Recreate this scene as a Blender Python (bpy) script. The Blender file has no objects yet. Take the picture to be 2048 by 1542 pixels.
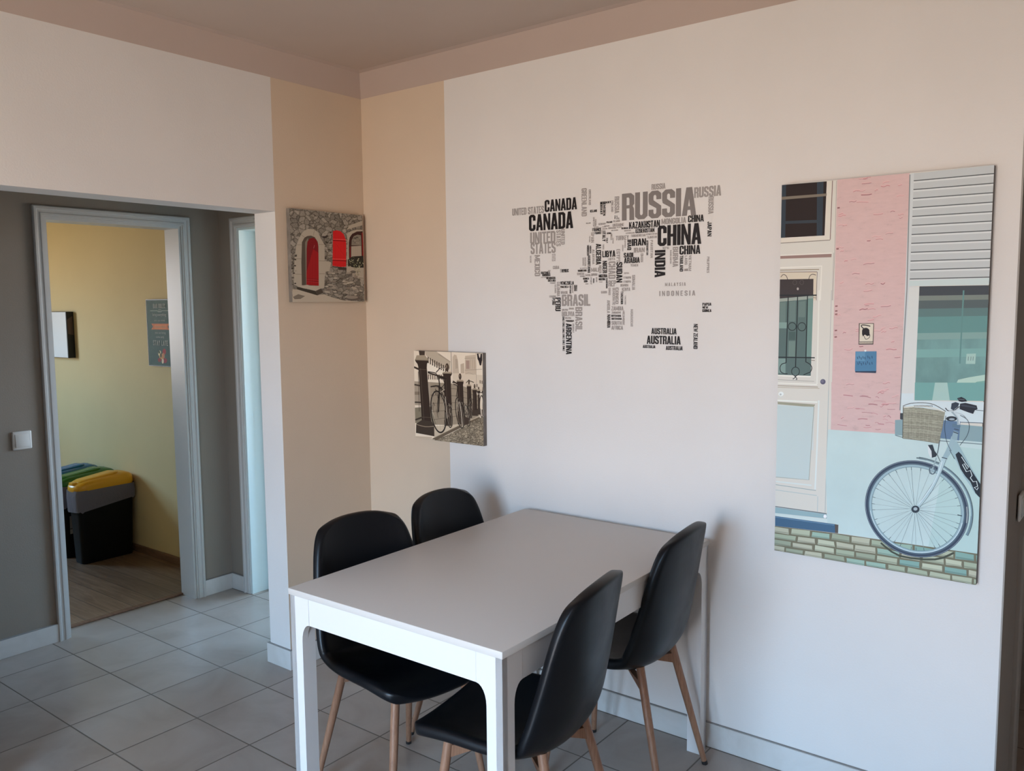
import bpy, bmesh, math, random
from mathutils import Vector, Matrix
PI = math.pi
scene = bpy.context.scene
COL = scene.collection

# ------------------------------------------------------------------ camera, world, lights, exposure
cam_d = bpy.data.cameras.new('camera')
cam = bpy.data.objects.new('camera', cam_d)
COL.objects.link(cam)
R = Vector((0.79131698, 0.61133141, -0.00955704)); U = Vector((-0.05080828, 0.08132814, 0.99539151)); F = Vector((-0.60929135, 0.78718463, -0.09541703))
cam.matrix_world = Matrix(((R.x, U.x, -F.x, 2.94164), (R.y, U.y, -F.y, -2.70320), (R.z, U.z, -F.z, 1.57087), (0, 0, 0, 1)))
cam_d.sensor_width = 36.0
cam_d.lens = 1694.155 / 2048 * 36.0
cam_d.clip_start = 0.05
scene.camera = cam
scene.view_settings.view_transform = 'Standard'
scene.view_settings.look = 'None'
scene.view_settings.gamma = 1.0
scene.view_settings.use_curve_mapping = False
scene.view_settings.exposure = 0.0
try:
    scene.cycles.use_denoising = True
    scene.cycles.max_bounces = 10
    scene.cycles.diffuse_bounces = 7
    scene.cycles.sample_clamp_indirect = 4.0
except Exception:
    pass

SKY = (0.38, 0.67, 1.0); GROUND = (1.0, 0.80, 0.60)
world = bpy.data.worlds.new('daylight'); scene.world = world; world.use_nodes = True
wn = world.node_tree.nodes; wl = world.node_tree.links; wn.clear()
wo = wn.new('ShaderNodeOutputWorld'); wb = wn.new('ShaderNodeBackground')
tc = wn.new('ShaderNodeTexCoord'); sp = wn.new('ShaderNodeSeparateXYZ'); rp = wn.new('ShaderNodeValToRGB')
mp = wn.new('ShaderNodeMapRange'); mp.inputs[1].default_value = -0.35; mp.inputs[2].default_value = 0.35
wl.new(tc.outputs['Generated'], sp.inputs[0]); wl.new(sp.outputs['Z'], mp.inputs[0]); wl.new(mp.outputs[0], rp.inputs[0])
e = rp.color_ramp.elements
e[0].position = 0.28; e[0].color = (GROUND[0]*.40, GROUND[1]*.40, GROUND[2]*.40, 1)
e[1].position = 0.74; e[1].color = (SKY[0], SKY[1], SKY[2], 1)
hz_ = e.new(0.50); hz_.color = (0.86, 0.78, 0.74, 1)      # bright hazy horizon
wl.new(rp.outputs[0], wb.inputs[0]); wb.inputs[1].default_value = 27.0
wl.new(wb.outputs[0], wo.inputs[0])

def area(name, loc, direction, sx, sy, power, color, portal=False):
    d = bpy.data.lights.new(name, 'AREA'); d.shape = 'RECTANGLE'; d.size = sx; d.size_y = sy
    d.energy = power; d.color = color
    o = bpy.data.objects.new(name, d); COL.objects.link(o)
    o.location = loc
    o.rotation_euler = Vector(direction).to_track_quat('-Z', 'Y').to_euler()
    if portal:
        d.cycles.is_portal = True
    return o
WX0, WX1, WZ0, WZ1 = 1.15, 2.60, 0.12, 2.25
WY = -4.5
area('window_daylight', ((WX0+WX1)/2, WY-0.10, (WZ0+WZ1)/2), (0, 1, 0), WX1-WX0, WZ1-WZ0, 1, (1, 1, 1), portal=True)
area('kitchen_window_daylight', (-4.38, -1.40, 1.55), (1, 0, 0), 0.8, 1.0, 1, (1, 1, 1), portal=True)
area('bathroom_window_daylight', (-0.1, 2.14, 1.5), (0, -1, 0), 1.2, 1.4, 1, (1, 1, 1), portal=True)

# ------------------------------------------------------------------ colour + material helpers
def lin(c):
    c = c/255.0
    return c/12.92 if c <= 0.04045 else ((c+0.055)/1.055)**2.4
def srgb(r, g, b): return (lin(r), lin(g), lin(b), 1)
def new_mat(name, color, rough=0.6, metal=0.0, spec=0.5):
    m = bpy.data.materials.new(name); m.use_nodes = True
    b = m.node_tree.nodes['Principled BSDF']
    b.inputs['Base Color'].default_value = color
    b.inputs['Roughness'].default_value = rough
    b.inputs['Metallic'].default_value = metal
    b.inputs['Specular IOR Level'].default_value = spec
    return m
def nd(m, t): return m.node_tree.nodes.new(t)
def lk(m, a, b): m.node_tree.links.new(a, b)
def bsdf(m): return m.node_tree.nodes['Principled BSDF']
def coords(m, scale=(1, 1, 1)):
    t = nd(m, 'ShaderNodeTexCoord'); s = nd(m, 'ShaderNodeMapping'); s.inputs['Scale'].default_value = scale
    lk(m, t.outputs['Object'], s.inputs[0]); return s.outputs[0]
def noise(m, vec, scale, detail=4, rough=0.55):
    n = nd(m, 'ShaderNodeTexNoise'); n.inputs['Scale'].default_value = scale; n.inputs['Detail'].default_value = detail
    n.inputs['Roughness'].default_value = rough; lk(m, vec, n.inputs['Vector']); return n
def ramp(m, fac, stops):
    r = nd(m, 'ShaderNodeValToRGB'); e = r.color_ramp.elements
    e[0].position, e[0].color = stops[0]; e[1].position, e[1].color = stops[-1]
    for p, c in stops[1:-1]:
        x = e.new(p); x.color = c
    lk(m, fac, r.inputs[0]); return r
def bump(m, height, strength, dist):
    b = nd(m, 'ShaderNodeBump'); b.inputs['Strength'].default_value = strength; b.inputs['Distance'].default_value = dist
    lk(m, height, b.inputs['Height']); lk(m, b.outputs[0], bsdf(m).inputs['Normal'])
def mixc(m, fac, a, b, mode='MIX'):
    x = nd(m, 'ShaderNodeMix'); x.data_type = 'RGBA'; x.blend_type = mode
    for s, v in ((0, fac), (6, a), (7, b)):
        if isinstance(v, (float, int, tuple)): x.inputs[s].default_value = v
        else: lk(m, v, x.inputs[s])
    return x.outputs[2]
def math_n(m, op, a, b=None):
    x = nd(m, 'ShaderNodeMath'); x.operation = op
    for i, v in enumerate((a, b)):
        if v is None: continue
        if isinstance(v, (float, int)): x.inputs[i].default_value = v
        else: lk(m, v, x.inputs[i])
    return x.outputs[0]

def paint(name, color, strength=0.25):
    m = new_mat(name, color, 0.75, spec=0.25)
    v = coords(m); n1 = noise(m, v, 160, 3, 0.6); n2 = noise(m, v, 9, 2)
    h = math_n(m, 'ADD', n1.outputs[0], math_n(m, 'MULTIPLY', n2.outputs[0], 0.6))
    bump(m, h, strength, 0.0018)
    c2 = tuple(x*0.955 for x in color[:3]) + (1,)
    r = ramp(m, noise(m, v, 2.2, 3).outputs[0], [(0.35, color), (0.7, c2)])
    lk(m, r.outputs[0], bsdf(m).inputs['Base Color'])
    return m
M_WHITE = paint('white_wall_paint', (0.74, 0.71, 0.685, 1))
M_TAN = paint('tan_stripe_paint', (0.65, 0.52, 0.395, 1))
M_CEIL = paint('taupe_ceiling_paint', (0.52, 0.42, 0.355, 1), 0.15)
M_COVE = paint('mauve_cove_paint', (0.49, 0.385, 0.33, 1), 0.15)
M_YELLOW = paint('yellow_kitchen_paint', (0.72, 0.58, 0.31, 1))
M_HALL = paint('shaded_hall_wall_paint', (0.29, 0.25, 0.21, 1))  # albedo lowered: the hall's shade is put into the colour
M_UNSEEN = paint('warm_beige_wall_paint', (0.62, 0.54, 0.46, 1))
M_TRIMW = new_mat('white_gloss_trim', (0.56, 0.56, 0.545, 1), 0.35)
M_LEAF = new_mat('teal_lit_door_paint', (0.62, 0.72, 0.72, 1), 0.4)  # white with the bathroom's teal daylight tinted into it
M_DARK = paint('shaded_corridor_paint', (0.36, 0.33, 0.30, 1))  # shade of the side turned from the window, mixed into the paint

def tile_mat():
    m = new_mat('marble_floor_tile', (0.6, 0.6, 0.6, 1), 0.28, spec=0.38)
    t = nd(m, 'ShaderNodeTexCoord'); s = nd(m, 'ShaderNodeSeparateXYZ'); lk(m, t.outputs['Object'], s.inputs[0])
    u = math_n(m, 'DIVIDE', math_n(m, 'SUBTRACT', s.outputs[0], -0.6013), 0.3337)
    v = math_n(m, 'DIVIDE', math_n(m, 'SUBTRACT', s.outputs[1], -1.3077), 0.3232)
    def edge(x):
        f = math_n(m, 'FRACT', x); return math_n(m, 'MINIMUM', f, math_n(m, 'SUBTRACT', 1.0, f))
    d = math_n(m, 'MINIMUM', edge(u), edge(v))
    cb = nd(m, 'ShaderNodeCombineXYZ'); lk(m, math_n(m, 'FLOOR', u), cb.inputs[0]); lk(m, math_n(m, 'FLOOR', v), cb.inputs[1])
    wnz = nd(m, 'ShaderNodeTexWhiteNoise'); lk(m, cb.outputs[0], wnz.inputs['Vector'])
    vec = nd(m, 'ShaderNodeVectorMath'); vec.operation = 'ADD'; lk(m, t.outputs['Object'], vec.inputs[0])
    sc = nd(m, 'ShaderNodeVectorMath'); sc.operation = 'SCALE'; lk(m, wnz.outputs['Color'], sc.inputs[0]); sc.inputs['Scale'].default_value = 7.0
    lk(m, sc.outputs[0], vec.inputs[1])
    n = noise(m, vec.outputs[0], 3.2, 6, 0.6); n.inputs['Distortion'].default_value = 0.8
    base = ramp(m, n.outputs[0], [(0.3, (0.335, 0.285, 0.25, 1)), (0.5, (0.39, 0.34, 0.305, 1)), (0.72, (0.44, 0.395, 0.36, 1))])
    tint = ramp(m, wnz.outputs['Value'], [(0.0, (0.93, 0.92, 0.91, 1)), (1.0, (1, 1, 1, 1))])
    c = mixc(m, 1.0, base.outputs[0], tint.outputs[0], 'MULTIPLY')
    g = ramp(m, d, [(0.0055, (1, 1, 1, 1)), (0.0095, (0, 0, 0, 1))])
    c2 = mixc(m, g.outputs[0], c, (0.14, 0.12, 0.10, 1))
    lk(m, c2, bsdf(m).inputs['Base Color'])
    ro = ramp(m, g.outputs[0], [(0.0, (0.30, 0.30, 0.30, 1)), (1.0, (0.7, 0.7, 0.7, 1))]); lk(m, ro.outputs[0], bsdf(m).inputs['Roughness'])
    inv = math_n(m, 'SUBTRACT', 1.0, g.outputs[0]); bump(m, inv, 0.6, 0.0012)
    return m
M_TILE = tile_mat()
def skirting_mat():
    m = new_mat('marble_skirting', (0.6, 0.6, 0.6, 1), 0.3)
    v = coords(m); n = noise(m, v, 4, 6, 0.6); n.inputs['Distortion'].default_value = 0.7
    r = ramp(m, n.outputs[0], [(0.3, (0.55, 0.53, 0.50, 1)), (0.7, (0.68, 0.67, 0.655, 1))])
    lk(m, r.outputs[0], bsdf(m).inputs['Base Color']); return m
M_SKIRT = skirting_mat()
M_GROUT = new_mat('grout', (0.30, 0.29, 0.28, 1), 0.8)
def wood_mat(name, c0, c1, vec_scale, rough=0.4, planks=None):
    m = new_mat(name, c0, rough)
    v = coords(m, vec_scale); n = noise(m, v, 5, 6, 0.6); n.inputs['Distortion'].default_value = 1.2
    r = ramp(m, n.outputs[0], [(0.32, c0), (0.68, c1)]); out = r.outputs[0]
    if planks:
        t = nd(m, 'ShaderNodeTexCoord'); s = nd(m, 'ShaderNodeSeparateXYZ'); lk(m, t.outputs['Object'], s.inputs[0])
        q = math_n(m, 'DIVIDE', s.outputs[1], planks); fl = math_n(m, 'FLOOR', q); w = nd(m, 'ShaderNodeTexWhiteNoise'); w.noise_dimensions = '1D'; lk(m, fl, w.inputs['W'])
        rr = ramp(m, w.outputs['Value'], [(0.0, (0.62, 0.60, 0.58, 1)), (1.0, (1.15, 1.1, 1.05, 1))])
        out = mixc(m, 1.0, out, rr.outputs[0], 'MULTIPLY')
        f = math_n(m, 'FRACT', q); e2 = math_n(m, 'MINIMUM', f, math_n(m, 'SUBTRACT', 1.0, f)); g = ramp(m, e2, [(0.008, (1, 1, 1, 1)), (0.02, (0, 0, 0, 1))])
        out = mixc(m, g.outputs[0], out, (0.05, 0.035, 0.03, 1))
    lk(m, out, bsdf(m).inputs['Base Color']); return m
M_PLANK = wood_mat('laminate_planks', (0.20, 0.13, 0.085, 1), (0.36, 0.25, 0.17, 1), (0.6, 7, 1), 0.38, planks=0.125)
M_WOODBB = wood_mat('brown_wood_skirting', (0.16, 0.085, 0.05, 1), (0.23, 0.13, 0.08, 1), (1, 8, 8), 0.5)
M_LEG = wood_mat('oak_look_leg', (0.22, 0.105, 0.06, 1), (0.33, 0.175, 0.105, 1), (26, 26, 2.0), 0.42)

# ------------------------------------------------------------------ mesh helpers
def finish(name, bm, mats, parent=None, smooth=False, angle=None):
    me = bpy.data.meshes.new(name); bm.normal_update(); bm.to_mesh(me); bm.free()
    for m in (mats if isinstance(mats, (list, tuple)) else [mats]): me.materials.append(m)
    if smooth:
        for p in me.polygons: p.use_smooth = True
        if angle is not None: me.set_sharp_from_angle(angle=angle)
    o = bpy.data.objects.new(name, me); COL.objects.link(o)
    if parent: o.parent = parent
    return o
def box(bm, x0, x1, y0, y1, z0, z1, mi=0):
    vs = [bm.verts.new((x, y, z)) for x in (x0, x1) for y in (y0, y1) for z in (z0, z1)]
    fs = []
    for idx in ((0, 1, 3, 2), (4, 6, 7, 5), (0, 4, 5, 1), (2, 3, 7, 6), (0, 2, 6, 4), (1, 5, 7, 3)):
        f = bm.faces.new([vs[i] for i in idx]); f.material_index = mi; fs.append(f)
    return fs
def bev(bm, w, seg=2):
    bmesh.ops.bevel(bm, geom=list(bm.edges), offset=w, segments=seg, profile=0.5, affect='EDGES')
def bbox_obj(name, b, mats, parent=None, w=0.0, seg=2):
    bm = bmesh.new(); box(bm, *b)
    if w: bev(bm, w, seg)
    return finish(name, bm, mats, parent, smooth=bool(w), angle=0.6 if w else None)
def structure(name, bm, mats, smooth=False, angle=None):
    o = finish(name, bm, mats, None, smooth, angle); o['kind'] = 'structure'; return o
def empty(name, loc=(0, 0, 0), rz=0.0):
    o = bpy.data.objects.new(name, None); COL.objects.link(o); o.location = loc; o.rotation_euler = (0, 0, rz)
    o.empty_display_size = 0.05; return o
def tag(o, label, cat, group=None):
    o['label'] = label; o['category'] = cat
    if group: o['group'] = group
    return o
def prism(bm, pts, a0, a1, axis, mi=0):
    """extrude a 2D outline between a0 and a1 along axis ('x': pts are (y,z); 'y': (x,z); 'z': (x,y))"""
    def P(p, a): return {'x': (a, p[0], p[1]), 'y': (p[0], a, p[1]), 'z': (p[0], p[1], a)}[axis]
    A = [bm.verts.new(P(p, a0)) for p in pts]; B = [bm.verts.new(P(p, a1)) for p in pts]
    n = len(pts)
    fs = [bm.faces.new(A[::-1]), bm.faces.new(B)] + [bm.faces.new((A[i], A[(i+1) % n], B[(i+1) % n], B[i])) for i in range(n)]
    for f in fs: f.material_index = mi
    bmesh.ops.recalc_face_normals(bm, faces=fs)
    return fs
def tube(bm, pts, radii, seg=14, cap=True, mi=0):
    rings = []
    pts = [Vector(p) for p in pts]
    for i, p in enumerate(pts):
        d = (pts[min(i+1, len(pts)-1)] - pts[max(i-1, 0)]).normalized()
        a = d.cross(Vector((0, 0, 1)) if abs(d.z) < 0.9 else Vector((0, 1, 0))).normalized(); b = d.cross(a)
        r = radii[i] if isinstance(radii, (list, tuple)) else radii
        rings.append([bm.verts.new(p + a*r*math.cos(2*PI*k/seg) + b*r*math.sin(2*PI*k/seg)) for k in range(seg)])
    for i in range(len(rings)-1):
        for k in range(seg):
            f = bm.faces.new((rings[i][k], rings[i][(k+1) % seg], rings[i+1][(k+1) % seg], rings[i+1][k])); f.material_index = mi
    if cap:
        bm.faces.new(rings[0][::-1]).material_index = mi; bm.faces.new(rings[-1]).material_index = mi
    return rings

# ------------------------------------------------------------------ the room shell
H = 2.5; ZC = 2.60; XE = 2.607; HZ = 1.962; PW = 0.49; WT = 0.14
XR = 3.95; YF = WY; JY = -1.70
bm = bmesh.new(); box(bm, -1.28, XR+0.2, YF-0.2, 3.4, -0.08, 0.0); structure('floor', bm, M_TILE)
bm = bmesh.new(); box(bm, -4.4, -1.28, -2.6, 0.3, -0.08, 0.004); structure('floor_kitchen', bm, M_PLANK)
bm = bmesh.new(); box(bm, -1.295, -1.265, -0.90, -0.225, 0.0, 0.010); bev(bm, 0.003); structure('trim_3', bm, M_WOODBB)
bm = bmesh.new(); box(bm, -WT, XR+0.2, YF-0.2, 3.4, ZC, ZC+0.1); structure('ceiling', bm, M_CEIL)
bm = bmesh.new(); box(bm, -4.4, -WT, -4.6, 0.25, 2.45, 2.55); structure('ceiling_hall', bm, M_HALL)
bm = bmesh.new(); box(bm, -1.2, 1.2, 0.12, 2.2, 2.45, 2.55); structure('ceiling_bathroom', bm, M_WHITE)
# back wall (map wall) with the tan stripe next to the corner; door opening at the hall end
bm = bmesh.new()
box(bm, 0.506, XE, 0.0, 0.12, 0, ZC, 0)
box(bm, -WT, 0.506, 0.0, 0.12, 0, ZC, 1)
structure('wall_back', bm, [M_WHITE, M_TAN])
bm = bmesh.new()
box(bm, -1.28, -0.975, 0.0, 0.12, 0, 2.5); box(bm, -0.245, -WT, 0.0, 0.12, 0, 2.5); box(bm, -0.975, -0.245, 0.0, 0.12, 1.99, 2.5)
structure('wall_hall_end', bm, M_HALL)
# left wall: pillar, header over the opening, and the solid part nearer the window
bm = bmesh.new()
fs = box(bm, -WT, 0.0, -PW, 0.0, 0, ZC, 0); fs[1].material_index = 1
box(bm, -WT, 0.0, JY, -PW, HZ, ZC, 0)
box(bm, -WT, 0.0, YF-0.2, JY, 0, ZC, 0)
structure('wall_left', bm, [M_WHITE, M_TAN])
# hall wall with kitchen door opening
bm = bmesh.new()
DY0, DY1, DZ = -0.905, -0.225, 1.99
box(bm, -1.28, -1.15, YF-0.2, DY0, 0, 2.5); box(bm, -1.28, -1.15, DY1, 0.0, 0, 2.5); box(bm, -1.28, -1.15, DY0, DY1, DZ, 2.5)
structure('wall_hall_left', bm, M_HALL)
bm = bmesh.new(); box(bm, -1.15, -WT, YF-0.2, YF, 0, 2.5); structure('wall_hall_front', bm, M_HALL)
# kitchen
bm = bmesh.new(); box(bm, -4.4, -1.28, 0.05, 0.17, 0, 2.5); structure('wall_kitchen_back', bm, M_YELLOW)
bm = bmesh.new(); box(bm, -4.4, -4.28, -2.5, -1.8, 0, 2.5); box(bm, -4.4, -4.28, -1.0, 0.05, 0, 2.5); box(bm, -4.4, -4.28, -1.8, -1.0, 0, 1.05); box(bm, -4.4, -4.28, -1.8, -1.0, 2.05, 2.5)
structure('wall_kitchen_left', bm, M_YELLOW)
bm = bmesh.new()
box(bm, -4.4, -1.28, -2.6, -2.5, 0, 2.5)
structure('wall_kitchen_front', bm, M_YELLOW)
# room behind the second door
bm = bmesh.new(); box(bm, -1.10, -1.0, 0.12, 2.2, 0, 2.5); structure('wall_bathroom_left', bm, M_LEAF)
bm = bmesh.new(); box(bm, -1.0, -0.7, 2.05, 2.15, 0, 2.5); box(bm, 0.5, 1.1, 2.05, 2.15, 0, 2.5); box(bm, -0.7, 0.5, 2.05, 2.15, 0, 0.8); box(bm, -0.7, 0.5, 2.05, 2.15, 2.2, 2.5)
structure('wall_bathroom_back', bm, M_LEAF)
bm = bmesh.new(); box(bm, 1.0, 1.1, 0.12, 2.05, 0, 2.5); structure('wall_bathroom_right', bm, M_LEAF)
# right / front walls of the dining room (behind and beside the camera)
bm = bmesh.new(); box(bm, XR, XR+0.12, YF, 3.2, 0, ZC); structure('wall_right', bm, M_UNSEEN)
bm = bmesh.new()
box(bm, 0.0, WX0, YF-0.2, YF, 0, ZC); box(bm, WX1, XR+0.12, YF-0.2, YF, 0, ZC); box(bm, WX0, WX1, YF-0.2, YF, WZ1, ZC); box(bm, WX0, WX1, YF-0.2, YF, 0, WZ0)
structure('wall_front', bm, M_UNSEEN)
def window_frame(name, x0, x1, z0, z1, y):
    bm = bmesh.new(); w = 0.05
    box(bm, x0, x1, y-0.03, y+0.03, z0, z0+w); box(bm, x0, x1, y-0.03, y+0.03, z1-w, z1)
    box(bm, x0, x0+w, y-0.03, y+0.03, z0+w, z1-w); box(bm, x1-w, x1, y-0.03, y+0.03, z0+w, z1-w)
    xm = (x0+x1)/2; box(bm, xm-w/2, xm+w/2, y-0.03, y+0.03, z0+w, z1-w)
    return structure(name, bm, M_TRIMW)
window_frame('window_1', WX0, WX1, WZ0, WZ1, YF-0.06)
# corridor to the right of the map wall
bm = bmesh.new()
box(bm, XE-0.10, XE, 0.12, 0.42, 0, ZC); box(bm, XE-0.10, XE, 1.20, 3.2, 0, ZC); box(bm, XE-0.10, XE, 0.42, 1.20, 2.0, ZC)
structure('wall_corridor_left', bm, M_DARK)
bm = bmesh.new(); fs = box(bm, XE, XE+0.004, 0.0015, 0.12, 0, ZC); structure('wall_corridor_shade_sheet', bm, M_DARK)  # thin dark sheet over the wall end, painting in its shade
bm = bmesh.new(); box(bm, XE-0.1, XR, 3.2, 3.3, 0, ZC); structure('wall_corridor_end', bm, M_DARK)
bm = bmesh.new(); box(bm, 1.2, 1.3, 0.12, 3.2, 0, ZC); structure('wall_side_room_left', bm, M_DARK)
bm = bmesh.new(); box(bm, 1.3, XE-0.1, 1.6, 1.7, 0, ZC); structure('wall_side_room_back', bm, M_DARK)

# coves (chamfered drop under the ceiling)
ci, ch = 0.055, 0.10
bm = bmesh.new(); prism(bm, [(0.0, H), (0.0, ZC), (-ci-0.02, ZC), (-ci, ZC-0.006)], -0.0, XR, 'x'); structure('trim_1', bm, M_COVE)
bm = bmesh.new(); prism(bm, [(0.0, H), (0.0, ZC), (ci+0.02, ZC), (ci, ZC-0.006)], YF, 0.0, 'y'); structure('trim_2', bm, M_COVE)

# skirting
BH, BT = 0.086, 0.012
def skirt(name, b):
    bm = bmesh.new()
    for q in b: box(bm, *q)
    bev(bm, 0.0015, 1)
    for q in b:
        for f in box(bm, q[0], q[1]-0.002 if q[1]-q[0] < 0.02 and q[0] > -0.05 else q[1], q[2]+(0.002 if q[3]-q[2] < 0.02 else 0), q[3], BH, BH+0.0025): f.material_index = 1
    return structure(name, bm, [M_SKIRT, M_GROUT])
skirt('baseboard_back', [(0.0, XE, -BT, 0.0, 0, BH)])
skirt('baseboard_left', [(0.0, BT, -PW, -BT, 0, BH)])
skirt('baseboard_pillar', [(-WT-BT, BT, -PW-BT, -PW, 0, BH), (-WT-BT, -WT, -PW, 0, 0, BH)])
skirt('baseboard_hall_left', [(-1.15, -1.15+BT, -2.6, DY0-0.045, 0, BH), (-1.15, -1.15+BT, DY1+0.045, 0.0, 0, BH)])
skirt('baseboard_hall_end', [(-1.138, -1.035, -BT, 0.0, 0, BH)])
skirt('baseboard_side_room', [(1.3, XE-0.1, 1.588, 1.6, 0, BH)])
bm = bmesh.new(); box(bm, -4.28, -1.28, 0.035, 0.05, 0.004, 0.05); bev(bm, 0.004); structure('baseboard_kitchen', bm, M_WOODBB)

# ------------------------------------------------------------------ door frames
def casing_profile(w, d):
    return [(0, 0), (0, d*0.55), (w*0.12, d*0.55), (w*0.16, d*0.85), (w*0.32, d*0.85), (w*0.40, d*0.62), (w*0.62, d*0.62), (w*0.70, d), (w*0.9, d), (w, d*0.7), (w, 0)]
def casing(bm, p_in, z_in, w, d, fixed, sgn, axis):
    """mitred casing round an opening; p_in=(a0,a1) inner edges along the wall, profile offset outwards by w, proud by d"""
    prof = casing_profile(w, d)
    a0, a1 = p_in
    loops = []
    for (o, h) in prof:
        path = [(a0-o, 0.0), (a0-o, z_in+o), (a1+o, z_in+o), (a1+o, 0.0)]
        loops.append([bm.verts.new((fixed+sgn*h, a, z) if axis == 'y' else (a, fixed+sgn*h, z)) for a, z in path])
    fs = []
    for i in range(len(loops)-1):
        for k in range(3):
            fs.append(bm.faces.new((loops[i][k], loops[i][k+1], loops[i+1][k+1], loops[i+1][k])))
    bmesh.ops.recalc_face_normals(bm, faces=fs)
def door_frame(name, a0, a1, z, fixed, thick, sgn, axis, mat, w=0.05, lining=None):
    """casing on the face at `fixed`, lining through the wall thickness on the other side of it"""
    root = empty(name); root['kind'] = 'structure'
    bm = bmesh.new(); casing(bm, (a0, a1), z, w, 0.016, fixed, sgn, axis); finish('door_casing', bm, mat, root)
    bm = bmesh.new(); t = 0.012
    lo, hi = sorted((fixed+sgn*0.002, fixed-sgn*thick))
    for b in ((a0-0.002, a0+t, 0, z), (a1-t, a1+0.002, 0, z), (a0+t, a1-t, z-t, z+0.002)):
        if axis == 'y': box(bm, lo, hi, b[0], b[1], b[2], b[3])
        else: box(bm, b[0], b[1], lo, hi, b[2], b[3])
    finish('door_lining', bm, lining or mat, root)
    return root
d1 = door_frame('door_1', DY0, DY1, DZ, -1.15, 0.13, 1, 'y', M_TRIMW)
d2 = door_frame('door_2', -0.975, -0.245, 1.985, 0.0, 0.12, -1, 'x', M_TRIMW, w=0.055, lining=M_LEAF)
bm = bmesh.new(); box(bm, -0.962, -0.925, 0.10, 0.80, 0.008, 1.972); bev(bm, 0.003)
lf = finish('door_leaf', bm, M_LEAF, d2, smooth=True, angle=0.6)
bm = bmesh.new(); tube(bm, [(-0.925, 0.73, 1.0), (-0.885, 0.73, 1.0)], 0.009); tube(bm, [(-0.885, 0.735, 1.0), (-0.883, 0.62, 1.0)], 0.008)
M_CHROME = new_mat('brushed_steel', (0.6, 0.6, 0.6, 1), 0.3, 1.0)
finish('door_handle', bm, M_CHROME, lf, smooth=True)
d3 = door_frame('door_3', 0.42, 1.20, 2.0, XE, 0.10, 1, 'y', M_DARK, w=0.11)

# ------------------------------------------------------------------ light switches
M_SWITCH = new_mat('switch_plastic', (0.72, 0.71, 0.68, 1), 0.3)
def switch(label, loc, normal):
    root = tag(empty('light_switch', loc, {'x': 0.0}[normal]), label, 'light switch')
    bm = bmesh.new(); box(bm, 0, 0.009, -0.042, 0.042, -0.042, 0.042); bev(bm, 0.006, 3); finish('switch_plate', bm, M_SWITCH, root, True, 0.7)
    bm = bmesh.new(); vs = box(bm, 0.009, 0.0135, -0.030, 0.030, -0.030, 0.030)
    for v in bm.verts:
        if v.co.x > 0.01 and v.co.z > 0: v.co.x -= 0.003
    bev(bm, 0.0015, 2); finish('rocker', bm, M_SWITCH, root, True, 0.7)
    return root
switch('square white light switch on the shaded hall wall left of the kitchen door', (-1.15, -1.058, 0.978), 'x')
switch('white light switch on the dark corridor wall at the right edge', (XE+0.004, 0.245, 0.945), 'x')
M_JAM = None

# ------------------------------------------------------------------ dining table
M_TABLE = new_mat('white_table_lacquer', (0.72, 0.70, 0.69, 1), 0.32)
M_TOP = new_mat('white_table_top_lacquer', (0.62, 0.585, 0.55, 1), 0.42)
v_ = coords(M_TOP); bump(M_TOP, noise(M_TOP, v_, 300, 2).outputs[0], 0.04, 0.0004)
TW, TL, TH = 0.787, 1.171, 0.757
tb = tag(empty('dining_table', (0.9557, -1.211, 0), 0.0122), 'white rectangular dining table pushed end-on against the wall under the map', 'table')
bm = bmesh.new(); box(bm, 0, TW, 0, TL, TH-0.019, TH); bev(bm, 0.0022, 2); finish('table_top', bm, M_TOP, tb, True, 0.7)
lx, ly = 0.049, 0.047; iz = TH-0.019; az = 0.66; rr = 0.052; sx_ = 0.080
def leg_outline(w, sx, flip=False):
    """outline in (across, z): leg of width w with a filleted shoulder reaching sx at the apron"""
    pts = [(0, 0), (w, 0), (w, az-rr)]
    for k in range(1, 7):
        a = PI - k*(PI/2)/6
        pts.append((w + (sx-w) + (sx-w)*math.cos(a), az-rr + rr*math.sin(a)))
    pts += [(sx, iz), (0, iz)]
    return pts
o_ = 0.004
def table_leg(cx, cy, dx, dy):
    bm = bmesh.new()
    P1 = [(cx+dx*p[0], p[1]) for p in leg_outline(lx, sx_)]
    P2 = [(cy+dy*p[0], p[1]) for p in leg_outline(ly, sx_)]
    prism(bm, P1, cy, cy+dy*0.020, 'y'); prism(bm, P2, cx, cx+dx*0.020, 'x')
    box(bm, *sorted((cx+dx*0.0199, cx+dx*lx)), *sorted((cy+dy*0.0199, cy+dy*ly)), 0, iz-0.001)
    return finish('leg', bm, M_TABLE, tb)
for cx_, dx_ in ((o_, 1), (TW-o_, -1)):
    for cy_, dy_ in ((o_, 1), (TL-o_, -1)):
        table_leg(cx_, cy_, dx_, dy_)
for y0, y1 in ((o_+0.0004, o_+0.019), (TL-o_-0.019, TL-o_-0.0004)):
    bbox_obj('apron', (o_+sx_+0.0008, TW-o_-sx_-0.0008, y0, y1, az, iz-0.0015), M_TABLE, tb)
for x0, x1 in ((o_+0.0004, o_+0.019), (TW-o_-0.019, TW-o_-0.0004)):
    bbox_obj('apron', (x0, x1, o_+sx_+0.0008, TL-o_-sx_-0.0008, az, iz-0.0015), M_TABLE, tb)

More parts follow.
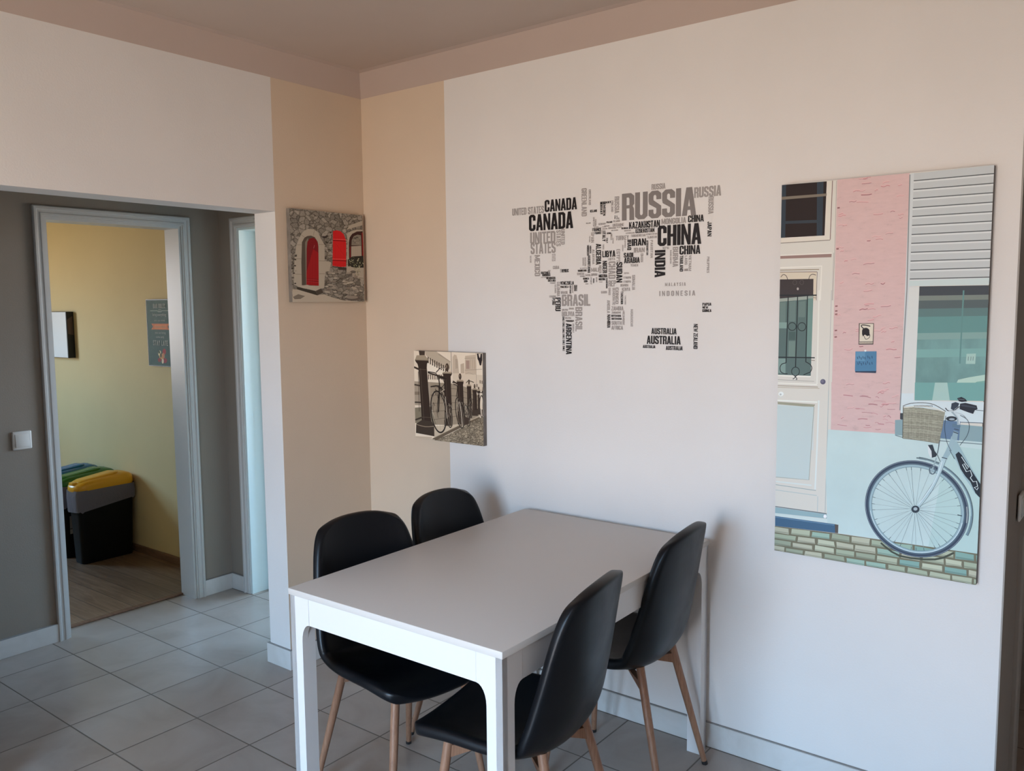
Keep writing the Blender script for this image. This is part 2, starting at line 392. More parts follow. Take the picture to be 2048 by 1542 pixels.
# ------------------------------------------------------------------ dining chairs
def leather():
    m = new_mat('black_faux_leather', (0.0035, 0.0042, 0.006, 1), 0.34, spec=0.27)
    v = coords(m); vo = nd(m, 'ShaderNodeTexVoronoi'); vo.inputs['Scale'].default_value = 420; lk(m, v, vo.inputs['Vector'])
    n = noise(m, v, 14, 3); h = math_n(m, 'ADD', math_n(m, 'MULTIPLY', vo.outputs['Distance'], 0.3), n.outputs[0]); bump(m, h, 0.25, 0.0012)
    r = ramp(m, noise(m, v, 8, 4).outputs[0], [(0.3, (0.30, 0.30, 0.30, 1)), (0.7, (0.44, 0.44, 0.44, 1))]); lk(m, r.outputs[0], bsdf(m).inputs['Roughness'])
    return m
M_LEATHER = leather()
M_PIPE = new_mat('black_piping', (0.012, 0.012, 0.015, 1), 0.25)
M_BLACKP = new_mat('black_plastic', (0.015, 0.015, 0.016, 1), 0.45)
PROFILE = [(0.252, 0.414), (0.236, 0.434), (0.195, 0.444), (0.12, 0.443), (0.05, 0.437), (-0.02, 0.431), (-0.08, 0.432), (-0.128, 0.445),
           (-0.157, 0.474), (-0.178, 0.52), (-0.191, 0.58), (-0.204, 0.65), (-0.215, 0.72), (-0.226, 0.79), (-0.235, 0.845), (-0.240, 0.878)]
HALFW = [0.226, 0.224, 0.221, 0.218, 0.219, 0.219, 0.220, 0.222, 0.223, 0.220, 0.213, 0.206, 0.199, 0.192, 0.188, 0.188]
LIFT = [0.004, 0.008, 0.014, 0.022, 0.028, 0.034, 0.042, 0.052, 0.060, 0.062, 0.058, 0.052, 0.046, 0.038, 0.028, 0.022]
def prof(s):
    f = s*(len(PROFILE)-1); i = max(0, min(int(f), len(PROFILE)-2)); t = f-i
    def cr(L, i, t):
        g = lambda k: L[max(0, min(k, len(L)-1))]
        a, b, c, d = g(i-1), g(i), g(i+1), g(i+2)
        return 0.5*((2*b)+(-a+c)*t+(2*a-5*b+4*c-d)*t*t+(-a+3*b-3*c+d)*t**3)
    x = cr([p[0] for p in PROFILE], i, t); z = cr([p[1] for p in PROFILE], i, t)
    x2 = cr([p[0] for p in PROFILE], i, min(t+0.02, 1.0)); z2 = cr([p[1] for p in PROFILE], i, min(t+0.02, 1.0))
    if t > 0.97:
        x2, z2 = x, z; x0 = cr([p[0] for p in PROFILE], i, t-0.02); z0 = cr([p[1] for p in PROFILE], i, t-0.02); d = Vector((x2-x0, 0, z2-z0))
    else: d = Vector((x2-x, 0, z2-z))
    d.normalize(); n = Vector((d.z, 0, -d.x))      # towards the sitter (up / forward)
    return Vector((x, 0, z)), n, cr(HALFW, i, t), cr(LIFT, i, t)
def shell_mesh():
    bm = bmesh.new(); NU, NV = 30, 16; g = []
    for iu in range(NU+1):
        a = -1+2*iu/NU; row = []
        for iv in range(NV+1):
            b = -1+2*iv/NV
            ka = 0.26 if a > 0 else 0.26
            aa = a*math.sqrt(1-ka*b*b*abs(a)**3) if abs(a) > 0 else a
            bb = b*math.sqrt(1-0.40*abs(a)**5)
            p, n, hw, lf = prof((aa+1)/2)
            q = p + Vector((0, bb*hw, 0)) + n*(lf*abs(b)**2.4)
            row.append(bm.verts.new(q))
        g.append(row)
    for i in range(NU):
        for j in range(NV):
            bm.faces.new((g[i][j], g[i][j+1], g[i+1][j+1], g[i+1][j]))
    edge = [g[0][j].co.copy() for j in range(NV+1)] + [g[i][NV].co.copy() for i in range(1, NU+1)] + [g[NU][j].co.copy() for j in range(NV-1, -1, -1)] + [g[i][0].co.copy() for i in range(NU-1, 0, -1)]
    return bm, edge
def make_chair():
    root = empty('dining_chair')
    bm, edge = shell_mesh()
    sh = finish('seat_shell', bm, M_LEATHER, root, smooth=True)
    s = sh.modifiers.new('thickness', 'SOLIDIFY'); s.thickness = 0.034; s.offset = 0.0; s.use_rim = True
    b = sh.modifiers.new('round', 'SUBSURF'); b.levels = 2; b.render_levels = 2
    # under-seat plate
    bm = bmesh.new(); prism(bm, [(0.13, -0.05), (0.13, 0.05), (0.05, 0.08), (-0.05, 0.08), (-0.09, 0.05), (-0.09, -0.05), (-0.05, -0.08), (0.05, -0.08)], 0.396, 0.418, 'z')
    finish('seat_bracket', bm, M_BLACKP, root)
    A = {1: 0.162, 0: -0.126}; Bf = {1: 0.203, 0: -0.222}
    for fr in (1, 0):
        for sd in (-1, 1):
            a = Vector((A[fr], sd*0.130, 0.400)); f_ = Vector((Bf[fr], sd*0.186, 0.0)); d = (f_-a)
            bm = bmesh.new()
            top = a - d*0.095
            tube(bm, [top, a+d*0.3, a+d*0.93, a+d*0.972], [0.0135, 0.013, 0.0098, 0.0092], 18)
            # gusset under the seat
            c = Vector((a.x*0.35, a.y*0.35, 0.392)); k = a+d*0.10
            side = Vector((-(a.y), a.x, 0)).normalized()*0.010
            V = [bm.verts.new(q) for q in (a+side+Vector((0, 0, -0.004)), a-side+Vector((0, 0, -0.004)), c-side, c+side, k+side*0.8, k-side*0.8)]
            for idx in ((0, 1, 2, 3), (0, 3, 4), (1, 5, 2), (3, 2, 5, 4), (0, 4, 5, 1)): bm.faces.new([V[i] for i in idx])
            lg = finish('leg', bm, M_LEG, root, smooth=True, angle=0.6)
            bm = bmesh.new(); tube(bm, [a+d*0.968, a+d*0.985, Vector((f_.x, f_.y, 0.0))], [0.0098, 0.0104, 0.0098], 16)
            finish('foot_cap', bm, M_BLACKP, lg, smooth=True, angle=0.6)
    return root
def copy_tree(o, parent=None):
    c = o.copy(); COL.objects.link(c); c.parent = parent
    for chd in list(o.children): copy_tree(chd, c)
    return c
chair0 = make_chair()
CH = [((1.040, -0.852, 0), -0.165, 'black padded chair with wooden legs on the left of the table, nearer the camera'),
      ((1.030, -0.388, 0), 0.03, 'black padded chair on the left of the table, next to the corner of the room'),
      ((1.606, -0.938, 0), 3.30, 'black padded chair on the right of the table, at its front corner'),
      ((1.561, -0.330, 0), 3.235, 'black padded chair on the right of the table, close to the white map wall')]
for i, (loc, rz, lab) in enumerate(CH):
    o = chair0 if i == 0 else copy_tree(chair0)
    o.location = loc; o.rotation_euler = (0, 0, rz)
    tag(o, lab, 'chair', 'four black dining chairs round the table')

# ------------------------------------------------------------------ recycling bins
M_BIN = new_mat('black_bin_plastic', (0.005, 0.005, 0.005, 1), 0.55, spec=0.2)
def liner_mat():
    m = new_mat('grey_bin_liner', (0.16, 0.15, 0.18, 1), 0.45); v = coords(m, (1, 1, 0.5)); bump(m, noise(m, v, 22, 5, 0.65).outputs[0], 0.8, 0.01); return m
M_LINER = liner_mat()
def rrect(cx, cy, hx, hy, r, z, n=5):
    pts = []
    for qx, qy, a0 in ((1, 1, 0), (-1, 1, 90), (-1, -1, 180), (1, -1, 270)):
        for k in range(n+1):
            a = math.radians(a0+90*k/n); pts.append(Vector((cx+qx*(hx-r)+r*math.cos(a), cy+qy*(hy-r)+r*math.sin(a), z)))
    return pts
def loft(bm, loops, cap0=True, cap1=True):
    L = [[bm.verts.new(p) for p in lp] for lp in loops]; n = len(L[0])
    for i in range(len(L)-1):
        for k in range(n): bm.faces.new((L[i][k], L[i][(k+1) % n], L[i+1][(k+1) % n], L[i+1][k]))
    if cap0: bm.faces.new(L[0][::-1])
    if cap1: bm.faces.new(L[-1])
def make_bin(loc, lid_mat, label, liner=True, sticker=False, seed=1):
    root = tag(empty('recycling_bin', loc), label, 'recycling bin', 'three recycling bins along the kitchen wall')
    hx, hy = 0.080, 0.182
    bm = bmesh.new(); loft(bm, [rrect(0, 0, hx-0.022, hy-0.022, 0.03, 0.0), rrect(0, 0, hx-0.020, hy-0.020, 0.03, 0.01), rrect(0, 0, hx-0.004, hy-0.004, 0.035, 0.455)], cap1=False)
    finish('bin_body', bm, M_BIN, root, True, 0.7)
    rnd = random.Random(seed)
    top = rrect(0, 0, hx+0.004, hy+0.004, 0.036, 0.462); n = len(top)
    def drop(p, base):
        return base + 0.045*(p.y+hy)/(2*hy) + rnd.uniform(-0.006, 0.006)
    mid = [Vector((p.x*1.03, p.y*1.015, 0.41)) for p in top]; low = [Vector((p.x*1.0+rnd.uniform(-.002, .002), p.y*1.0, drop(p, 0.325))) for p in top]
    bm = bmesh.new(); loft(bm, [top, mid, low], False, False); finish('bin_liner', bm, M_LINER, root, True)
    # lid: domed slab, higher at the back, with a hinged flap and front latch
    bm = bmesh.new()
    def lidloop(e, z0, z1):
        return [Vector((p.x, p.y, z0 + (z1)*(1-((p.y/(hy+0.02)-0.25)**2)*0.8))) for p in rrect(0, 0, hx+0.012-e, hy+0.014-e, 0.075-min(e, 0.045), 0)]
    loft(bm, [lidloop(0.010, 0.452, 0.004), lidloop(0.005, 0.462, 0.012), lidloop(0.007, 0.482, 0.022), lidloop(0.013, 0.492, 0.030), lidloop(0.028, 0.497, 0.036), lidloop(0.050, 0.499, 0.040), lidloop(0.070, 0.500, 0.041)])
    lid = finish('lid', bm, lid_mat, root, True, 0.9)
    bm = bmesh.new()
    def flap(e, dz):
        return [Vector((p.x, p.y-0.03, 0.496 + 0.038*(1-(((p.y-0.03)/(hy+0.02)-0.25)**2)*0.8) + dz)) for p in rrect(0, 0, 0.050-e, 0.13-e, 0.034-e*0.8, 0)]
    loft(bm, [flap(0, -0.02), flap(0, 0.004), flap(0.004, 0.007), flap(0.03, 0.009)], cap0=False); finish('lid_flap', bm, lid_mat, lid, True, 0.9)
    bm = bmesh.new(); box(bm, -0.024, 0.024, -hy-0.004, -hy+0.028, 0.494, 0.509); bev(bm, 0.004, 2); finish('latch', bm, lid_mat, lid, True, 0.7)
    if sticker:
        bm = bmesh.new(); x = hx-0.0115
        for (y0, y1, z0, z1, mi) in ((-0.135, -0.075, 0.19, 0.27, 0), (-0.135, -0.075, 0.155, 0.186, 1)):
            f = [bm.verts.new((x-0.006+z*0.036, y, z)) for y, z in ((y0, z0), (y1, z0), (y1, z1), (y0, z1))]; bm.faces.new(f).material_index = mi
        finish('sticker', bm, [new_mat('sticker_paper', (0.38, 0.34, 0.31, 1), 0.6), new_mat('sticker_strip', (0.45, 0.42, 0.38, 1), 0.6)], root)
    return root
make_bin((-2.305, -0.147, 0.004), new_mat('yellow_lid_plastic', (0.85, 0.43, 0.02, 1), 0.3), 'black bin with yellow lid and grey liner, nearest of the three bins', seed=2)
make_bin((-2.520, -0.150, 0.004), new_mat('green_lid_plastic', (0.035, 0.17, 0.03, 1), 0.22), 'black bin with green lid between the yellow and the blue ones', sticker=True, seed=5)
make_bin((-2.735, -0.150, 0.004), new_mat('blue_lid_plastic', (0.02, 0.16, 0.36, 1), 0.22), 'black bin with blue lid, farthest of the three behind the door frame', seed=9)

# ------------------------------------------------------------------ block capitals
SX, BY = 0.385, 0.155
def glyph(ch):
    s, b = SX, BY; c, d = 0.26, 0.11; ci_, di = 0.06, 0.05
    O = dict(t0=(c, 1), t1=(1-c, 1), r1=(1, 1-d), r0=(1, d), b1=(1-c, 0), b0=(c, 0), l0=(0, d), l1=(0, 1-d))
    I = dict(t0=(s+ci_, 1-b), t1=(1-s-ci_, 1-b), r1=(1-s, 1-b-di), r0=(1-s, b+di), b1=(1-s-ci_, b), b0=(s+ci_, b), l0=(s, b+di), l1=(s, 1-b-di))
    seg = dict(T=('t0', 't1'), TR=('t1', 'r1'), R=('r1', 'r0'), BR=('r0', 'b1'), B=('b1', 'b0'), BL=('b0', 'l0'), L=('l0', 'l1'), TL=('l1', 't0'))
    q = lambda k: [O[seg[k][0]], O[seg[k][1]], I[seg[k][1]], I[seg[k][0]]]
    rc = lambda x0, y0, x1, y1: [(x0, y0), (x1, y0), (x1, y1), (x0, y1)]
    stub = lambda side, y0, y1: rc(0 if side == 'l' else 1-s, y0, s if side == 'l' else 1, y1)
    Lf, Rf = rc(0, 0, s, 1), rc(1-s, 0, 1, 1)
    di_o = 1-b-di
    if ch == 'A': return 1.05, [[(0, 0), (s*.92, 0), (.60, 1), (.30, 1)], [(1, 0), (1-s*.92, 0), (.40, 1), (.70, 1)], rc(.22, .2, .78, .33)]
    if ch == 'B': return 1, [Lf, rc(s*.9, 1-b, 1-c, 1), q('TR'), stub('r', .60, di_o), [(1-s, .62), (1, .62), (.86, .52), (.6, .52)], rc(s*.9, .44, .8, .57), [(1-s, .40), (1, .40), (.86, .5), (.6, .5)], stub('r', b+di, .42), q('BR'), rc(s*.9, 0, 1-c, b), [(1-s, d), (1, d), (1, b+di), (1-s, b+di)]]
    if ch == 'C': return 1, [q('T'), q('TL'), q('L'), q('BL'), q('B'), q('TR'), q('BR'), stub('r', .62, 1-d), stub('r', d, .38)]
    if ch == 'D': return 1, [Lf, rc(s*.9, 1-b, 1-c, 1), q('TR'), q('R'), q('BR'), rc(s*.9, 0, 1-c, b)]
    if ch == 'E': return .82, [Lf, rc(s, 1-b, 1, 1), rc(s, .44, .9, .57), rc(s, 0, 1, b)]
    if ch == 'F': return .80, [Lf, rc(s, 1-b, 1, 1), rc(s, .44, .9, .57)]
    if ch == 'G': return 1, [q('T'), q('TL'), q('L'), q('BL'), q('B'), q('TR'), q('BR'), stub('r', .65, 1-d), stub('r', d, .5), rc(.52, .40, 1, .52)]
    if ch == 'H': return 1, [Lf, Rf, rc(s, .43, 1-s, .57)]
    if ch == 'I': return .38, [rc(0, 0, 1, 1)]
    if ch == 'J': return .8, [rc(1-s, d, 1, 1), q('BR'), q('B'), q('BL'), stub('l', d, .34)]
    if ch == 'K': return 1, [Lf, [(s, .36), (s, .60), (.68, 1), (1, 1)], [(.40, .56), (.62, .72), (1, 0), (.66, 0)]]
    if ch == 'L': return .78, [Lf, rc(s, 0, 1, b)]
    if ch == 'M': return 1.32, [rc(0, 0, .25, 1), rc(.75, 0, 1, 1), [(.0, 1), (.27, 1), (.58, .1), (.42, .1)], [(1, 1), (.73, 1), (.42, .1), (.58, .1)]]
    if ch == 'N': return 1.02, [rc(0, 0, .30, 1), rc(.70, 0, 1, 1), [(0, 1), (.32, 1), (1, 0), (.68, 0)]]
    if ch == 'O': return 1, [q(k) for k in seg]
    if ch == 'P': return .98, [Lf, rc(s*.9, 1-b, 1-c, 1), q('TR'), stub('r', .56, 1-d), [(1-s, .57), (1, .57), (1-c, .42), (s, .42)], rc(s, .42, 1-c, .55)]
    if ch == 'Q': return 1, [q(k) for k in seg] + [[(.5, .18), (.7, .26), (1.02, -.04), (.8, -.08)]]
    if ch == 'R': return 1, [Lf, rc(s*.9, 1-b, 1-c, 1), q('TR'), stub('r', .58, 1-d), [(1-s, .60), (1, .60), (.86, .5), (.6, .5)], rc(s, .44, .8, .56), [(1-s, .46), (.86, .54), (.98, .42), (1, 0), (1-s, 0)]]
    if ch == 'S': return .98, [q('T'), q('TL'), q('TR'), stub('r', .68, 1-d), stub('l', .62, 1-d), [(0, .63), (s, .66), (1-.02, .40), (1-s, .36), (.05, .52)], [(s, .66), (1, .44), (1, .36), (1-s, .36)], stub('r', d, .40), q('BR'), q('B'), q('BL'), stub('l', d, .32)]
    if ch == 'T': return .90, [rc(0, 1-b, 1, 1), rc(.31, 0, .69, 1-b)]
    if ch == 'U': return 1, [rc(0, d, s, 1), rc(1-s, d, 1, 1), q('BL'), q('B'), q('BR')]
    if ch == 'V': return 1.02, [[(0, 1), (s, 1), (.62, 0), (.38, 0)], [(1, 1), (1-s, 1), (.38, 0), (.62, 0)]]
    if ch == 'W': return 1.45, [[(0, 1), (.22, 1), (.36, 0), (.18, 0)], [(.42, .9), (.58, .9), (.36, 0), (.20, 0)], [(.42, .9), (.58, .9), (.80, 0), (.64, 0)], [(1, 1), (.78, 1), (.64, 0), (.82, 0)]]
    if ch == 'X': return 1, [[(0, 1), (s, 1), (1, 0), (1-s, 0)], [(1, 1), (1-s, 1), (0, 0), (s, 0)]]
    if ch == 'Y': return 1, [[(0, 1), (s, 1), (.68, .40), (.32, .40)], [(1, 1), (1-s, 1), (.32, .40), (.68, .40)], rc(.32, 0, .68, .42)]
    if ch == 'Z': return .9, [rc(0, 1-b, 1, 1), rc(0, 0, 1, b), [(0, b), (s, b), (1, 1-b), (1-s, 1-b)]]
    return .45, []
def word_quads(text, length, height, gap=0.07):
    gl = [glyph(c) for c in text]
    if '  ' in text or (len(text) > 5 and text[1] == ' '): gl = [(w*(1 if q else .9), q) for w, q in gl]
    tot = sum(w for w, _ in gl) + gap*(len(gl)-1); k = length/tot; x = -length/2; out = []
    for w, qs in gl:
        for q in qs: out.append([(x + p[0]*w*k, (p[1]-0.5)*height) for p in q])
        x += (w+gap)*k
    return out
def flat_mat(name, r, g, b, rough=0.55):
    return new_mat(name, (r, g, b, 1), rough, spec=0.3)
M_VB = flat_mat('black_vinyl', 0.012, 0.009, 0.010, 0.4); M_VG = flat_mat('grey_vinyl', 0.33, 0.30, 0.285, 0.45); M_VGD = flat_mat('darker_grey_vinyl', 0.215, 0.19, 0.18, 0.4)
decal = tag(empty('wall_map_decal', (1.35, -0.0006, 1.75)), 'world map wall decal made of black and grey country names on the white wall', 'wall decal')
def word_faces(bm, w, mi=0):
    t, c, o, cx, cz, L, h = w
    for iq, q in enumerate(word_quads(t, L, h)):
        pts = []
        for (a, b) in q:
            if o == 'H': x, z = cx+a, cz+b
            else: x, z = cx+b, cz-a
            pts.append((x-1.35, (-0.0002 if c != 'k' else -0.0006)-iq*4e-6, z-1.75))
        vs = [bm.verts.new(p) for p in pts]
        f = bm.faces.new(vs); f.normal_update()
        if f.normal.y > 0: f.normal_flip()
        f.material_index = mi
def build_words():
    ws = sorted(WORDS, key=lambda w: -w[5]*w[6])
    for w in ws[:96]:
        bm = bmesh.new(); word_faces(bm, w); finish('country_name', bm, {'k': M_VB, 'g': M_VG, 'G': M_VGD}[w[1]], decal)
    bm = bmesh.new()
    for w in ws[96:]: word_faces(bm, w, 0 if w[1] == 'k' else 1)
    o = finish('small_country_names', bm, [M_VB, M_VG], decal); o['kind'] = 'stuff'

# ------------------------------------------------------------------ printed pictures
ILL = 0.62
def art_color(rgb, ill=ILL):
    c = [lin(v) for v in rgb]
    return tuple(min(0.9, x/ill) for x in c) + (1,)
ART_M = {}
def art_mat(rgb, kind, ill, tint):
    key = (rgb, kind, ill, tint)
    if key in ART_M: return ART_M[key]
    c = art_color(rgb, ill); c = tuple(min(0.9, c[i]*tint[i]) for i in range(3)) + (1,)
    m = new_mat('print_ink' if not kind else 'print_'+kind, c, 0.62, spec=0.22)
    sc = lambda k: tuple(x*k for x in c[:3]) + (1,)
    if kind == 'pink':
        v = coords(m, (1, 1, 3.2)); n = noise(m, v, 26, 7, 0.7); r = ramp(m, n.outputs[0], [(0.30, sc(0.80)), (0.42, sc(0.96)), (0.6, c), (0.75, sc(1.06))]); lk(m, r.outputs[0], bsdf(m).inputs['Base Color'])
    elif kind == 'plaster':
        v = coords(m); n = noise(m, v, 7, 4); r = ramp(m, n.outputs[0], [(0.3, sc(0.95)), (0.7, sc(1.04))]); lk(m, r.outputs[0], bsdf(m).inputs['Base Color'])
    elif kind == 'glass':
        v = coords(m, (1, 1, 0.5)); n = noise(m, v, 16, 6); r = ramp(m, n.outputs[0], [(0.3, sc(0.78)), (0.7, sc(1.12))]); lk(m, r.outputs[0], bsdf(m).inputs['Base Color'])
    elif kind == 'weave':
        v = coords(m, (1, 1, 3)); n = noise(m, v, 120, 3); r = ramp(m, n.outputs[0], [(0.35, sc(0.7)), (0.65, sc(1.15))]); lk(m, r.outputs[0], bsdf(m).inputs['Base Color'])
    elif kind in ('stone', 'cobble'):
        v = coords(m, (1, 1, 1.5)); nz = noise(m, v, 30, 3)
        vo = nd(m, 'ShaderNodeTexVoronoi'); vo.feature = 'DISTANCE_TO_EDGE'; vo.inputs['Scale'].default_value = 34 if kind == 'stone' else 60
        lk(m, mixc(m, 0.03, v, nz.outputs['Color'], 'ADD'), vo.inputs['Vector'])
        v2 = nd(m, 'ShaderNodeTexVoronoi'); v2.inputs['Scale'].default_value = vo.inputs['Scale'].default_value; lk(m, mixc(m, 0.03, v, nz.outputs['Color'], 'ADD'), v2.inputs['Vector'])
        cellv = nd(m, 'ShaderNodeSeparateColor'); lk(m, v2.outputs['Color'], cellv.inputs[0])
        base = ramp(m, cellv.outputs[0], [(0.0, sc(0.55)), (0.5, sc(0.85)), (1.0, sc(1.2))])
        e = ramp(m, vo.outputs['Distance'], [(0.0, (0.30, 0.28, 0.25, 1)), (0.10, (1, 1, 1, 1))])
        fine = ramp(m, noise(m, v, 150, 4).outputs[0], [(0.3, (0.6, 0.6, 0.6, 1)), (0.65, (1.1, 1.1, 1.1, 1))])
        lk(m, mixc(m, 1.0, mixc(m, 1.0, base.outputs[0], e.outputs[0], 'MULTIPLY'), fine.outputs[0], 'MULTIPLY'), bsdf(m).inputs['Base Color'])
    elif kind == 'sign':
        v = coords(m); r = ramp(m, noise(m, v, 12, 6, 0.7).outputs[0], [(0.3, sc(0.8)), (0.7, sc(1.15))]); lk(m, r.outputs[0], bsdf(m).inputs['Base Color'])
    ART_M[key] = m
    return m
def clip_poly(pts, w, h):
    def clip(P, ax, lim, gt):
        out = []
        for i in range(len(P)):
            a, b = P[i-1], P[i]; ia = (a[ax] >= lim) if gt else (a[ax] <= lim); ib = (b[ax] >= lim) if gt else (b[ax] <= lim)
            if ia != ib:
                t = (lim-a[ax])/(b[ax]-a[ax]); out.append((a[0]+(b[0]-a[0])*t, a[1]+(b[1]-a[1])*t))
            if ib: out.append(b)
        return out
    for ax, lim, gt in ((0, 0, True), (0, w, False), (1, 0, True), (1, h, False)):
        if len(pts) < 3: return []
        pts = clip(pts, ax, lim, gt)
    return pts
def build_print(art, parent, tint=(1, 1, 1), ill=ILL, dlayer=2.2e-6):
    """ink shapes in local coordinates: x across, z up, facing local -y; layers a few microns apart"""
    w, h, txt = art; bm = bmesh.new(); mats = []; mi = {}
    k = 0
    from mathutils.geometry import tessellate_polygon
    def face(pts):
        pts = clip_poly(pts, w, h)
        q = []
        for p in pts:
            if not q or (abs(p[0]-q[-1][0])+abs(p[1]-q[-1][1])) > 1e-6: q.append(p)
        if len(q) > 1 and abs(q[0][0]-q[-1][0])+abs(q[0][1]-q[-1][1]) < 1e-6: q.pop()
        if len(q) < 3: return
        y = -k*dlayer
        vs = [bm.verts.new((p[0], y, p[1])) for p in q]
        for tri in tessellate_polygon([[Vector((p[0], p[1], 0)) for p in q]]):
            if len(set(tri)) < 3: continue
            try: f = bm.faces.new([vs[i] for i in tri])
            except ValueError: continue
            f.normal_update()
            if f.normal.y > 0: f.normal_flip()
            f.material_index = cur
    for row in txt:
        T, ex = row[0], row[1]; col = tuple(row[2:5]); nums = row[5:]; k += 1
        key = (col, ex if T == 'P' else '')
        if key not in mi:
            mi[key] = len(mats); mats.append(art_mat(col, key[1], ill, tint))
        cur = mi[key]
        if T == 'P':
            face([(nums[i]*1e-4, nums[i+1]*1e-4) for i in range(0, len(nums), 2)]); continue
        wd = float(ex)*1e-5
        if T == 'R':
            cx, cy, rx, ry, a0, a1 = nums; cx, cy, rx, ry = (v*1e-4 for v in (cx, cy, rx, ry)); n = max(8, int(abs(a1-a0)/4))
            P = [(cx+rx*math.cos(math.radians(a0+(a1-a0)*i/n)), cy+ry*math.sin(math.radians(a0+(a1-a0)*i/n))) for i in range(n+1)]
        else: P = [(nums[i]*1e-4, nums[i+1]*1e-4) for i in range(0, len(nums), 2)]
        P = [p for i, p in enumerate(P) if i == 0 or math.hypot(p[0]-P[i-1][0], p[1]-P[i-1][1]) > 1e-5]
        if len(P) < 2: continue
        closed = math.hypot(P[0][0]-P[-1][0], P[0][1]-P[-1][1]) < 2e-4 and len(P) > 4
        Lp, Rp = [], []
        for i, p in enumerate(P):
            a = P[i-1] if i > 0 else (P[-2] if closed else p); b = P[i+1] if i < len(P)-1 else (P[1] if closed else p)
            dx, dy = b[0]-a[0], b[1]-a[1]; l = math.hypot(dx, dy) or 1; nx, ny = -dy/l*wd/2, dx/l*wd/2
            Lp.append((p[0]+nx, p[1]+ny)); Rp.append((p[0]-nx, p[1]-ny))
        for i in range(len(P)-1):
            face([Lp[i], Lp[i+1], Rp[i+1], Rp[i]])
    o = finish('printed_picture', bm, mats, parent); return o
def canvas(name, loc, rz, art, depth, side_color, label, cat, tint=(1, 1, 1), ill=ILL):
    root = tag(empty(name, loc, rz), label, cat)
    w, h = art[0], art[1]
    bm = bmesh.new(); box(bm, 0, w, 0.0006, depth, 0, h); bev(bm, 0.0005, 1)
    m = new_mat('canvas_wrap', side_color, 0.7); v = coords(m, (1, 1, 1)); r = ramp(m, noise(m, v, 18, 5).outputs[0], [(0.35, tuple(x*0.6 for x in side_color[:3])+(1,)), (0.65, side_color)]); lk(m, r.outputs[0], bsdf(m).inputs['Base Color'])
    finish('canvas', bm, m, root)
    build_print(art, root, tint, ill)
    return root
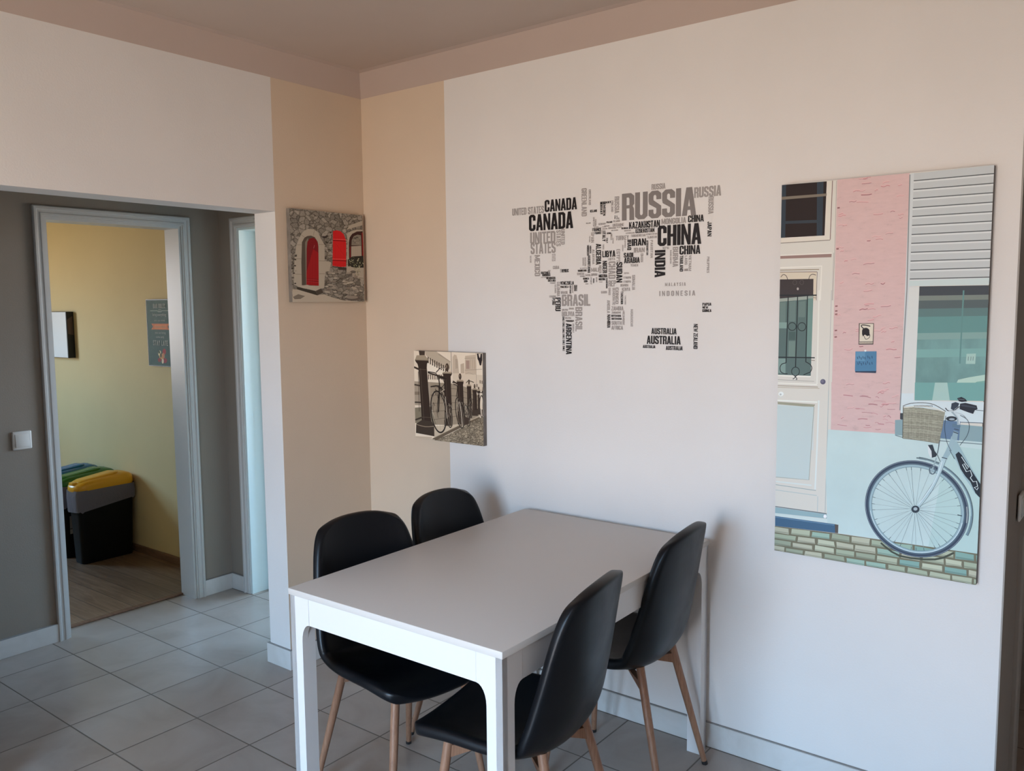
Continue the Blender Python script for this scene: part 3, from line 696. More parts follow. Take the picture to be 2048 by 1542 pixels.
WORDS=[
('UNITED STATES', 'g', 'H', 0.9366, 1.9343, 0.1549, 0.0275),
('CANADA', 'k', 'H', 1.0919, 1.9459, 0.1484, 0.0452),
('CANADA', 'k', 'H', 1.0452, 1.8862, 0.2067, 0.063),
('UNITED', 'g', 'H', 1.0069, 1.8271, 0.1203, 0.0448),
('STATES', 'g', 'H', 1.0084, 1.7873, 0.1192, 0.0435),
('STATES', 'g', 'V', 1.0816, 1.8206, 0.0605, 0.0205),
('UNITED', 'g', 'V', 1.102, 1.8246, 0.0579, 0.017),
('MEXICO', 'g', 'V', 0.9807, 1.7201, 0.082, 0.0261),
('HAWAII', 'g', 'V', 0.9487, 1.7462, 0.0268, 0.0078),
('STATES', 'g', 'V', 1.0588, 1.7484, 0.0281, 0.0161),
('GREENLAND', 'g', 'V', 1.1979, 1.9462, 0.1029, 0.0229),
('GREENLAND', 'g', 'V', 1.2228, 1.9627, 0.057, 0.0097),
('ICELAND', 'k', 'H', 1.2389, 1.9116, 0.0295, 0.009),
('CUBA', 'g', 'H', 1.0695, 1.71, 0.0299, 0.0122),
('REPUBLIC', 'k', 'H', 1.1117, 1.6964, 0.0317, 0.0121),
('HAITI', 'g', 'V', 1.0912, 1.6971, 0.014, 0.0057),
('GUATEMALA', 'k', 'H', 1.0194, 1.6917, 0.044, 0.009),
('HONDURAS', 'k', 'H', 1.0235, 1.6826, 0.0386, 0.009),
('SALVADOR', 'g', 'H', 1.0146, 1.6743, 0.0329, 0.0043),
('BELIZE', 'g', 'H', 1.0382, 1.6987, 0.0116, 0.0043),
('NICARAGUA', 'k', 'H', 1.045, 1.6707, 0.0436, 0.009),
('COSTA RICA', 'k', 'H', 1.049, 1.6606, 0.036, 0.0085),
('PANAMA', 'g', 'H', 1.0541, 1.6511, 0.0261, 0.0057),
('VENEZUELA', 'k', 'H', 1.12, 1.6496, 0.0622, 0.0131),
('VENEZUELA', 'k', 'H', 1.108, 1.6353, 0.0375, 0.008),
('GUYANA', 'k', 'V', 1.1357, 1.6245, 0.0307, 0.0079),
('SURINAME', 'g', 'V', 1.1458, 1.6267, 0.0307, 0.0056),
('GUIANA', 'k', 'V', 1.1592, 1.6297, 0.0232, 0.0145),
('COLOMBIA', 'g', 'V', 1.08, 1.6274, 0.0555, 0.0138),
('COLOMBIA', 'g', 'V', 1.0662, 1.6286, 0.034, 0.0075),
('BRASIL', 'g', 'H', 1.1079, 1.6138, 0.033, 0.0103),
('BRASIL', 'g', 'H', 1.1602, 1.5842, 0.1294, 0.0437),
('ECUADOR', 'g', 'H', 1.0527, 1.5995, 0.0313, 0.0076),
('PERU', 'k', 'V', 1.0572, 1.5805, 0.027, 0.0128),
('PERU', 'k', 'V', 1.0779, 1.569, 0.052, 0.0253),
('BOLIVIA', 'g', 'H', 1.1099, 1.5476, 0.0273, 0.0075),
('BRASIL', 'g', 'H', 1.1405, 1.5526, 0.0236, 0.007),
('BOLIVIA', 'g', 'H', 1.1246, 1.5325, 0.0583, 0.0178),
('BRASIL', 'g', 'V', 1.1734, 1.512, 0.0922, 0.0312),
('BOLIVIA', 'g', 'H', 1.1245, 1.5166, 0.0283, 0.0066),
('PARAGUAY', 'k', 'H', 1.133, 1.5053, 0.0378, 0.007),
('ARGENTINA', 'k', 'V', 1.1276, 1.4365, 0.1189, 0.0261),
('URUGUAY', 'g', 'V', 1.1481, 1.4782, 0.0352, 0.0079),
('CHILE', 'k', 'V', 1.1029, 1.5127, 0.0198, 0.0091),
('CHILE', 'k', 'V', 1.1034, 1.4901, 0.0198, 0.0091),
('CHILE', 'k', 'V', 1.1033, 1.4674, 0.0199, 0.0091),
('CHILE', 'k', 'V', 1.1037, 1.4451, 0.0199, 0.0091),
('CHILE', 'k', 'V', 1.1036, 1.4229, 0.0199, 0.0092),
('CHILE', 'k', 'V', 1.1041, 1.3996, 0.0199, 0.0092),
('RUSSIA', 'g', 'H', 1.5062, 1.9764, 0.0544, 0.0195),
('RUSSIA', 'G', 'H', 1.5047, 1.9154, 0.2906, 0.0953),
('RUSSIA', 'g', 'H', 1.6907, 1.9429, 0.0981, 0.0351),
('RUSSIA', 'g', 'V', 1.7038, 1.8965, 0.058, 0.0187),
('RUSSIA', 'g', 'V', 1.3387, 1.9258, 0.0602, 0.0196),
('NORWAY', 'k', 'V', 1.273, 1.9189, 0.0459, 0.0106),
('SWEDEN', 'k', 'V', 1.2856, 1.9143, 0.0467, 0.0105),
('NORWAY', 'k', 'H', 1.2914, 1.9383, 0.0462, 0.008),
('FINLAND', 'g', 'V', 1.3191, 1.9224, 0.0406, 0.0093),
('ESTONIA', 'k', 'V', 1.3311, 1.8823, 0.0132, 0.0041),
('LATVIA', 'k', 'V', 1.3394, 1.8808, 0.0141, 0.0041),
('LITHUANIA', 'k', 'V', 1.3466, 1.8772, 0.007, 0.0036),
('UNITED', 'g', 'V', 1.24, 1.872, 0.0333, 0.0075),
('KINGDOM', 'g', 'V', 1.248, 1.8678, 0.0252, 0.0075),
('IRELAND', 'g', 'H', 1.2163, 1.8685, 0.0206, 0.0045),
('GERMANY', 'g', 'H', 1.2762, 1.862, 0.0317, 0.0067),
('POLAND', 'k', 'H', 1.3072, 1.8662, 0.0251, 0.0062),
('BELARUS', 'g', 'H', 1.3378, 1.8681, 0.0289, 0.0071),
('UKRAINE', 'g', 'H', 1.3446, 1.854, 0.0474, 0.0106),
('FRANCE', 'k', 'H', 1.2533, 1.8428, 0.039, 0.0117),
('FRANCE', 'k', 'H', 1.2587, 1.8303, 0.0299, 0.009),
('SPAIN', 'g', 'V', 1.2346, 1.815, 0.038, 0.0129),
('PORTUGAL', 'g', 'V', 1.2221, 1.8089, 0.0236, 0.0054),
('ITALY', 'k', 'V', 1.2842, 1.8154, 0.0358, 0.0137),
('ITALY', 'k', 'V', 1.2974, 1.8004, 0.0179, 0.0079),
('TURKEY', 'g', 'H', 1.3612, 1.8067, 0.0543, 0.0159),
('ROMANIA', 'g', 'H', 1.3192, 1.8445, 0.0333, 0.0062),
('HUNGARY', 'g', 'H', 1.2962, 1.8531, 0.0231, 0.0049),
('AUSTRIA', 'g', 'H', 1.2878, 1.8438, 0.0221, 0.0045),
('CZECH', 'g', 'H', 1.2841, 1.8507, 0.0158, 0.004),
('SERBIA', 'k', 'H', 1.3057, 1.8262, 0.0189, 0.0058),
('BULGARIA', 'g', 'H', 1.3296, 1.8355, 0.029, 0.0044),
('MOLDOVA', 'g', 'H', 1.3493, 1.8453, 0.0226, 0.004),
('BELGIUM', 'g', 'H', 1.2507, 1.8519, 0.0192, 0.004),
('SWISS', 'g', 'H', 1.2826, 1.837, 0.0158, 0.004),
('GREECE', 'g', 'V', 1.3157, 1.8123, 0.0231, 0.0073),
('CYPRUS', 'g', 'V', 1.3225, 1.7982, 0.0205, 0.0052),
('GEORGIA', 'k', 'H', 1.3723, 1.8404, 0.0286, 0.0061),
('KAZAKHSTAN', 'k', 'H', 1.451, 1.8485, 0.1235, 0.0242),
('UZBEKISTAN', 'k', 'H', 1.4536, 1.8272, 0.0755, 0.0147),
('MONGOLIA', 'g', 'H', 1.5657, 1.8538, 0.0943, 0.0202),
('CHINA', 'k', 'H', 1.6495, 1.8561, 0.0583, 0.0232),
('CHINA', 'k', 'H', 1.5874, 1.8049, 0.1657, 0.0708),
('CHINA', 'k', 'H', 1.6283, 1.7515, 0.0783, 0.0302),
('TURKMENISTAN', 'g', 'H', 1.4264, 1.8114, 0.0589, 0.0087),
('AZERBAIJAN', 'g', 'H', 1.3937, 1.822, 0.0364, 0.0053),
('ARMENIA', 'g', 'H', 1.383, 1.8314, 0.0284, 0.0048),
('KYRGYZSTAN', 'g', 'H', 1.4807, 1.8135, 0.044, 0.006),
('TAJIKISTAN', 'g', 'H', 1.4818, 1.8027, 0.0391, 0.0086),
('JAPAN', 'k', 'V', 1.7, 1.8178, 0.0493, 0.0152),
('IRAQ', 'k', 'V', 1.3908, 1.7797, 0.0373, 0.0162),
('IRAN', 'k', 'H', 1.4295, 1.7877, 0.0574, 0.0248),
('IRAN', 'g', 'H', 1.4312, 1.7598, 0.0439, 0.0174),
('AFGHANISTAN', 'k', 'V', 1.4639, 1.7665, 0.052, 0.0079),
('PAKISTAN', 'g', 'V', 1.4811, 1.7614, 0.0626, 0.0098),
('SYRIA', 'g', 'V', 1.373, 1.7832, 0.0264, 0.0061),
('JORDAN', 'g', 'V', 1.3639, 1.7704, 0.0238, 0.0051),
('SADI', 'k', 'H', 1.3874, 1.7438, 0.0391, 0.0167),
('ARABIA', 'k', 'H', 1.4012, 1.7247, 0.0642, 0.0202),
('OMAN', 'g', 'V', 1.4423, 1.7318, 0.0305, 0.011),
('YEMEN', 'g', 'H', 1.4114, 1.7063, 0.0312, 0.0088),
('INDIA', 'k', 'V', 1.5145, 1.7083, 0.0955, 0.0416),
('NEPAL', 'g', 'H', 1.5372, 1.7622, 0.0258, 0.0085),
('BANGLADESH', 'g', 'V', 1.556, 1.7302, 0.0469, 0.0062),
('BURMA', 'g', 'V', 1.574, 1.7294, 0.0692, 0.0208),
('THAILAND', 'k', 'V', 1.5973, 1.7057, 0.055, 0.0131),
('LAOS', 'g', 'V', 1.6144, 1.7164, 0.0312, 0.0102),
('VIETNAM', 'g', 'V', 1.6293, 1.7062, 0.0546, 0.0101),
('CAMBODIA', 'g', 'H', 1.6152, 1.6835, 0.0158, 0.0084),
('PHILIPPINES', 'g', 'V', 1.6962, 1.6979, 0.0547, 0.009),
('M A L A Y S I A', 'g', 'H', 1.5745, 1.635, 0.0795, 0.012),
('I N D O N E S I A', 'g', 'H', 1.5814, 1.6037, 0.1379, 0.0179),
('PAPUA', 'k', 'H', 1.6935, 1.5648, 0.0325, 0.01),
('NEW', 'k', 'H', 1.6878, 1.5539, 0.0208, 0.0084),
('GUINEA', 'k', 'H', 1.6938, 1.543, 0.0334, 0.0096),
('AUSTRALIA', 'k', 'H', 1.5315, 1.471, 0.0992, 0.0218),
('AUSTRALIA', 'k', 'H', 1.5303, 1.4396, 0.1333, 0.0296),
('AUSTRALIA', 'k', 'H', 1.4731, 1.4152, 0.0506, 0.011),
('AUSTRALIA', 'k', 'H', 1.5723, 1.4122, 0.0648, 0.0147),
('NEW ZEALAND', 'k', 'V', 1.6534, 1.4542, 0.0858, 0.0156),
('MADAGASCAR', 'g', 'V', 1.4021, 1.5176, 0.0623, 0.0102),
('ALGERIA', 'k', 'V', 1.2608, 1.7523, 0.0767, 0.0224),
('ALGERIA', 'g', 'V', 1.2383, 1.7438, 0.0553, 0.0097),
('TUNISIA', 'g', 'V', 1.2815, 1.7784, 0.0202, 0.0069),
('LIBYA', 'k', 'H', 1.3053, 1.7517, 0.0551, 0.0233),
('LIBYA', 'g', 'H', 1.3163, 1.7325, 0.0303, 0.0089),
('EGYPT', 'g', 'V', 1.3449, 1.7433, 0.0466, 0.0155),
('MOROCCO', 'k', 'V', 1.215, 1.7684, 0.0382, 0.0098),
('MOROCCO', 'k', 'V', 1.2259, 1.7711, 0.0281, 0.0065),
('MAURITANIA', 'k', 'V', 1.2193, 1.7167, 0.0638, 0.0119),
('WESTERN', 'g', 'V', 1.2025, 1.727, 0.0329, 0.0076),
('SAHARA', 'g', 'V', 1.1937, 1.7273, 0.0302, 0.0071),
('MALI', 'g', 'H', 1.2453, 1.6959, 0.0334, 0.0154),
('NIGER', 'k', 'V', 1.288, 1.7044, 0.045, 0.0191),
('NIGER', 'g', 'V', 1.2678, 1.6969, 0.0294, 0.0117),
('NIGERIA', 'k', 'H', 1.28, 1.6722, 0.0372, 0.0113),
('NIGERIA', 'k', 'H', 1.2758, 1.6601, 0.0288, 0.0086),
('CHAD', 'g', 'V', 1.3185, 1.6922, 0.0636, 0.0303),
('CAMEROON', 'k', 'V', 1.2965, 1.6451, 0.0379, 0.0074),
('SUDAN', 'k', 'V', 1.3497, 1.6831, 0.0735, 0.0248),
('REP', 'g', 'H', 1.3196, 1.6437, 0.0325, 0.0225),
('ETHIOPIA', 'g', 'H', 1.3827, 1.6631, 0.0317, 0.008),
('ETHIOPIA', 'g', 'H', 1.3827, 1.6485, 0.0306, 0.008),
('ERITREA', 'g', 'H', 1.3795, 1.6791, 0.0215, 0.0053),
('UGANDA', 'g', 'H', 1.3705, 1.6359, 0.0339, 0.0093),
('KENYA', 'g', 'H', 1.3777, 1.6211, 0.0348, 0.0125),
('SOMALIA', 'g', 'V', 1.4087, 1.6448, 0.0543, 0.0121),
('TANZANIA', 'k', 'V', 1.3609, 1.5901, 0.0469, 0.0103),
('TANZANIA', 'g', 'V', 1.3748, 1.5823, 0.0334, 0.0062),
('GABON', 'g', 'H', 1.2844, 1.6123, 0.0255, 0.0091),
('CONGO', 'g', 'V', 1.3081, 1.6147, 0.0271, 0.0089),
('DEMOCRATIC', 'g', 'V', 1.3265, 1.5959, 0.063, 0.0115),
('CONGO', 'g', 'V', 1.3401, 1.5984, 0.0601, 0.0135),
('ANGOLA', 'g', 'V', 1.304, 1.5587, 0.048, 0.0127),
('NAMIBIA', 'k', 'V', 1.3052, 1.5052, 0.0491, 0.0137),
('ZAMBIA', 'g', 'H', 1.3418, 1.5522, 0.051, 0.0153),
('ZIMBABWE', 'g', 'H', 1.3371, 1.5369, 0.0407, 0.0081),
('BOTSWANA', 'k', 'H', 1.3366, 1.5252, 0.0418, 0.0077),
('BOTSWANA', 'k', 'H', 1.3388, 1.5143, 0.0428, 0.0077),
('MOZAMBIQUE', 'g', 'V', 1.3678, 1.5175, 0.0515, 0.0088),
('SOUTH', 'g', 'H', 1.3383, 1.499, 0.0428, 0.0135),
('AFRICA', 'g', 'H', 1.3409, 1.4814, 0.0496, 0.0149),
('SENEGAL', 'g', 'H', 1.1826, 1.6827, 0.0342, 0.0092),
('MALI', 'g', 'H', 1.2182, 1.6771, 0.0294, 0.0091),
('BURKINA', 'g', 'H', 1.2426, 1.6782, 0.0269, 0.0091),
('GUINEA', 'k', 'H', 1.2062, 1.6641, 0.0273, 0.0073),
('LIBERIA', 'k', 'H', 1.2045, 1.6545, 0.0164, 0.0083),
('MAURITANIA', 'k', 'H', 1.1892, 1.6944, 0.0396, 0.0078),
('CAPE', 'g', 'H', 1.1953, 1.703, 0.0329, 0.0041),
('IVORY', 'g', 'V', 1.228, 1.6549, 0.0274, 0.0071),
('GHANA', 'k', 'V', 1.2399, 1.6555, 0.0173, 0.0059),
('BENIN', 'g', 'V', 1.2523, 1.6588, 0.0182, 0.0059),
('TOGO', 'g', 'H', 1.2699, 1.6502, 0.016, 0.0041),
('GABON', 'g', 'H', 1.2094, 1.6443, 0.0131, 0.0041),
('GAMBIA', 'g', 'H', 1.1898, 1.6733, 0.022, 0.006)]
SIGN_TEXT=[('BAR RULES', 0.0776, 0.3463, 0.2125, 0.3723), ('bring everything', 0.0676, 0.2939, 0.2177, 0.316), ('you can drink', 0.0819, 0.2644, 0.2034, 0.2778), ('have fun', 0.0913, 0.2286, 0.2022, 0.2425), ('you can bring', 0.0848, 0.1897, 0.2027, 0.2055), ('come early', 0.0925, 0.1637, 0.1846, 0.1807), ('STAY LATE', 0.0586, 0.122, 0.2225, 0.1531)]
ART_BIG=(0.59,1.182,[
('P','',206,204,196,0,11820,5900,11819,5877,0,0,0),
('P','pink',205,177,175,1708,11820,3758,11818,3729,4124,1714,3956),
('P','pink',205,177,175,1694,5644,3713,5734,3592,4185,1723,4153),
('S',133,160,148,140,1688,11794,1691,9892,1671,8176),
('P','',212,207,196,1397,11804,1541,11808,1523,10021,0,10008,3,10168,1370,10168),
('P','',40,31,30,0,11820,1397,11804,1370,10168,3,10168),
('P','',50,60,70,0,11820,138,11818,143,10166,3,10168),
('P','',50,60,70,1100,11808,1300,11805,1303,10167,1130,10169),
('P','',120,112,100,3,11451,1404,11438,1398,11359,2,11361),
('P','',52,60,68,135,10688,1121,10661,1123,10567,137,10600),
('S',239,130,108,102,1568,11806,1544,10033),
('S',212,120,115,105,0,10003,1544,10019),
('P','',146,122,116,0,9599,1599,9598,1596,9496,0,9511),
('S',265,225,222,214,0,9616,1604,9619),
('S',159,168,166,162,1662,9627,1651,8826,1648,8176),
('S',157,170,172,170,1624,8485,1616,5591,1618,3494),
('S',206,165,178,178,1616,5385,1606,1500),
('S',425,222,220,212,0,9228,1307,9235,1286,8181),
('S',319,150,140,122,0,9150,1229,9135),
('S',440,218,218,210,1246,8493,1251,5558),
('P','',205,195,176,0,9089,1163,9061,1152,8182,3,8198),
('P','',62,56,56,0,8858,1064,8848,1069,8298,1,8315),
('S',186,110,90,82,0,9089,1168,9064),
('S',133,60,56,56,1174,9064,1168,8182),
('P','',88,108,106,5,8402,1072,8383,1053,5812,2,5803),
('P','',62,56,58,3,8518,1070,8496,1063,8328,7,8253),
('P','',150,160,152,7,8247,1063,8328,1065,8225,9,8147),
('P','',104,124,120,26,8121,210,8138,207,7425,26,7424),
('P','',104,124,120,326,8150,524,8167,521,7525,326,7524),
('P','',104,124,120,623,8146,834,8163,830,7656,621,7656),
('P','',125,152,146,1,7491,286,7491,282,7300,1,7298),
('P','',74,94,92,324,7194,539,7196,537,6933,322,6929),
('P','',108,130,124,329,6896,538,6900,536,6404,323,6399),
('P','',110,140,134,897,8240,1065,8244,1058,6418,903,6414),
('P','',120,145,140,8,6323,237,6330,244,5863,8,5854),
('P','',226,226,218,2,5803,1053,5812,1047,5769,0,5759),
('S',252,150,140,130,1074,8270,1180,8252),
('S',252,150,140,130,1060,6304,1167,6297),
('S',409,38,44,48,0,8353,1178,8339),
('S',346,38,44,48,1,6370,1165,6388),
('S',315,38,44,48,280,8315,267,7194,256,6197),
('S',315,38,44,48,580,8327,576,7196,564,6074),
('S',315,38,44,48,890,8322,889,7199,886,6249),
('S',220,38,44,48,553,7361,550,7329,539,7300,521,7275,497,7255,468,7241,438,7235,406,7237,376,7246,349,7263,327,7286,311,7313,303,7344,302,7375,310,7406,325,7433,346,7456,372,7473,402,7483,434,7485,465,7479,493,7466,518,7446,537,7421,549,7392,553,7361),
('S',220,38,44,48,861,7356,857,7323,846,7293,829,7266,805,7245,777,7231,747,7224,716,7226,686,7236,659,7253,638,7277,622,7306,614,7338,613,7371,620,7403,635,7432,656,7456,682,7473,712,7483,743,7486,773,7480,801,7466,826,7445,844,7418,856,7388,861,7356),
('S',252,38,44,48,256,6197,218,6188,166,6174,122,6153,94,6121,73,6082,63,6040,63,5995,74,5947,92,5907,120,5881,156,5863,194,5851,236,5845,280,5845,312,5845),
('S',252,38,44,48,883,6249,919,6233,970,6209,1014,6181,1045,6150,1068,6114,1080,6075,1077,6030,1063,5982,1041,5943,1011,5919,975,5904,938,5889,897,5870,854,5850,824,5836),
('S',220,38,44,48,692,5936,688,5903,678,5871,662,5843,639,5820,613,5803,584,5794,553,5793,524,5800,497,5814,474,5836,456,5863,445,5894,440,5927,443,5960,454,5992,471,6021,493,6044,520,6060,549,6069,579,6070,609,6063,636,6049,659,6027,676,6000,687,5969,692,5936),
('S',220,38,44,48,529,5801,557,5770,596,5728,620,5695,615,5680,595,5674,580,5670),
('S',220,38,44,48,605,5804,577,5770,538,5723,507,5690,494,5687,489,5697,487,5706),
('S',186,60,52,52,29,8932,48,8956,75,8989,104,9008,137,9006,172,8991,203,8963,228,8914,248,8853,262,8810),
('S',186,60,52,52,1138,8962,1109,8973,1067,8987,1029,8993,999,8984,971,8966,949,8941,932,8901,921,8853,913,8819),
('S',106,90,84,82,541,8747,535,8714,516,8689,489,8677,460,8682,435,8702,421,8733,421,8767,434,8797,457,8816,486,8819,514,8807,534,8780,541,8747),
('S',106,90,84,82,761,8747,755,8714,736,8689,709,8677,681,8682,656,8702,642,8733,642,8767,655,8797,678,8816,707,8819,734,8806,754,8780,761,8747),
('P','',170,165,160,613,8547,608,8522,591,8506,571,8506,554,8523,547,8549,553,8575,569,8590,590,8590,607,8573),
('S',157,155,155,148,0,5642,1162,5643),
('S',378,224,224,216,0,5534,1251,5548),
('S',220,150,140,120,0,5450,1284,5471),
('S',157,165,150,130,0,5396,1333,5428),
('P','',92,92,112,1517,5649,1512,5618,1497,5591,1473,5571,1444,5561,1413,5562,1386,5575,1365,5597,1353,5626,1353,5657,1363,5686,1383,5710,1410,5725,1441,5729,1470,5722,1495,5705,1511,5679),
('P','',112,112,130,1463,5662,1455,5635,1433,5618,1405,5616,1383,5632,1374,5658,1382,5686,1404,5703,1431,5704,1454,5689),
('P','',222,228,226,201,5191,193,5161,172,5135,141,5118,105,5112,70,5120,42,5139,27,5167,26,5197,41,5226,68,5248,103,5260,139,5258,171,5245,193,5221),
('P','',175,182,182,133,5171,127,5151,110,5138,90,5136,72,5148,66,5167,72,5187,89,5200,110,5202,127,5190),
('S',189,200,206,204,3,5063,189,5090),
('P','',198,206,204,0,4843,1183,4816,1191,3454,0,3342),
('S',440,222,226,220,0,4971,1277,4993),
('P','',150,150,132,5,4928,1214,4916,1167,4821,16,4844),
('P','',186,200,200,4,4808,1178,4837,1074,2484,2,2441),
('S',495,212,220,218,1322,5048,1305,3643,1276,2200),
('S',413,205,215,213,0,2305,1158,2318),
('S',206,150,158,150,1178,4837,1074,2484,2,2450),
('S',206,140,158,160,0,2197,1302,2169),
('S',165,160,180,182,0,2022,1334,2011),
('S',165,170,186,188,1364,1992,1365,1488),
('S',248,80,92,98,0,1471,1653,1471),
('P','',142,170,176,0,1448,1661,1455,1677,1313,1,1254),
('P','',230,235,235,1659,1385,1651,1350,1630,1325,1602,1316,1576,1327,1560,1353,1560,1388,1574,1419,1600,1437,1628,1436,1650,1416),
('P','plaster',186,206,206,1723,4157,3600,4185,3824,4277,5900,4176,5900,910,2027,899,1669,1071,1660,1507,1594,2804,1631,4154),
('P','',176,202,200,5002,3974,5900,3943,5900,910,4617,897),
('P','',196,210,208,1,1254,1677,1300,1690,1074,2,1163),
('P','',66,98,126,2,1154,1917,1174,2021,1159,2018,897,7,823),
('P','',88,80,76,1917,1174,2025,1168,2022,898,1931,893),
('S',248,96,130,156,3,1118,1897,1140),
('P','',112,110,92,0,820,2018,889,5900,922,5900,0,0,1),
('P','',178,180,160,0,794,453,793,465,609,0,610),
('P','',153,154,137,0,663,471,670,472,628,0,614),
('P','',172,180,158,561,811,1147,840,1138,655,543,641),
('P','',147,154,135,551,681,1133,690,1134,646,552,630),
('P','',150,178,164,1226,814,1758,831,1758,667,1202,656),
('P','',129,153,141,1211,701,1763,709,1763,664,1211,648),
('P','',150,160,140,1848,865,2366,848,2368,664,1828,667),
('P','',129,137,120,1838,720,2374,719,2374,674,1839,666),
('P','',178,180,160,2435,862,2978,878,2955,671,2440,672),
('P','',153,154,137,2447,729,2969,724,2970,678,2447,674),
('P','',160,172,150,3029,854,3568,850,3585,684,3031,679),
('P','',137,147,129,3041,733,3581,728,3581,682,3041,678),
('P','',150,178,164,3652,854,4183,884,4188,675,3654,691),
('P','',129,153,141,3650,737,4196,732,4196,685,3651,682),
('P','',128,164,156,4249,874,4739,859,4744,682,4258,691),
('P','',110,141,134,4263,742,4750,736,4750,689,4263,686),
('P','',172,180,158,4814,862,5293,871,5283,701,4814,701),
('P','',147,154,135,4816,746,5289,739,5289,692,4816,689),
('P','',128,164,156,5339,893,5815,874,5819,702,5342,675),
('P','',110,141,134,5353,749,5824,743,5823,696,5353,693),
('P','',128,164,156,5875,876,5900,871,5900,695,5888,702),
('P','',110,141,134,5886,753,5900,744,5900,696,5886,696),
('P','',160,172,150,4,567,702,583,677,426,0,412),
('P','',137,147,129,0,457,686,463,686,425,0,412),
('P','',178,180,160,775,583,1302,602,1311,445,756,411),
('P','',153,154,137,765,473,1320,476,1320,436,765,426),
('P','',184,190,168,1409,606,1903,606,1932,445,1410,432),
('P','',158,163,144,1396,486,1916,488,1916,447,1397,438),
('P','',178,180,160,1976,620,2490,605,2493,459,1997,439),
('P','',153,154,137,1991,498,2479,493,2479,452,1991,449),
('P','',178,180,160,2552,612,3139,629,3148,441,2538,433),
('P','',153,154,137,2552,501,3134,496,3134,454,2552,452),
('P','',150,178,164,3195,623,3829,616,3819,444,3217,450),
('P','',129,153,141,3205,504,3825,499,3825,457,3205,454),
('P','',178,180,160,3906,636,4397,611,4398,444,3882,445),
('P','',153,154,137,3894,507,4412,501,4412,459,3894,457),
('P','',172,180,158,4489,640,5039,638,5045,455,4478,458),
('P','',147,154,135,4478,510,5034,504,5034,462,4478,459),
('P','',184,190,168,5088,628,5512,624,5505,475,5110,451),
('P','',158,163,144,5099,513,5519,506,5518,464,5099,462),
('P','',160,172,150,5571,631,5900,627,5897,473,5582,449),
('P','',137,147,129,5582,515,5900,508,5900,465,5582,464),
('P','',150,160,140,0,366,542,374,533,217,0,194),
('P','',129,137,120,0,254,525,252,526,214,0,209),
('P','',178,180,160,601,358,1226,364,1228,231,605,220),
('P','',153,154,137,605,261,1238,260,1239,220,605,215),
('P','',184,190,168,1321,399,1905,387,1912,219,1315,236),
('P','',158,163,144,1315,269,1912,267,1912,226,1316,221),
('P','',160,172,150,1981,381,2527,392,2518,225,1981,212),
('P','',137,147,129,1987,276,2512,270,2512,228,1987,227),
('P','',150,160,140,2578,380,3143,393,3133,241,2593,235),
('P','',129,137,120,2584,278,3135,271,3135,229,2585,228),
('P','',172,180,158,3203,392,3779,395,3768,214,3196,218),
('P','',147,154,135,3205,279,3774,272,3774,230,3205,229),
('P','',128,164,156,3847,385,4391,403,4387,217,3846,230),
('P','',110,141,134,3842,281,4397,273,4397,231,3843,230),
('P','',184,190,168,4473,387,5005,398,5014,230,4476,225),
('P','',158,163,144,4463,282,5014,275,5014,232,4463,231),
('P','',128,164,156,5079,390,5641,394,5652,223,5085,221),
('P','',110,141,134,5079,283,5648,276,5648,233,5079,232),
('P','',178,180,160,5705,412,5897,400,5900,223,5708,236),
('P','',153,154,137,5711,285,5900,276,5900,234,5710,233),
('P','',178,180,160,0,166,334,162,324,11,0,26),
('P','',153,154,137,0,63,321,56,321,22,0,22),
('P','',150,160,140,385,139,937,150,925,30,387,29),
('P','',129,137,120,401,63,921,58,921,23,402,22),
('P','',178,180,160,1012,155,1530,174,1537,6,988,10),
('P','',153,154,137,999,65,1543,59,1543,23,1000,23),
('P','',150,160,140,1625,167,2216,176,2241,34,1634,40),
('P','',129,137,120,1619,66,2232,59,2233,23,1619,23),
('P','',150,178,164,2299,155,2834,164,2833,8,2319,17),
('P','',129,153,141,2306,67,2828,59,2828,22,2306,23),
('P','',150,178,164,2884,155,3447,172,3449,27,2900,26),
('P','',129,153,141,2899,67,3458,59,3458,22,2900,22),
('P','',160,172,150,3528,170,3996,174,3992,34,3542,32),
('P','',137,147,129,3527,67,4003,59,4003,21,3528,22),
('P','',160,172,150,4084,186,4609,159,4628,32,4072,22),
('P','',137,147,129,4071,66,4619,59,4619,21,4071,21),
('P','',172,180,158,4696,176,5231,162,5229,15,4679,31),
('P','',147,154,135,4685,66,5224,59,5224,21,4685,21),
('P','',172,180,158,5277,167,5794,182,5787,8,5290,36),
('P','',147,154,135,5288,66,5782,59,5782,20,5288,21),
('P','',160,172,150,5848,164,5900,165,5900,9,5853,35),
('P','',137,147,129,5845,66,5900,58,5900,20,5845,20),
('P','',196,202,204,3758,11799,3889,11804,3871,8564,4134,8535,4111,5215,3710,4901),
('P','',184,190,192,3871,11797,5900,11819,5900,8561,3849,8565),
('S',442,205,210,211,3869,11543,5900,11548),
('S',270,84,90,92,3868,11585,5900,11587),
('S',442,205,210,211,3868,11294,5900,11288),
('S',270,84,90,92,3867,11335,5900,11328),
('S',442,205,210,211,3867,11039,5900,11033),
('S',270,84,90,92,3865,11081,5900,11073),
('S',442,205,210,211,3865,10779,5900,10777),
('S',270,84,90,92,3864,10821,5900,10817),
('S',442,205,210,211,3864,10528,5900,10521),
('S',270,84,90,92,3863,10570,5900,10561),
('S',442,205,210,211,3863,10272,5900,10264),
('S',270,84,90,92,3862,10314,5900,10304),
('S',442,205,210,211,3861,10011,5900,10007),
('S',270,84,90,92,3860,10053,5900,10047),
('S',442,205,210,211,3860,9758,5900,9749),
('S',270,84,90,92,3859,9800,5900,9789),
('S',442,205,210,211,3859,9501,5900,9491),
('S',270,84,90,92,3858,9543,5900,9531),
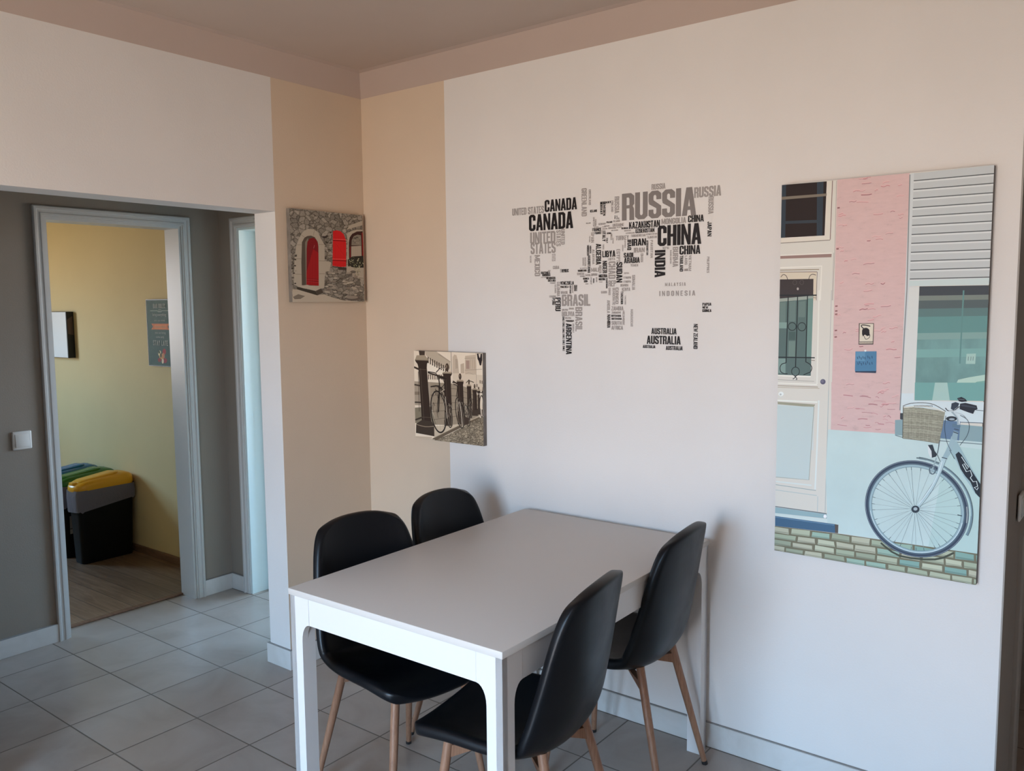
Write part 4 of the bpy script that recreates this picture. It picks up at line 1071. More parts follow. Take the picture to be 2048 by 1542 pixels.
('S',442,205,210,211,3857,9247,5900,9241),
('S',270,84,90,92,3856,9290,5900,9282),
('S',442,205,210,211,3856,8989,5900,8991),
('S',270,84,90,92,3855,9031,5900,9032),
('S',442,205,210,211,3855,8730,5900,8732),
('S',270,84,90,92,3854,8772,5900,8772),
('P','',190,205,205,3845,8721,5900,8745,5900,8562,3840,8565),
('P','',204,208,206,3850,8532,4121,8535,4102,5214,3721,5183),
('P','glass',112,150,148,4121,8535,5900,8548,5900,5329,4098,5224),
('P','',66,72,78,4121,8554,5900,8548,5900,8288,4120,8282),
('P','',118,128,122,4120,8282,5900,8288,5900,8153,4119,8141),
('P','',84,96,98,4119,8141,5900,8153,5900,7928,4117,7905),
('P','',92,120,120,4117,7905,5900,7928,5900,7703,4115,7670),
('P','',98,140,138,4115,7670,5900,7703,5900,7251,4112,7197),
('P','',126,158,154,4112,7197,5900,7251,5900,7070,4110,7008),
('P','',120,164,160,4108,6723,5900,6798,5900,6571,4107,6485),
('S',393,96,136,134,5275,8418,5254,6350),
('P','',158,190,182,5414,6631,5650,6646,5643,6352,5406,6345),
('S',197,118,140,138,5466,6554,5461,6439),
('S',197,118,140,138,5531,6556,5526,6441),
('S',197,118,140,138,5588,6557,5583,6442),
('P','',172,200,188,5078,5364,5148,5672,5226,5885,5492,5965,5900,6060,5900,5388),
('P','',120,165,155,5548,5436,5560,5737,5699,5850,5900,5891,5900,5434),
('P','',200,214,218,4080,5220,5900,5287,5900,4685,3739,4659,3702,5409,4074,5429),
('P','',112,160,156,4092,5751,5900,5833,5900,5317,4098,5237),
('P','',160,190,184,4630,5775,4951,5790,5036,5275,4572,5256),
('S',206,86,102,110,3747,4631,4334,4632,5900,4693),
('S',165,90,104,112,5703,5049,5900,5040),
('S',295,128,134,136,3710,4901,3786,8448,3759,11771),
('P','',132,158,164,3582,4602,3815,4635,5900,4593,5900,4150,3593,4152),
('P','',96,122,150,4821,4695,5333,4692,5315,4140,4818,4177),
('P','',60,66,72,3716,4820,3803,4826,3808,4635,3721,4637),
('S',289,120,140,144,3601,4145,3829,4094,5900,4088),
('S',147,186,136,138,2292,11095,2323,11095,2367,11096,2412,11095,2453,11091,2493,11087,2532,11082,2571,11078,2608,11073,2634,11070),
('S',147,216,180,178,2291,11119,2322,11119,2367,11120,2411,11119,2452,11115,2493,11111,2531,11106,2570,11102,2608,11097,2634,11094),
('S',147,178,128,130,2697,7880,2718,7886,2749,7894,2779,7901,2807,7906,2835,7910,2862,7912,2889,7907,2914,7899,2932,7894),
('S',147,216,180,178,2697,7904,2718,7910,2748,7918,2779,7925,2807,7931,2834,7935,2861,7936,2888,7931,2914,7924,2932,7918),
('S',147,178,128,130,3337,7325,3359,7321,3389,7315,3420,7315,3448,7326,3475,7343,3501,7354,3528,7355,3554,7351,3572,7347),
('S',147,216,180,178,3336,7349,3358,7345,3389,7339,3419,7339,3447,7350,3475,7367,3501,7378,3528,7379,3554,7375,3571,7371),
('S',147,196,146,148,2504,7444,2511,7440,2522,7435,2532,7433,2542,7436,2551,7443,2560,7449,2569,7454,2578,7459,2584,7462),
('S',147,216,180,178,2503,7469,2511,7465,2521,7460,2532,7458,2541,7461,2550,7467,2559,7473,2568,7478,2577,7483,2583,7486),
('S',246,150,104,108,3055,8661,3066,8656,3081,8648,3097,8642,3110,8640,3124,8639,3137,8644,3150,8657,3162,8674,3171,8687),
('S',147,216,180,178,3055,8685,3066,8680,3081,8672,3096,8666,3110,8664,3124,8663,3137,8668,3150,8681,3162,8698,3170,8711),
('S',147,178,128,130,2873,9965,2892,9967,2919,9970,2946,9973,2971,9974,2995,9974,3019,9972,3043,9968,3065,9962,3081,9957),
('S',147,216,180,178,2872,9989,2891,9991,2918,9994,2945,9997,2970,9998,2995,9998,3018,9996,3042,9992,3065,9986,3081,9981),
('S',98,150,104,108,3511,10555,3519,10549,3531,10542,3543,10538,3554,10541,3564,10548,3574,10553,3585,10556,3595,10557,3602,10558),
('S',147,216,180,178,3510,10578,3519,10573,3531,10566,3542,10562,3553,10565,3564,10571,3574,10577,3584,10579,3594,10581,3601,10582),
('S',147,196,146,148,1780,7709,1792,7709,1809,7709,1826,7711,1841,7719,1857,7731,1872,7737,1887,7734,1901,7726,1911,7720),
('S',147,216,180,178,1779,7734,1791,7734,1808,7733,1825,7736,1841,7744,1856,7755,1871,7762,1886,7759,1901,7751,1911,7745),
('S',147,178,128,130,2787,10701,2812,10698,2848,10693,2883,10690,2915,10689,2948,10690,2978,10692,3009,10698,3039,10705,3059,10710),
('S',147,216,180,178,2787,10725,2812,10722,2847,10717,2883,10714,2915,10713,2947,10714,2978,10716,3009,10721,3038,10729,3059,10734),
('S',98,178,128,130,2887,7242,2911,7244,2947,7247,2982,7249,3014,7247,3047,7244,3077,7247,3108,7263,3137,7284,3157,7299),
('S',147,216,180,178,2886,7267,2911,7269,2946,7271,2981,7273,3014,7271,3046,7269,3077,7272,3107,7287,3136,7308,3157,7323),
('S',98,150,104,108,1909,10416,1919,10419,1934,10422,1948,10425,1961,10426,1974,10426,1987,10428,2000,10434,2012,10442,2020,10448),
('S',147,216,180,178,1909,10441,1919,10443,1933,10447,1948,10450,1961,10451,1974,10451,1986,10452,1999,10458,2011,10466,2019,10472),
('S',246,196,146,148,1777,10772,1789,10771,1806,10770,1824,10772,1840,10778,1856,10786,1871,10792,1886,10791,1901,10787,1911,10784),
('S',147,216,180,178,1776,10796,1788,10796,1806,10795,1823,10796,1839,10802,1855,10811,1870,10816,1886,10815,1901,10811,1911,10808),
('S',147,178,128,130,3147,4982,3158,4977,3174,4971,3190,4971,3204,4983,3218,5001,3231,5016,3245,5026,3258,5033,3267,5037),
('S',147,216,180,178,3147,5006,3158,5001,3174,4995,3189,4995,3203,5007,3217,5025,3231,5041,3245,5050,3258,5057,3267,5062),
('S',246,178,128,130,3188,5036,3207,5041,3233,5048,3260,5052,3284,5048,3309,5042,3332,5041,3355,5050,3377,5064,3392,5074),
('S',147,216,180,178,3187,5061,3206,5066,3233,5072,3259,5076,3284,5073,3308,5066,3331,5065,3355,5074,3377,5088,3392,5098),
('S',98,178,128,130,2341,11778,2365,11776,2399,11773,2434,11770,2465,11765,2497,11759,2526,11757,2556,11762,2585,11770,2605,11776),
('S',147,216,180,178,2340,11802,2365,11800,2399,11797,2433,11794,2465,11789,2496,11783,2526,11781,2556,11786,2584,11794,2604,11800),
('S',147,178,128,130,2800,11399,2808,11395,2820,11392,2831,11392,2842,11402,2852,11415,2862,11423,2873,11419,2883,11409,2890,11401),
('S',147,216,180,178,2799,11422,2807,11419,2819,11415,2831,11416,2841,11425,2852,11439,2862,11447,2872,11443,2882,11433,2889,11425),
('S',147,196,146,148,3024,11582,3040,11592,3064,11605,3088,11615,3110,11619,3132,11619,3153,11618,3174,11618,3194,11618,3208,11618),
('S',147,216,180,178,3023,11605,3040,11615,3063,11629,3087,11639,3109,11642,3131,11642,3152,11642,3173,11642,3194,11642,3208,11641),
('S',147,196,146,148,2370,7228,2381,7228,2397,7229,2412,7230,2426,7234,2440,7239,2454,7242,2467,7243,2480,7242,2489,7241),
('S',147,216,180,178,2370,7253,2381,7253,2396,7253,2412,7255,2426,7258,2440,7263,2453,7267,2467,7267,2480,7266,2489,7266),
('S',147,186,136,138,3451,11484,3461,11482,3475,11479,3488,11480,3501,11485,3513,11492,3525,11498,3537,11498,3549,11497,3557,11496),
('S',147,216,180,178,3450,11507,3460,11505,3474,11503,3488,11503,3500,11508,3513,11516,3525,11521,3537,11522,3548,11521,3557,11519),
('S',147,186,136,138,2059,6666,2081,6662,2113,6657,2145,6653,2174,6652,2203,6652,2230,6657,2257,6673,2284,6694,2302,6709),
('S',147,216,180,178,2059,6691,2081,6687,2113,6681,2144,6678,2173,6676,2202,6677,2229,6682,2257,6698,2283,6719,2301,6734),
('S',147,186,136,138,2187,11412,2205,11422,2231,11436,2258,11445,2282,11442,2306,11435,2329,11430,2353,11434,2375,11441,2390,11446),
('S',147,216,180,178,2186,11436,2205,11446,2231,11460,2257,11469,2281,11466,2306,11459,2329,11454,2352,11458,2374,11465,2389,11470),
('S',246,186,136,138,2463,11777,2483,11776,2511,11775,2539,11778,2564,11788,2589,11802,2613,11812,2638,11811,2662,11806,2678,11802),
('S',147,216,180,178,2462,11801,2482,11800,2510,11799,2538,11801,2563,11812,2589,11820,2613,11820,2638,11820,2661,11820,2678,11820),
('S',98,186,136,138,1773,10439,1797,10444,1832,10452,1866,10454,1898,10447,1930,10435,1960,10427,1990,10428,2019,10433,2039,10437),
('S',147,216,180,178,1772,10463,1797,10469,1831,10476,1866,10479,1897,10471,1929,10459,1959,10451,1990,10452,2019,10457,2039,10461),
('S',98,178,128,130,1731,9757,1751,9766,1780,9779,1809,9786,1835,9780,1861,9768,1887,9760,1912,9761,1936,9767,1953,9772),
('S',147,216,180,178,1731,9782,1751,9791,1779,9804,1808,9810,1834,9804,1861,9792,1886,9784,1911,9786,1935,9792,1952,9796),
('S',147,196,146,148,1868,8697,1878,8693,1893,8688,1907,8686,1921,8693,1934,8703,1946,8712,1959,8717,1971,8721,1979,8723),
('S',147,216,180,178,1868,8722,1878,8718,1893,8712,1907,8711,1920,8717,1933,8728,1945,8737,1958,8742,1970,8746,1979,8748),
('S',147,150,104,108,2001,7157,2010,7171,2021,7191,2033,7203,2044,7198,2055,7185,2066,7178,2076,7184,2086,7196,2093,7204),
('S',147,216,180,178,2001,7182,2009,7196,2021,7216,2032,7228,2043,7223,2055,7210,2065,7203,2076,7209,2086,7220,2092,7229),
('S',147,186,136,138,3469,10645,3484,10639,3505,10633,3526,10630,3545,10637,3564,10649,3582,10656,3601,10655,3619,10650,3631,10646),
('S',147,216,180,178,3468,10668,3483,10663,3504,10656,3526,10654,3545,10661,3564,10672,3582,10679,3600,10678,3618,10674,3631,10670),
('S',147,196,146,148,2865,7663,2886,7661,2917,7659,2947,7662,2975,7674,3002,7691,3028,7704,3055,7711,3080,7713,3098,7715),
('S',147,216,180,178,2865,7687,2886,7685,2916,7683,2947,7686,2974,7698,3002,7715,3028,7728,3054,7735,3080,7738,3097,7739),
('S',147,196,146,148,2774,7341,2787,7353,2805,7370,2824,7383,2841,7389,2858,7390,2874,7392,2890,7394,2906,7396,2917,7397),
('S',147,216,180,178,2773,7366,2786,7378,2805,7395,2823,7408,2840,7413,2857,7415,2873,7416,2890,7418,2906,7420,2916,7422),
('S',147,178,128,130,2011,4542,2019,4535,2030,4526,2040,4525,2050,4540,2059,4561,2068,4576,2078,4575,2087,4568,2093,4561),
('S',147,216,180,178,2011,4567,2018,4560,2029,4552,2040,4551,2049,4565,2059,4587,2068,4601,2077,4601,2086,4593,2093,4587),
('S',98,196,146,148,2481,7146,2498,7144,2521,7141,2544,7143,2565,7151,2586,7164,2606,7174,2627,7179,2646,7183,2660,7185),
('S',147,216,180,178,2481,7170,2497,7168,2521,7166,2544,7167,2565,7176,2586,7188,2606,7198,2626,7204,2646,7208,2659,7210),
('S',147,196,146,148,1789,11820,1821,11820,1867,11820,1914,11820,1956,11820,1998,11820,2037,11820,2078,11820,2116,11820,2143,11819),
('S',147,216,180,178,1788,11820,1821,11820,1867,11820,1913,11820,1955,11820,1997,11820,2037,11820,2077,11820,2116,11820,2143,11820),
('S',246,186,136,138,1985,9344,1994,9352,2006,9361,2019,9368,2031,9369,2043,9366,2054,9365,2065,9366,2076,9367,2084,9368),
('S',147,216,180,178,1984,9369,1993,9376,2006,9386,2019,9393,2030,9393,2042,9391,2053,9389,2065,9390,2076,9392,2083,9393),
('S',246,196,146,148,2603,8035,2628,8041,2664,8050,2701,8056,2734,8059,2767,8059,2798,8059,2830,8058,2860,8058,2881,8057),
('S',147,216,180,178,2603,8060,2628,8066,2664,8074,2700,8081,2733,8083,2766,8083,2798,8083,2830,8083,2860,8082,2881,8081),
('S',246,186,136,138,3068,5365,3084,5380,3106,5402,3129,5414,3151,5408,3172,5392,3192,5382,3213,5387,3232,5397,3245,5405),
('S',147,216,180,178,3067,5389,3083,5405,3106,5426,3129,5439,3150,5432,3172,5416,3192,5407,3212,5411,3231,5422,3245,5430),
('S',147,186,136,138,3153,5455,3174,5454,3203,5453,3233,5457,3259,5468,3286,5484,3311,5497,3337,5504,3361,5508,3379,5511),
('S',147,216,180,178,3153,5480,3173,5479,3203,5478,3232,5481,3259,5493,3285,5508,3311,5521,3336,5528,3361,5532,3378,5535),
('S',98,150,104,108,3149,10098,3168,10105,3194,10116,3221,10123,3246,10123,3270,10121,3294,10119,3317,10120,3340,10123,3355,10125),
('S',147,216,180,178,3148,10122,3167,10129,3194,10140,3220,10147,3245,10147,3270,10144,3293,10143,3317,10144,3339,10146,3355,10148),
('S',147,150,104,108,2544,9230,2573,9240,2613,9253,2654,9262,2691,9262,2729,9258,2764,9256,2800,9260,2834,9267,2858,9272),
('S',147,216,180,178,2543,9254,2572,9264,2613,9277,2653,9286,2691,9286,2728,9282,2764,9280,2799,9285,2833,9291,2857,9296),
('S',147,150,104,108,3509,6464,3524,6465,3545,6467,3566,6468,3585,6469,3604,6471,3622,6473,3640,6478,3657,6483,3670,6487),
('S',147,216,180,178,3509,6488,3523,6489,3544,6491,3565,6492,3584,6493,3603,6495,3621,6497,3639,6502,3657,6507,3669,6511),
('S',98,178,128,130,3112,5415,3131,5424,3159,5437,3187,5446,3213,5446,3238,5443,3263,5443,3287,5450,3311,5460,3327,5468),
('S',147,216,180,178,3111,5440,3131,5449,3159,5461,3187,5470,3212,5471,3238,5468,3262,5468,3287,5475,3310,5485,3326,5492),
('S',98,186,136,138,2172,9385,2187,9388,2207,9391,2228,9395,2247,9400,2266,9406,2284,9408,2302,9406,2320,9400,2332,9396),
('S',147,216,180,178,2172,9410,2186,9412,2207,9416,2228,9419,2247,9425,2265,9430,2283,9433,2302,9430,2319,9425,2332,9421),
('S',147,186,136,138,3120,7194,3131,7208,3148,7227,3165,7238,3180,7234,3196,7223,3211,7217,3225,7225,3239,7239,3249,7250),
('S',147,216,180,178,3119,7218,3131,7232,3147,7251,3164,7263,3179,7258,3195,7247,3210,7241,3225,7249,3238,7264,3248,7274),
('S',98,196,146,148,2186,4842,2206,4850,2234,4860,2262,4868,2287,4870,2313,4869,2337,4871,2362,4880,2385,4892,2401,4900),
('S',147,216,180,178,2186,4867,2205,4875,2233,4885,2261,4893,2287,4895,2312,4894,2337,4896,2361,4905,2384,4917,2401,4925),
('S',98,178,128,130,2188,11409,2219,11421,2264,11438,2309,11445,2350,11435,2391,11416,2430,11405,2469,11412,2506,11428,2532,11440),
('S',147,216,180,178,2188,11433,2219,11445,2263,11462,2308,11469,2349,11459,2390,11440,2429,11429,2468,11436,2505,11452,2531,11464),
('S',246,150,104,108,2419,11306,2447,11304,2486,11300,2526,11298,2562,11296,2599,11294,2633,11294,2668,11298,2701,11304,2724,11309),
('S',147,216,180,178,2418,11330,2446,11328,2486,11324,2526,11322,2562,11319,2598,11318,2633,11318,2667,11322,2700,11328,2723,11333),
('S',246,150,104,108,2494,6773,2504,6771,2520,6769,2535,6768,2549,6771,2563,6775,2577,6779,2590,6779,2603,6779,2612,6779),
('S',147,216,180,178,2493,6797,2504,6795,2519,6793,2535,6793,2549,6795,2563,6800,2576,6803,2590,6804,2603,6804,2612,6803),
('S',98,196,146,148,2773,10028,2795,10036,2826,10048,2858,10054,2887,10050,2916,10042,2944,10035,2972,10035,2998,10037,3017,10038),
('S',147,216,180,178,2772,10052,2794,10060,2826,10072,2857,10078,2886,10074,2916,10066,2943,10059,2971,10059,2998,10060,3016,10062),
('S',98,178,128,130,3274,5044,3304,5054,3346,5067,3389,5077,3428,5080,3468,5080,3505,5081,3542,5087,3578,5093,3603,5098),
('S',147,216,180,178,3273,5069,3303,5078,3346,5092,3389,5101,3428,5105,3467,5104,3504,5106,3542,5111,3578,5118,3602,5122),
('S',147,178,128,130,1863,9641,1871,9651,1883,9665,1895,9673,1907,9669,1918,9660,1929,9655,1940,9661,1950,9671,1957,9679),
('S',147,216,180,178,1862,9666,1870,9676,1883,9690,1895,9698,1906,9694,1918,9684,1928,9680,1939,9685,1949,9695,1956,9703),
('S',147,150,104,108,2224,8956,2244,8963,2272,8974,2301,8981,2327,8980,2353,8975,2378,8970,2403,8968,2427,8966,2444,8964),
('S',147,216,180,178,2223,8980,2243,8988,2272,8998,2300,9005,2326,9004,2352,8999,2377,8995,2403,8992,2427,8990,2443,8988),
('S',147,178,128,130,3204,5680,3222,5675,3249,5669,3275,5669,3299,5682,3322,5702,3345,5715,3368,5716,3390,5711,3406,5707),
('S',147,216,180,178,3203,5705,3222,5700,3248,5693,3274,5693,3298,5706,3322,5726,3344,5739,3368,5740,3390,5735,3405,5731),
('S',147,150,104,108,2634,7999,2643,8003,2657,8007,2671,8011,2683,8010,2696,8009,2708,8008,2720,8008,2731,8009,2739,8010),
('S',147,216,180,178,2633,8024,2643,8027,2657,8032,2670,8035,2683,8035,2695,8033,2707,8032,2719,8033,2731,8034,2739,8035),
('S',246,150,104,108,2627,9931,2636,9932,2649,9935,2662,9936,2674,9934,2686,9932,2697,9931,2709,9936,2720,9942,2727,9947),
('S',147,216,180,178,2627,9955,2636,9956,2649,9959,2662,9960,2674,9958,2686,9956,2697,9955,2708,9960,2719,9966,2727,9971),
('S',246,150,104,108,2469,7872,2491,7882,2522,7897,2553,7906,2581,7904,2609,7896,2636,7893,2664,7900,2689,7912,2707,7920),
('S',147,216,180,178,2469,7896,2490,7907,2521,7921,2552,7930,2580,7928,2609,7921,2636,7917,2663,7925,2689,7936,2707,7945),
('S',147,196,146,148,2379,7289,2396,7291,2420,7294,2443,7296,2465,7294,2487,7290,2508,7291,2529,7300,2548,7313,2562,7322),
('S',147,216,180,178,2379,7313,2395,7315,2419,7318,2443,7320,2465,7318,2487,7315,2507,7316,2528,7325,2548,7337,2562,7347),
('S',246,186,136,138,2973,11513,2996,11504,3029,11493,3062,11488,3091,11495,3120,11509,3148,11517,3177,11514,3204,11505,3223,11498),
('S',147,216,180,178,2973,11536,2996,11528,3029,11516,3061,11511,3090,11519,3120,11533,3148,11541,3176,11537,3204,11528,3223,11521),
('S',147,178,128,130,3248,4675,3256,4675,3267,4676,3278,4678,3288,4685,3297,4694,3307,4700,3316,4702,3326,4701,3332,4700),
('S',147,216,180,178,3248,4700,3255,4700,3266,4700,3277,4703,3287,4709,3297,4718,3306,4724,3316,4726,3325,4725,3332,4724),
('S',147,150,104,108,2431,11627,2456,11627,2492,11626,2528,11626,2560,11627,2593,11628,2623,11629,2655,11632,2684,11635,2705,11637),
('S',147,216,180,178,2431,11651,2456,11651,2492,11650,2527,11650,2560,11651,2592,11652,2623,11653,2654,11656,2684,11659,2704,11661),
('S',98,150,104,108,2858,6062,2869,6058,2885,6053,2900,6052,2915,6055,2929,6062,2942,6071,2955,6083,2968,6098,2977,6108),
('S',147,216,180,178,2858,6086,2869,6082,2884,6078,2900,6076,2914,6080,2928,6086,2941,6095,2955,6107,2968,6122,2976,6132),
('S',98,186,136,138,3101,7291,3112,7298,3128,7308,3144,7317,3158,7322,3173,7326,3186,7330,3201,7336,3214,7342,3223,7346),
('S',147,216,180,178,3100,7315,3111,7322,3127,7332,3143,7341,3158,7346,3172,7350,3186,7354,3200,7360,3213,7366,3223,7370),
('S',147,196,146,148,2571,5978,2598,5977,2636,5977,2674,5977,2709,5981,2743,5986,2776,5991,2809,5998,2841,6005,2863,6010),
('S',147,216,180,178,2571,6003,2597,6002,2636,6001,2674,6002,2708,6005,2743,6010,2776,6016,2809,6022,2840,6030,2862,6035),
('S',98,196,146,148,3474,5277,3491,5279,3515,5282,3539,5288,3561,5300,3583,5315,3604,5327,3625,5334,3645,5339,3659,5342),
('S',147,216,180,178,3474,5301,3491,5303,3515,5306,3539,5312,3561,5324,3582,5339,3603,5351,3624,5358,3645,5363,3659,5366),
('S',98,150,104,108,2146,5580,2167,5589,2197,5602,2228,5610,2255,5609,2283,5603,2310,5600,2336,5603,2362,5609,2379,5614),
('S',147,216,180,178,2146,5605,2167,5614,2197,5627,2227,5635,2255,5634,2283,5628,2309,5625,2336,5628,2361,5634,2379,5638),
('S',147,178,128,130,2573,8437,2596,8434,2628,8431,2659,8431,2689,8434,2717,8440,2745,8447,2773,8455,2799,8463,2818,8469),
('S',147,216,180,178,2573,8461,2595,8459,2627,8456,2659,8455,2688,8458,2717,8464,2744,8471,2772,8479,2799,8487,2817,8493),
('S',147,178,128,130,3402,6914,3410,6919,3421,6925,3433,6930,3443,6930,3453,6928,3463,6929,3473,6936,3482,6946,3488,6954),
('S',147,216,180,178,3402,6938,3410,6943,3421,6949,3432,6954,3442,6954,3453,6952,3462,6953,3472,6960,3481,6970,3488,6978),
('S',147,150,104,108,3076,7967,3102,7970,3139,7973,3176,7976,3209,7975,3243,7974,3275,7977,3307,7986,3338,7999,3359,8008),
('S',147,216,180,178,3075,7991,3101,7994,3138,7997,3175,8000,3209,7999,3242,7998,3274,8001,3306,8010,3337,8023,3358,8032),
('S',147,150,104,108,3260,10739,3272,10747,3288,10759,3305,10766,3320,10766,3335,10763,3350,10759,3365,10754,3379,10748,3389,10744),
('S',147,216,180,178,3259,10763,3271,10771,3288,10782,3304,10790,3320,10790,3335,10787,3350,10782,3365,10777,3379,10771,3389,10767),
('S',246,196,146,148,2716,7557,2733,7558,2756,7560,2780,7563,2801,7566,2823,7569,2843,7573,2864,7579,2883,7586,2897,7592),
('S',147,216,180,178,2716,7581,2732,7583,2756,7585,2779,7587,2801,7590,2822,7593,2843,7597,2863,7603,2883,7611,2896,7616),
('S',147,150,104,108,2078,11126,2097,11129,2125,11134,2152,11136,2177,11130,2202,11121,2226,11118,2250,11125,2273,11137,2288,11146),
('S',147,216,180,178,2078,11150,2097,11154,2124,11158,2152,11160,2177,11154,2202,11146,2226,11142,2250,11149,2272,11161,2288,11170),
('S',98,196,146,148,3420,11166,3439,11173,3465,11183,3491,11189,3514,11187,3538,11182,3561,11179,3584,11180,3606,11183,3621,11186),
('S',147,216,180,178,3420,11189,3438,11197,3464,11206,3490,11212,3514,11211,3538,11206,3561,11202,3584,11204,3606,11207,3621,11209),
('S',147,178,128,130,2622,8637,2643,8647,2674,8660,2705,8667,2733,8662,2762,8650,2789,8644,2816,8650,2842,8660,2860,8668),
('S',147,216,180,178,2621,8661,2643,8671,2673,8684,2704,8691,2733,8686,2761,8675,2788,8668,2816,8674,2841,8684,2859,8692),
('S',246,178,128,130,3268,6694,3294,6701,3332,6711,3370,6717,3405,6712,3440,6703,3473,6697,3506,6699,3538,6704,3560,6708),
('S',147,216,180,178,3267,6718,3294,6726,3332,6736,3370,6741,3404,6736,3439,6727,3472,6722,3506,6723,3538,6728,3560,6732),
('S',246,196,146,148,1763,10728,1784,10723,1813,10716,1843,10714,1870,10723,1897,10736,1922,10745,1948,10743,1973,10736,1990,10731),
('S',147,216,180,178,1762,10752,1783,10747,1813,10741,1843,10739,1869,10747,1896,10761,1922,10769,1948,10767,1973,10761,1990,10756),
('S',124,190,140,144,3315,4489,3346,4499,3390,4513,3437,4521,3492,4515,3551,4503,3592,4494),
('S',248,176,126,130,2517,4546,2544,4553,2584,4562,2630,4569,2688,4571,2753,4570,2799,4569),
('S',124,176,126,130,3018,4468,3028,4475,3042,4484,3058,4489,3080,4488,3104,4484,3120,4481),
('S',165,160,112,116,2749,4384,2762,4382,2779,4379,2800,4378,2826,4380,2855,4384,2875,4387),
('S',165,160,112,116,2552,5252,2583,5255,2629,5259,2683,5259,2751,5251,2826,5238,2879,5229),
('S',165,160,112,116,3370,4695,3378,4705,3391,4718,3406,4722,3425,4706,3447,4680,3462,4661),
('S',248,176,126,130,3103,4456,3120,4455,3144,4453,3173,4451,3209,4449,3250,4448,3278,4447),
('S',165,190,140,144,2690,4314,2712,4311,2745,4306,2783,4307,2831,4316,2884,4330,2921,4341),
('S',124,160,112,116,2625,4764,2655,4767,2699,4771,2750,4773,2815,4772,2886,4769,2937,4767),
('S',165,190,140,144,2904,4753,2922,4759,2948,4767,2978,4769,3017,4759,3060,4743,3090,4732),
('S',124,190,140,144,2959,5127,2992,5134,3041,5144,3097,5149,3169,5147,3248,5142,3304,5137),
('S',124,190,140,144,3240,4594,3254,4600,3274,4608,3298,4610,3329,4602,3363,4587,3388,4577),
('S',248,176,126,130,2065,5266,2092,5265,2133,5265,2179,5264,2238,5259,2303,5254,2350,5249),
('S',124,160,112,116,2572,5258,2594,5264,2628,5272,2666,5277,2715,5277,2769,5274,2808,5271),
('S',165,176,126,130,3015,5253,3024,5261,3037,5271,3052,5274,3073,5263,3095,5246,3111,5233),
('S',165,176,126,130,1912,4331,1940,4329,1980,4327,2027,4324,2086,4321,2151,4318,2198,4316),
('S',124,176,126,130,2433,4874,2449,4870,2471,4863,2498,4860,2531,4864,2567,4871,2593,4876),
('S',165,190,140,144,2423,4872,2451,4875,2492,4878,2539,4879,2599,4875,2665,4870,2712,4865),
('S',124,160,112,116,3035,4281,3050,4276,3071,4271,3096,4270,3127,4276,3162,4286,3187,4293),
('S',124,190,140,144,3204,5081,3215,5084,3231,5088,3250,5090,3274,5090,3300,5089,3319,5088),
('S',124,160,112,116,3354,4907,3375,4907,3407,4907,3443,4908,3489,4912,3540,4917,3576,4921),
('S',248,160,112,116,2812,5027,2837,5031,2874,5036,2916,5038,2970,5035,3029,5028,3072,5023),
('S',442,140,100,100,1735,10972,1807,10976),
('S',442,140,100,100,1741,9736,1813,9742),
('S',442,140,100,100,1749,7993,1822,8002),
('S',442,140,100,100,1754,7045,1827,7055),
('S',442,140,100,100,1750,7844,1822,7853),
('S',442,140,100,100,1750,7744,1823,7754),
('S',442,140,100,100,1753,7245,1826,7255),
('P','',84,74,70,2464,7477,2900,7479,2900,6842,2472,6828),
('P','',208,200,184,2492,7459,2883,7460,2880,6936,2494,6923),
('P','',196,186,170,2495,6911,2880,6923,2881,6873,2490,6860),
('S',283,40,34,36,2799,7388,2765,7397,2717,7409,2670,7418,2620,7424,2571,7425,2541,7418,2539,7394,2557,7361,2582,7333,2616,7318,2657,7309,2687,7303),
('P','',38,33,36,2778,7247,2774,7219,2760,7194,2739,7173,2712,7159,2681,7153,2649,7154,2618,7164,2593,7182,2574,7205,2564,7231,2564,7259,2572,7286,2590,7310,2615,7327,2645,7338,2677,7340,2708,7334,2736,7320,2758,7300,2773,7275),
('P','',38,33,36,2563,7245,2779,7216,2787,7116,2722,7090,2646,7136,2596,7073,2565,7151),
('S',157,40,34,36,2626,7089,2638,7059,2656,7020,2679,6995,2711,6999,2748,7019,2776,7044,2788,7075,2791,7112,2792,7138),
('S',189,60,52,50,2510,6898,2534,6899),
('S',189,60,52,50,2552,6899,2576,6900),
('S',189,60,52,50,2594,6900,2618,6900),
('S',189,60,52,50,2636,6901,2660,6901),
('S',189,60,52,50,2678,6901,2702,6902),
('S',189,60,52,50,2720,6902,2744,6902),
('S',189,60,52,50,2762,6903,2786,6903),
('S',189,60,52,50,2803,6903,2827,6904),
('S',189,60,52,50,2845,6904,2869,6904),
('P','',50,64,84,2395,6041,3012,6069,3002,5984,2402,5977),
('P','',78,124,158,2389,6618,2999,6641,3007,6047,2389,6015),
('P','',94,140,172,2401,6606,2673,6612,2673,6335,2401,6327),
('S',220,56,84,112,2450,6461,2463,6386),
('S',220,56,84,112,2501,6488,2514,6412),
('S',220,56,84,112,2556,6448,2569,6373),
('S',220,56,84,112,2609,6481,2623,6406),
('S',220,56,84,112,2664,6461,2677,6385),
('S',220,56,84,112,2750,6501,2763,6425),
('S',220,56,84,112,2801,6470,2815,6395),
('S',220,56,84,112,2869,6497,2883,6422),
('S',220,56,84,112,2469,6288,2482,6212),
('S',220,56,84,112,2516,6321,2530,6245),
('S',220,56,84,112,2572,6275,2585,6199),
('S',220,56,84,112,2625,6308,2639,6233),
('S',220,56,84,112,2695,6291,2708,6216),
('S',220,56,84,112,2744,6337,2758,6262),
('S',220,56,84,112,2805,6295,2819,6220),
('S',220,56,84,112,2873,6316,2887,6241),
('P','',220,225,225,2711,6650,2705,6632,2689,6620,2668,6620,2651,6631,2645,6649,2651,6668,2667,6679,2687,6680,2704,6669),
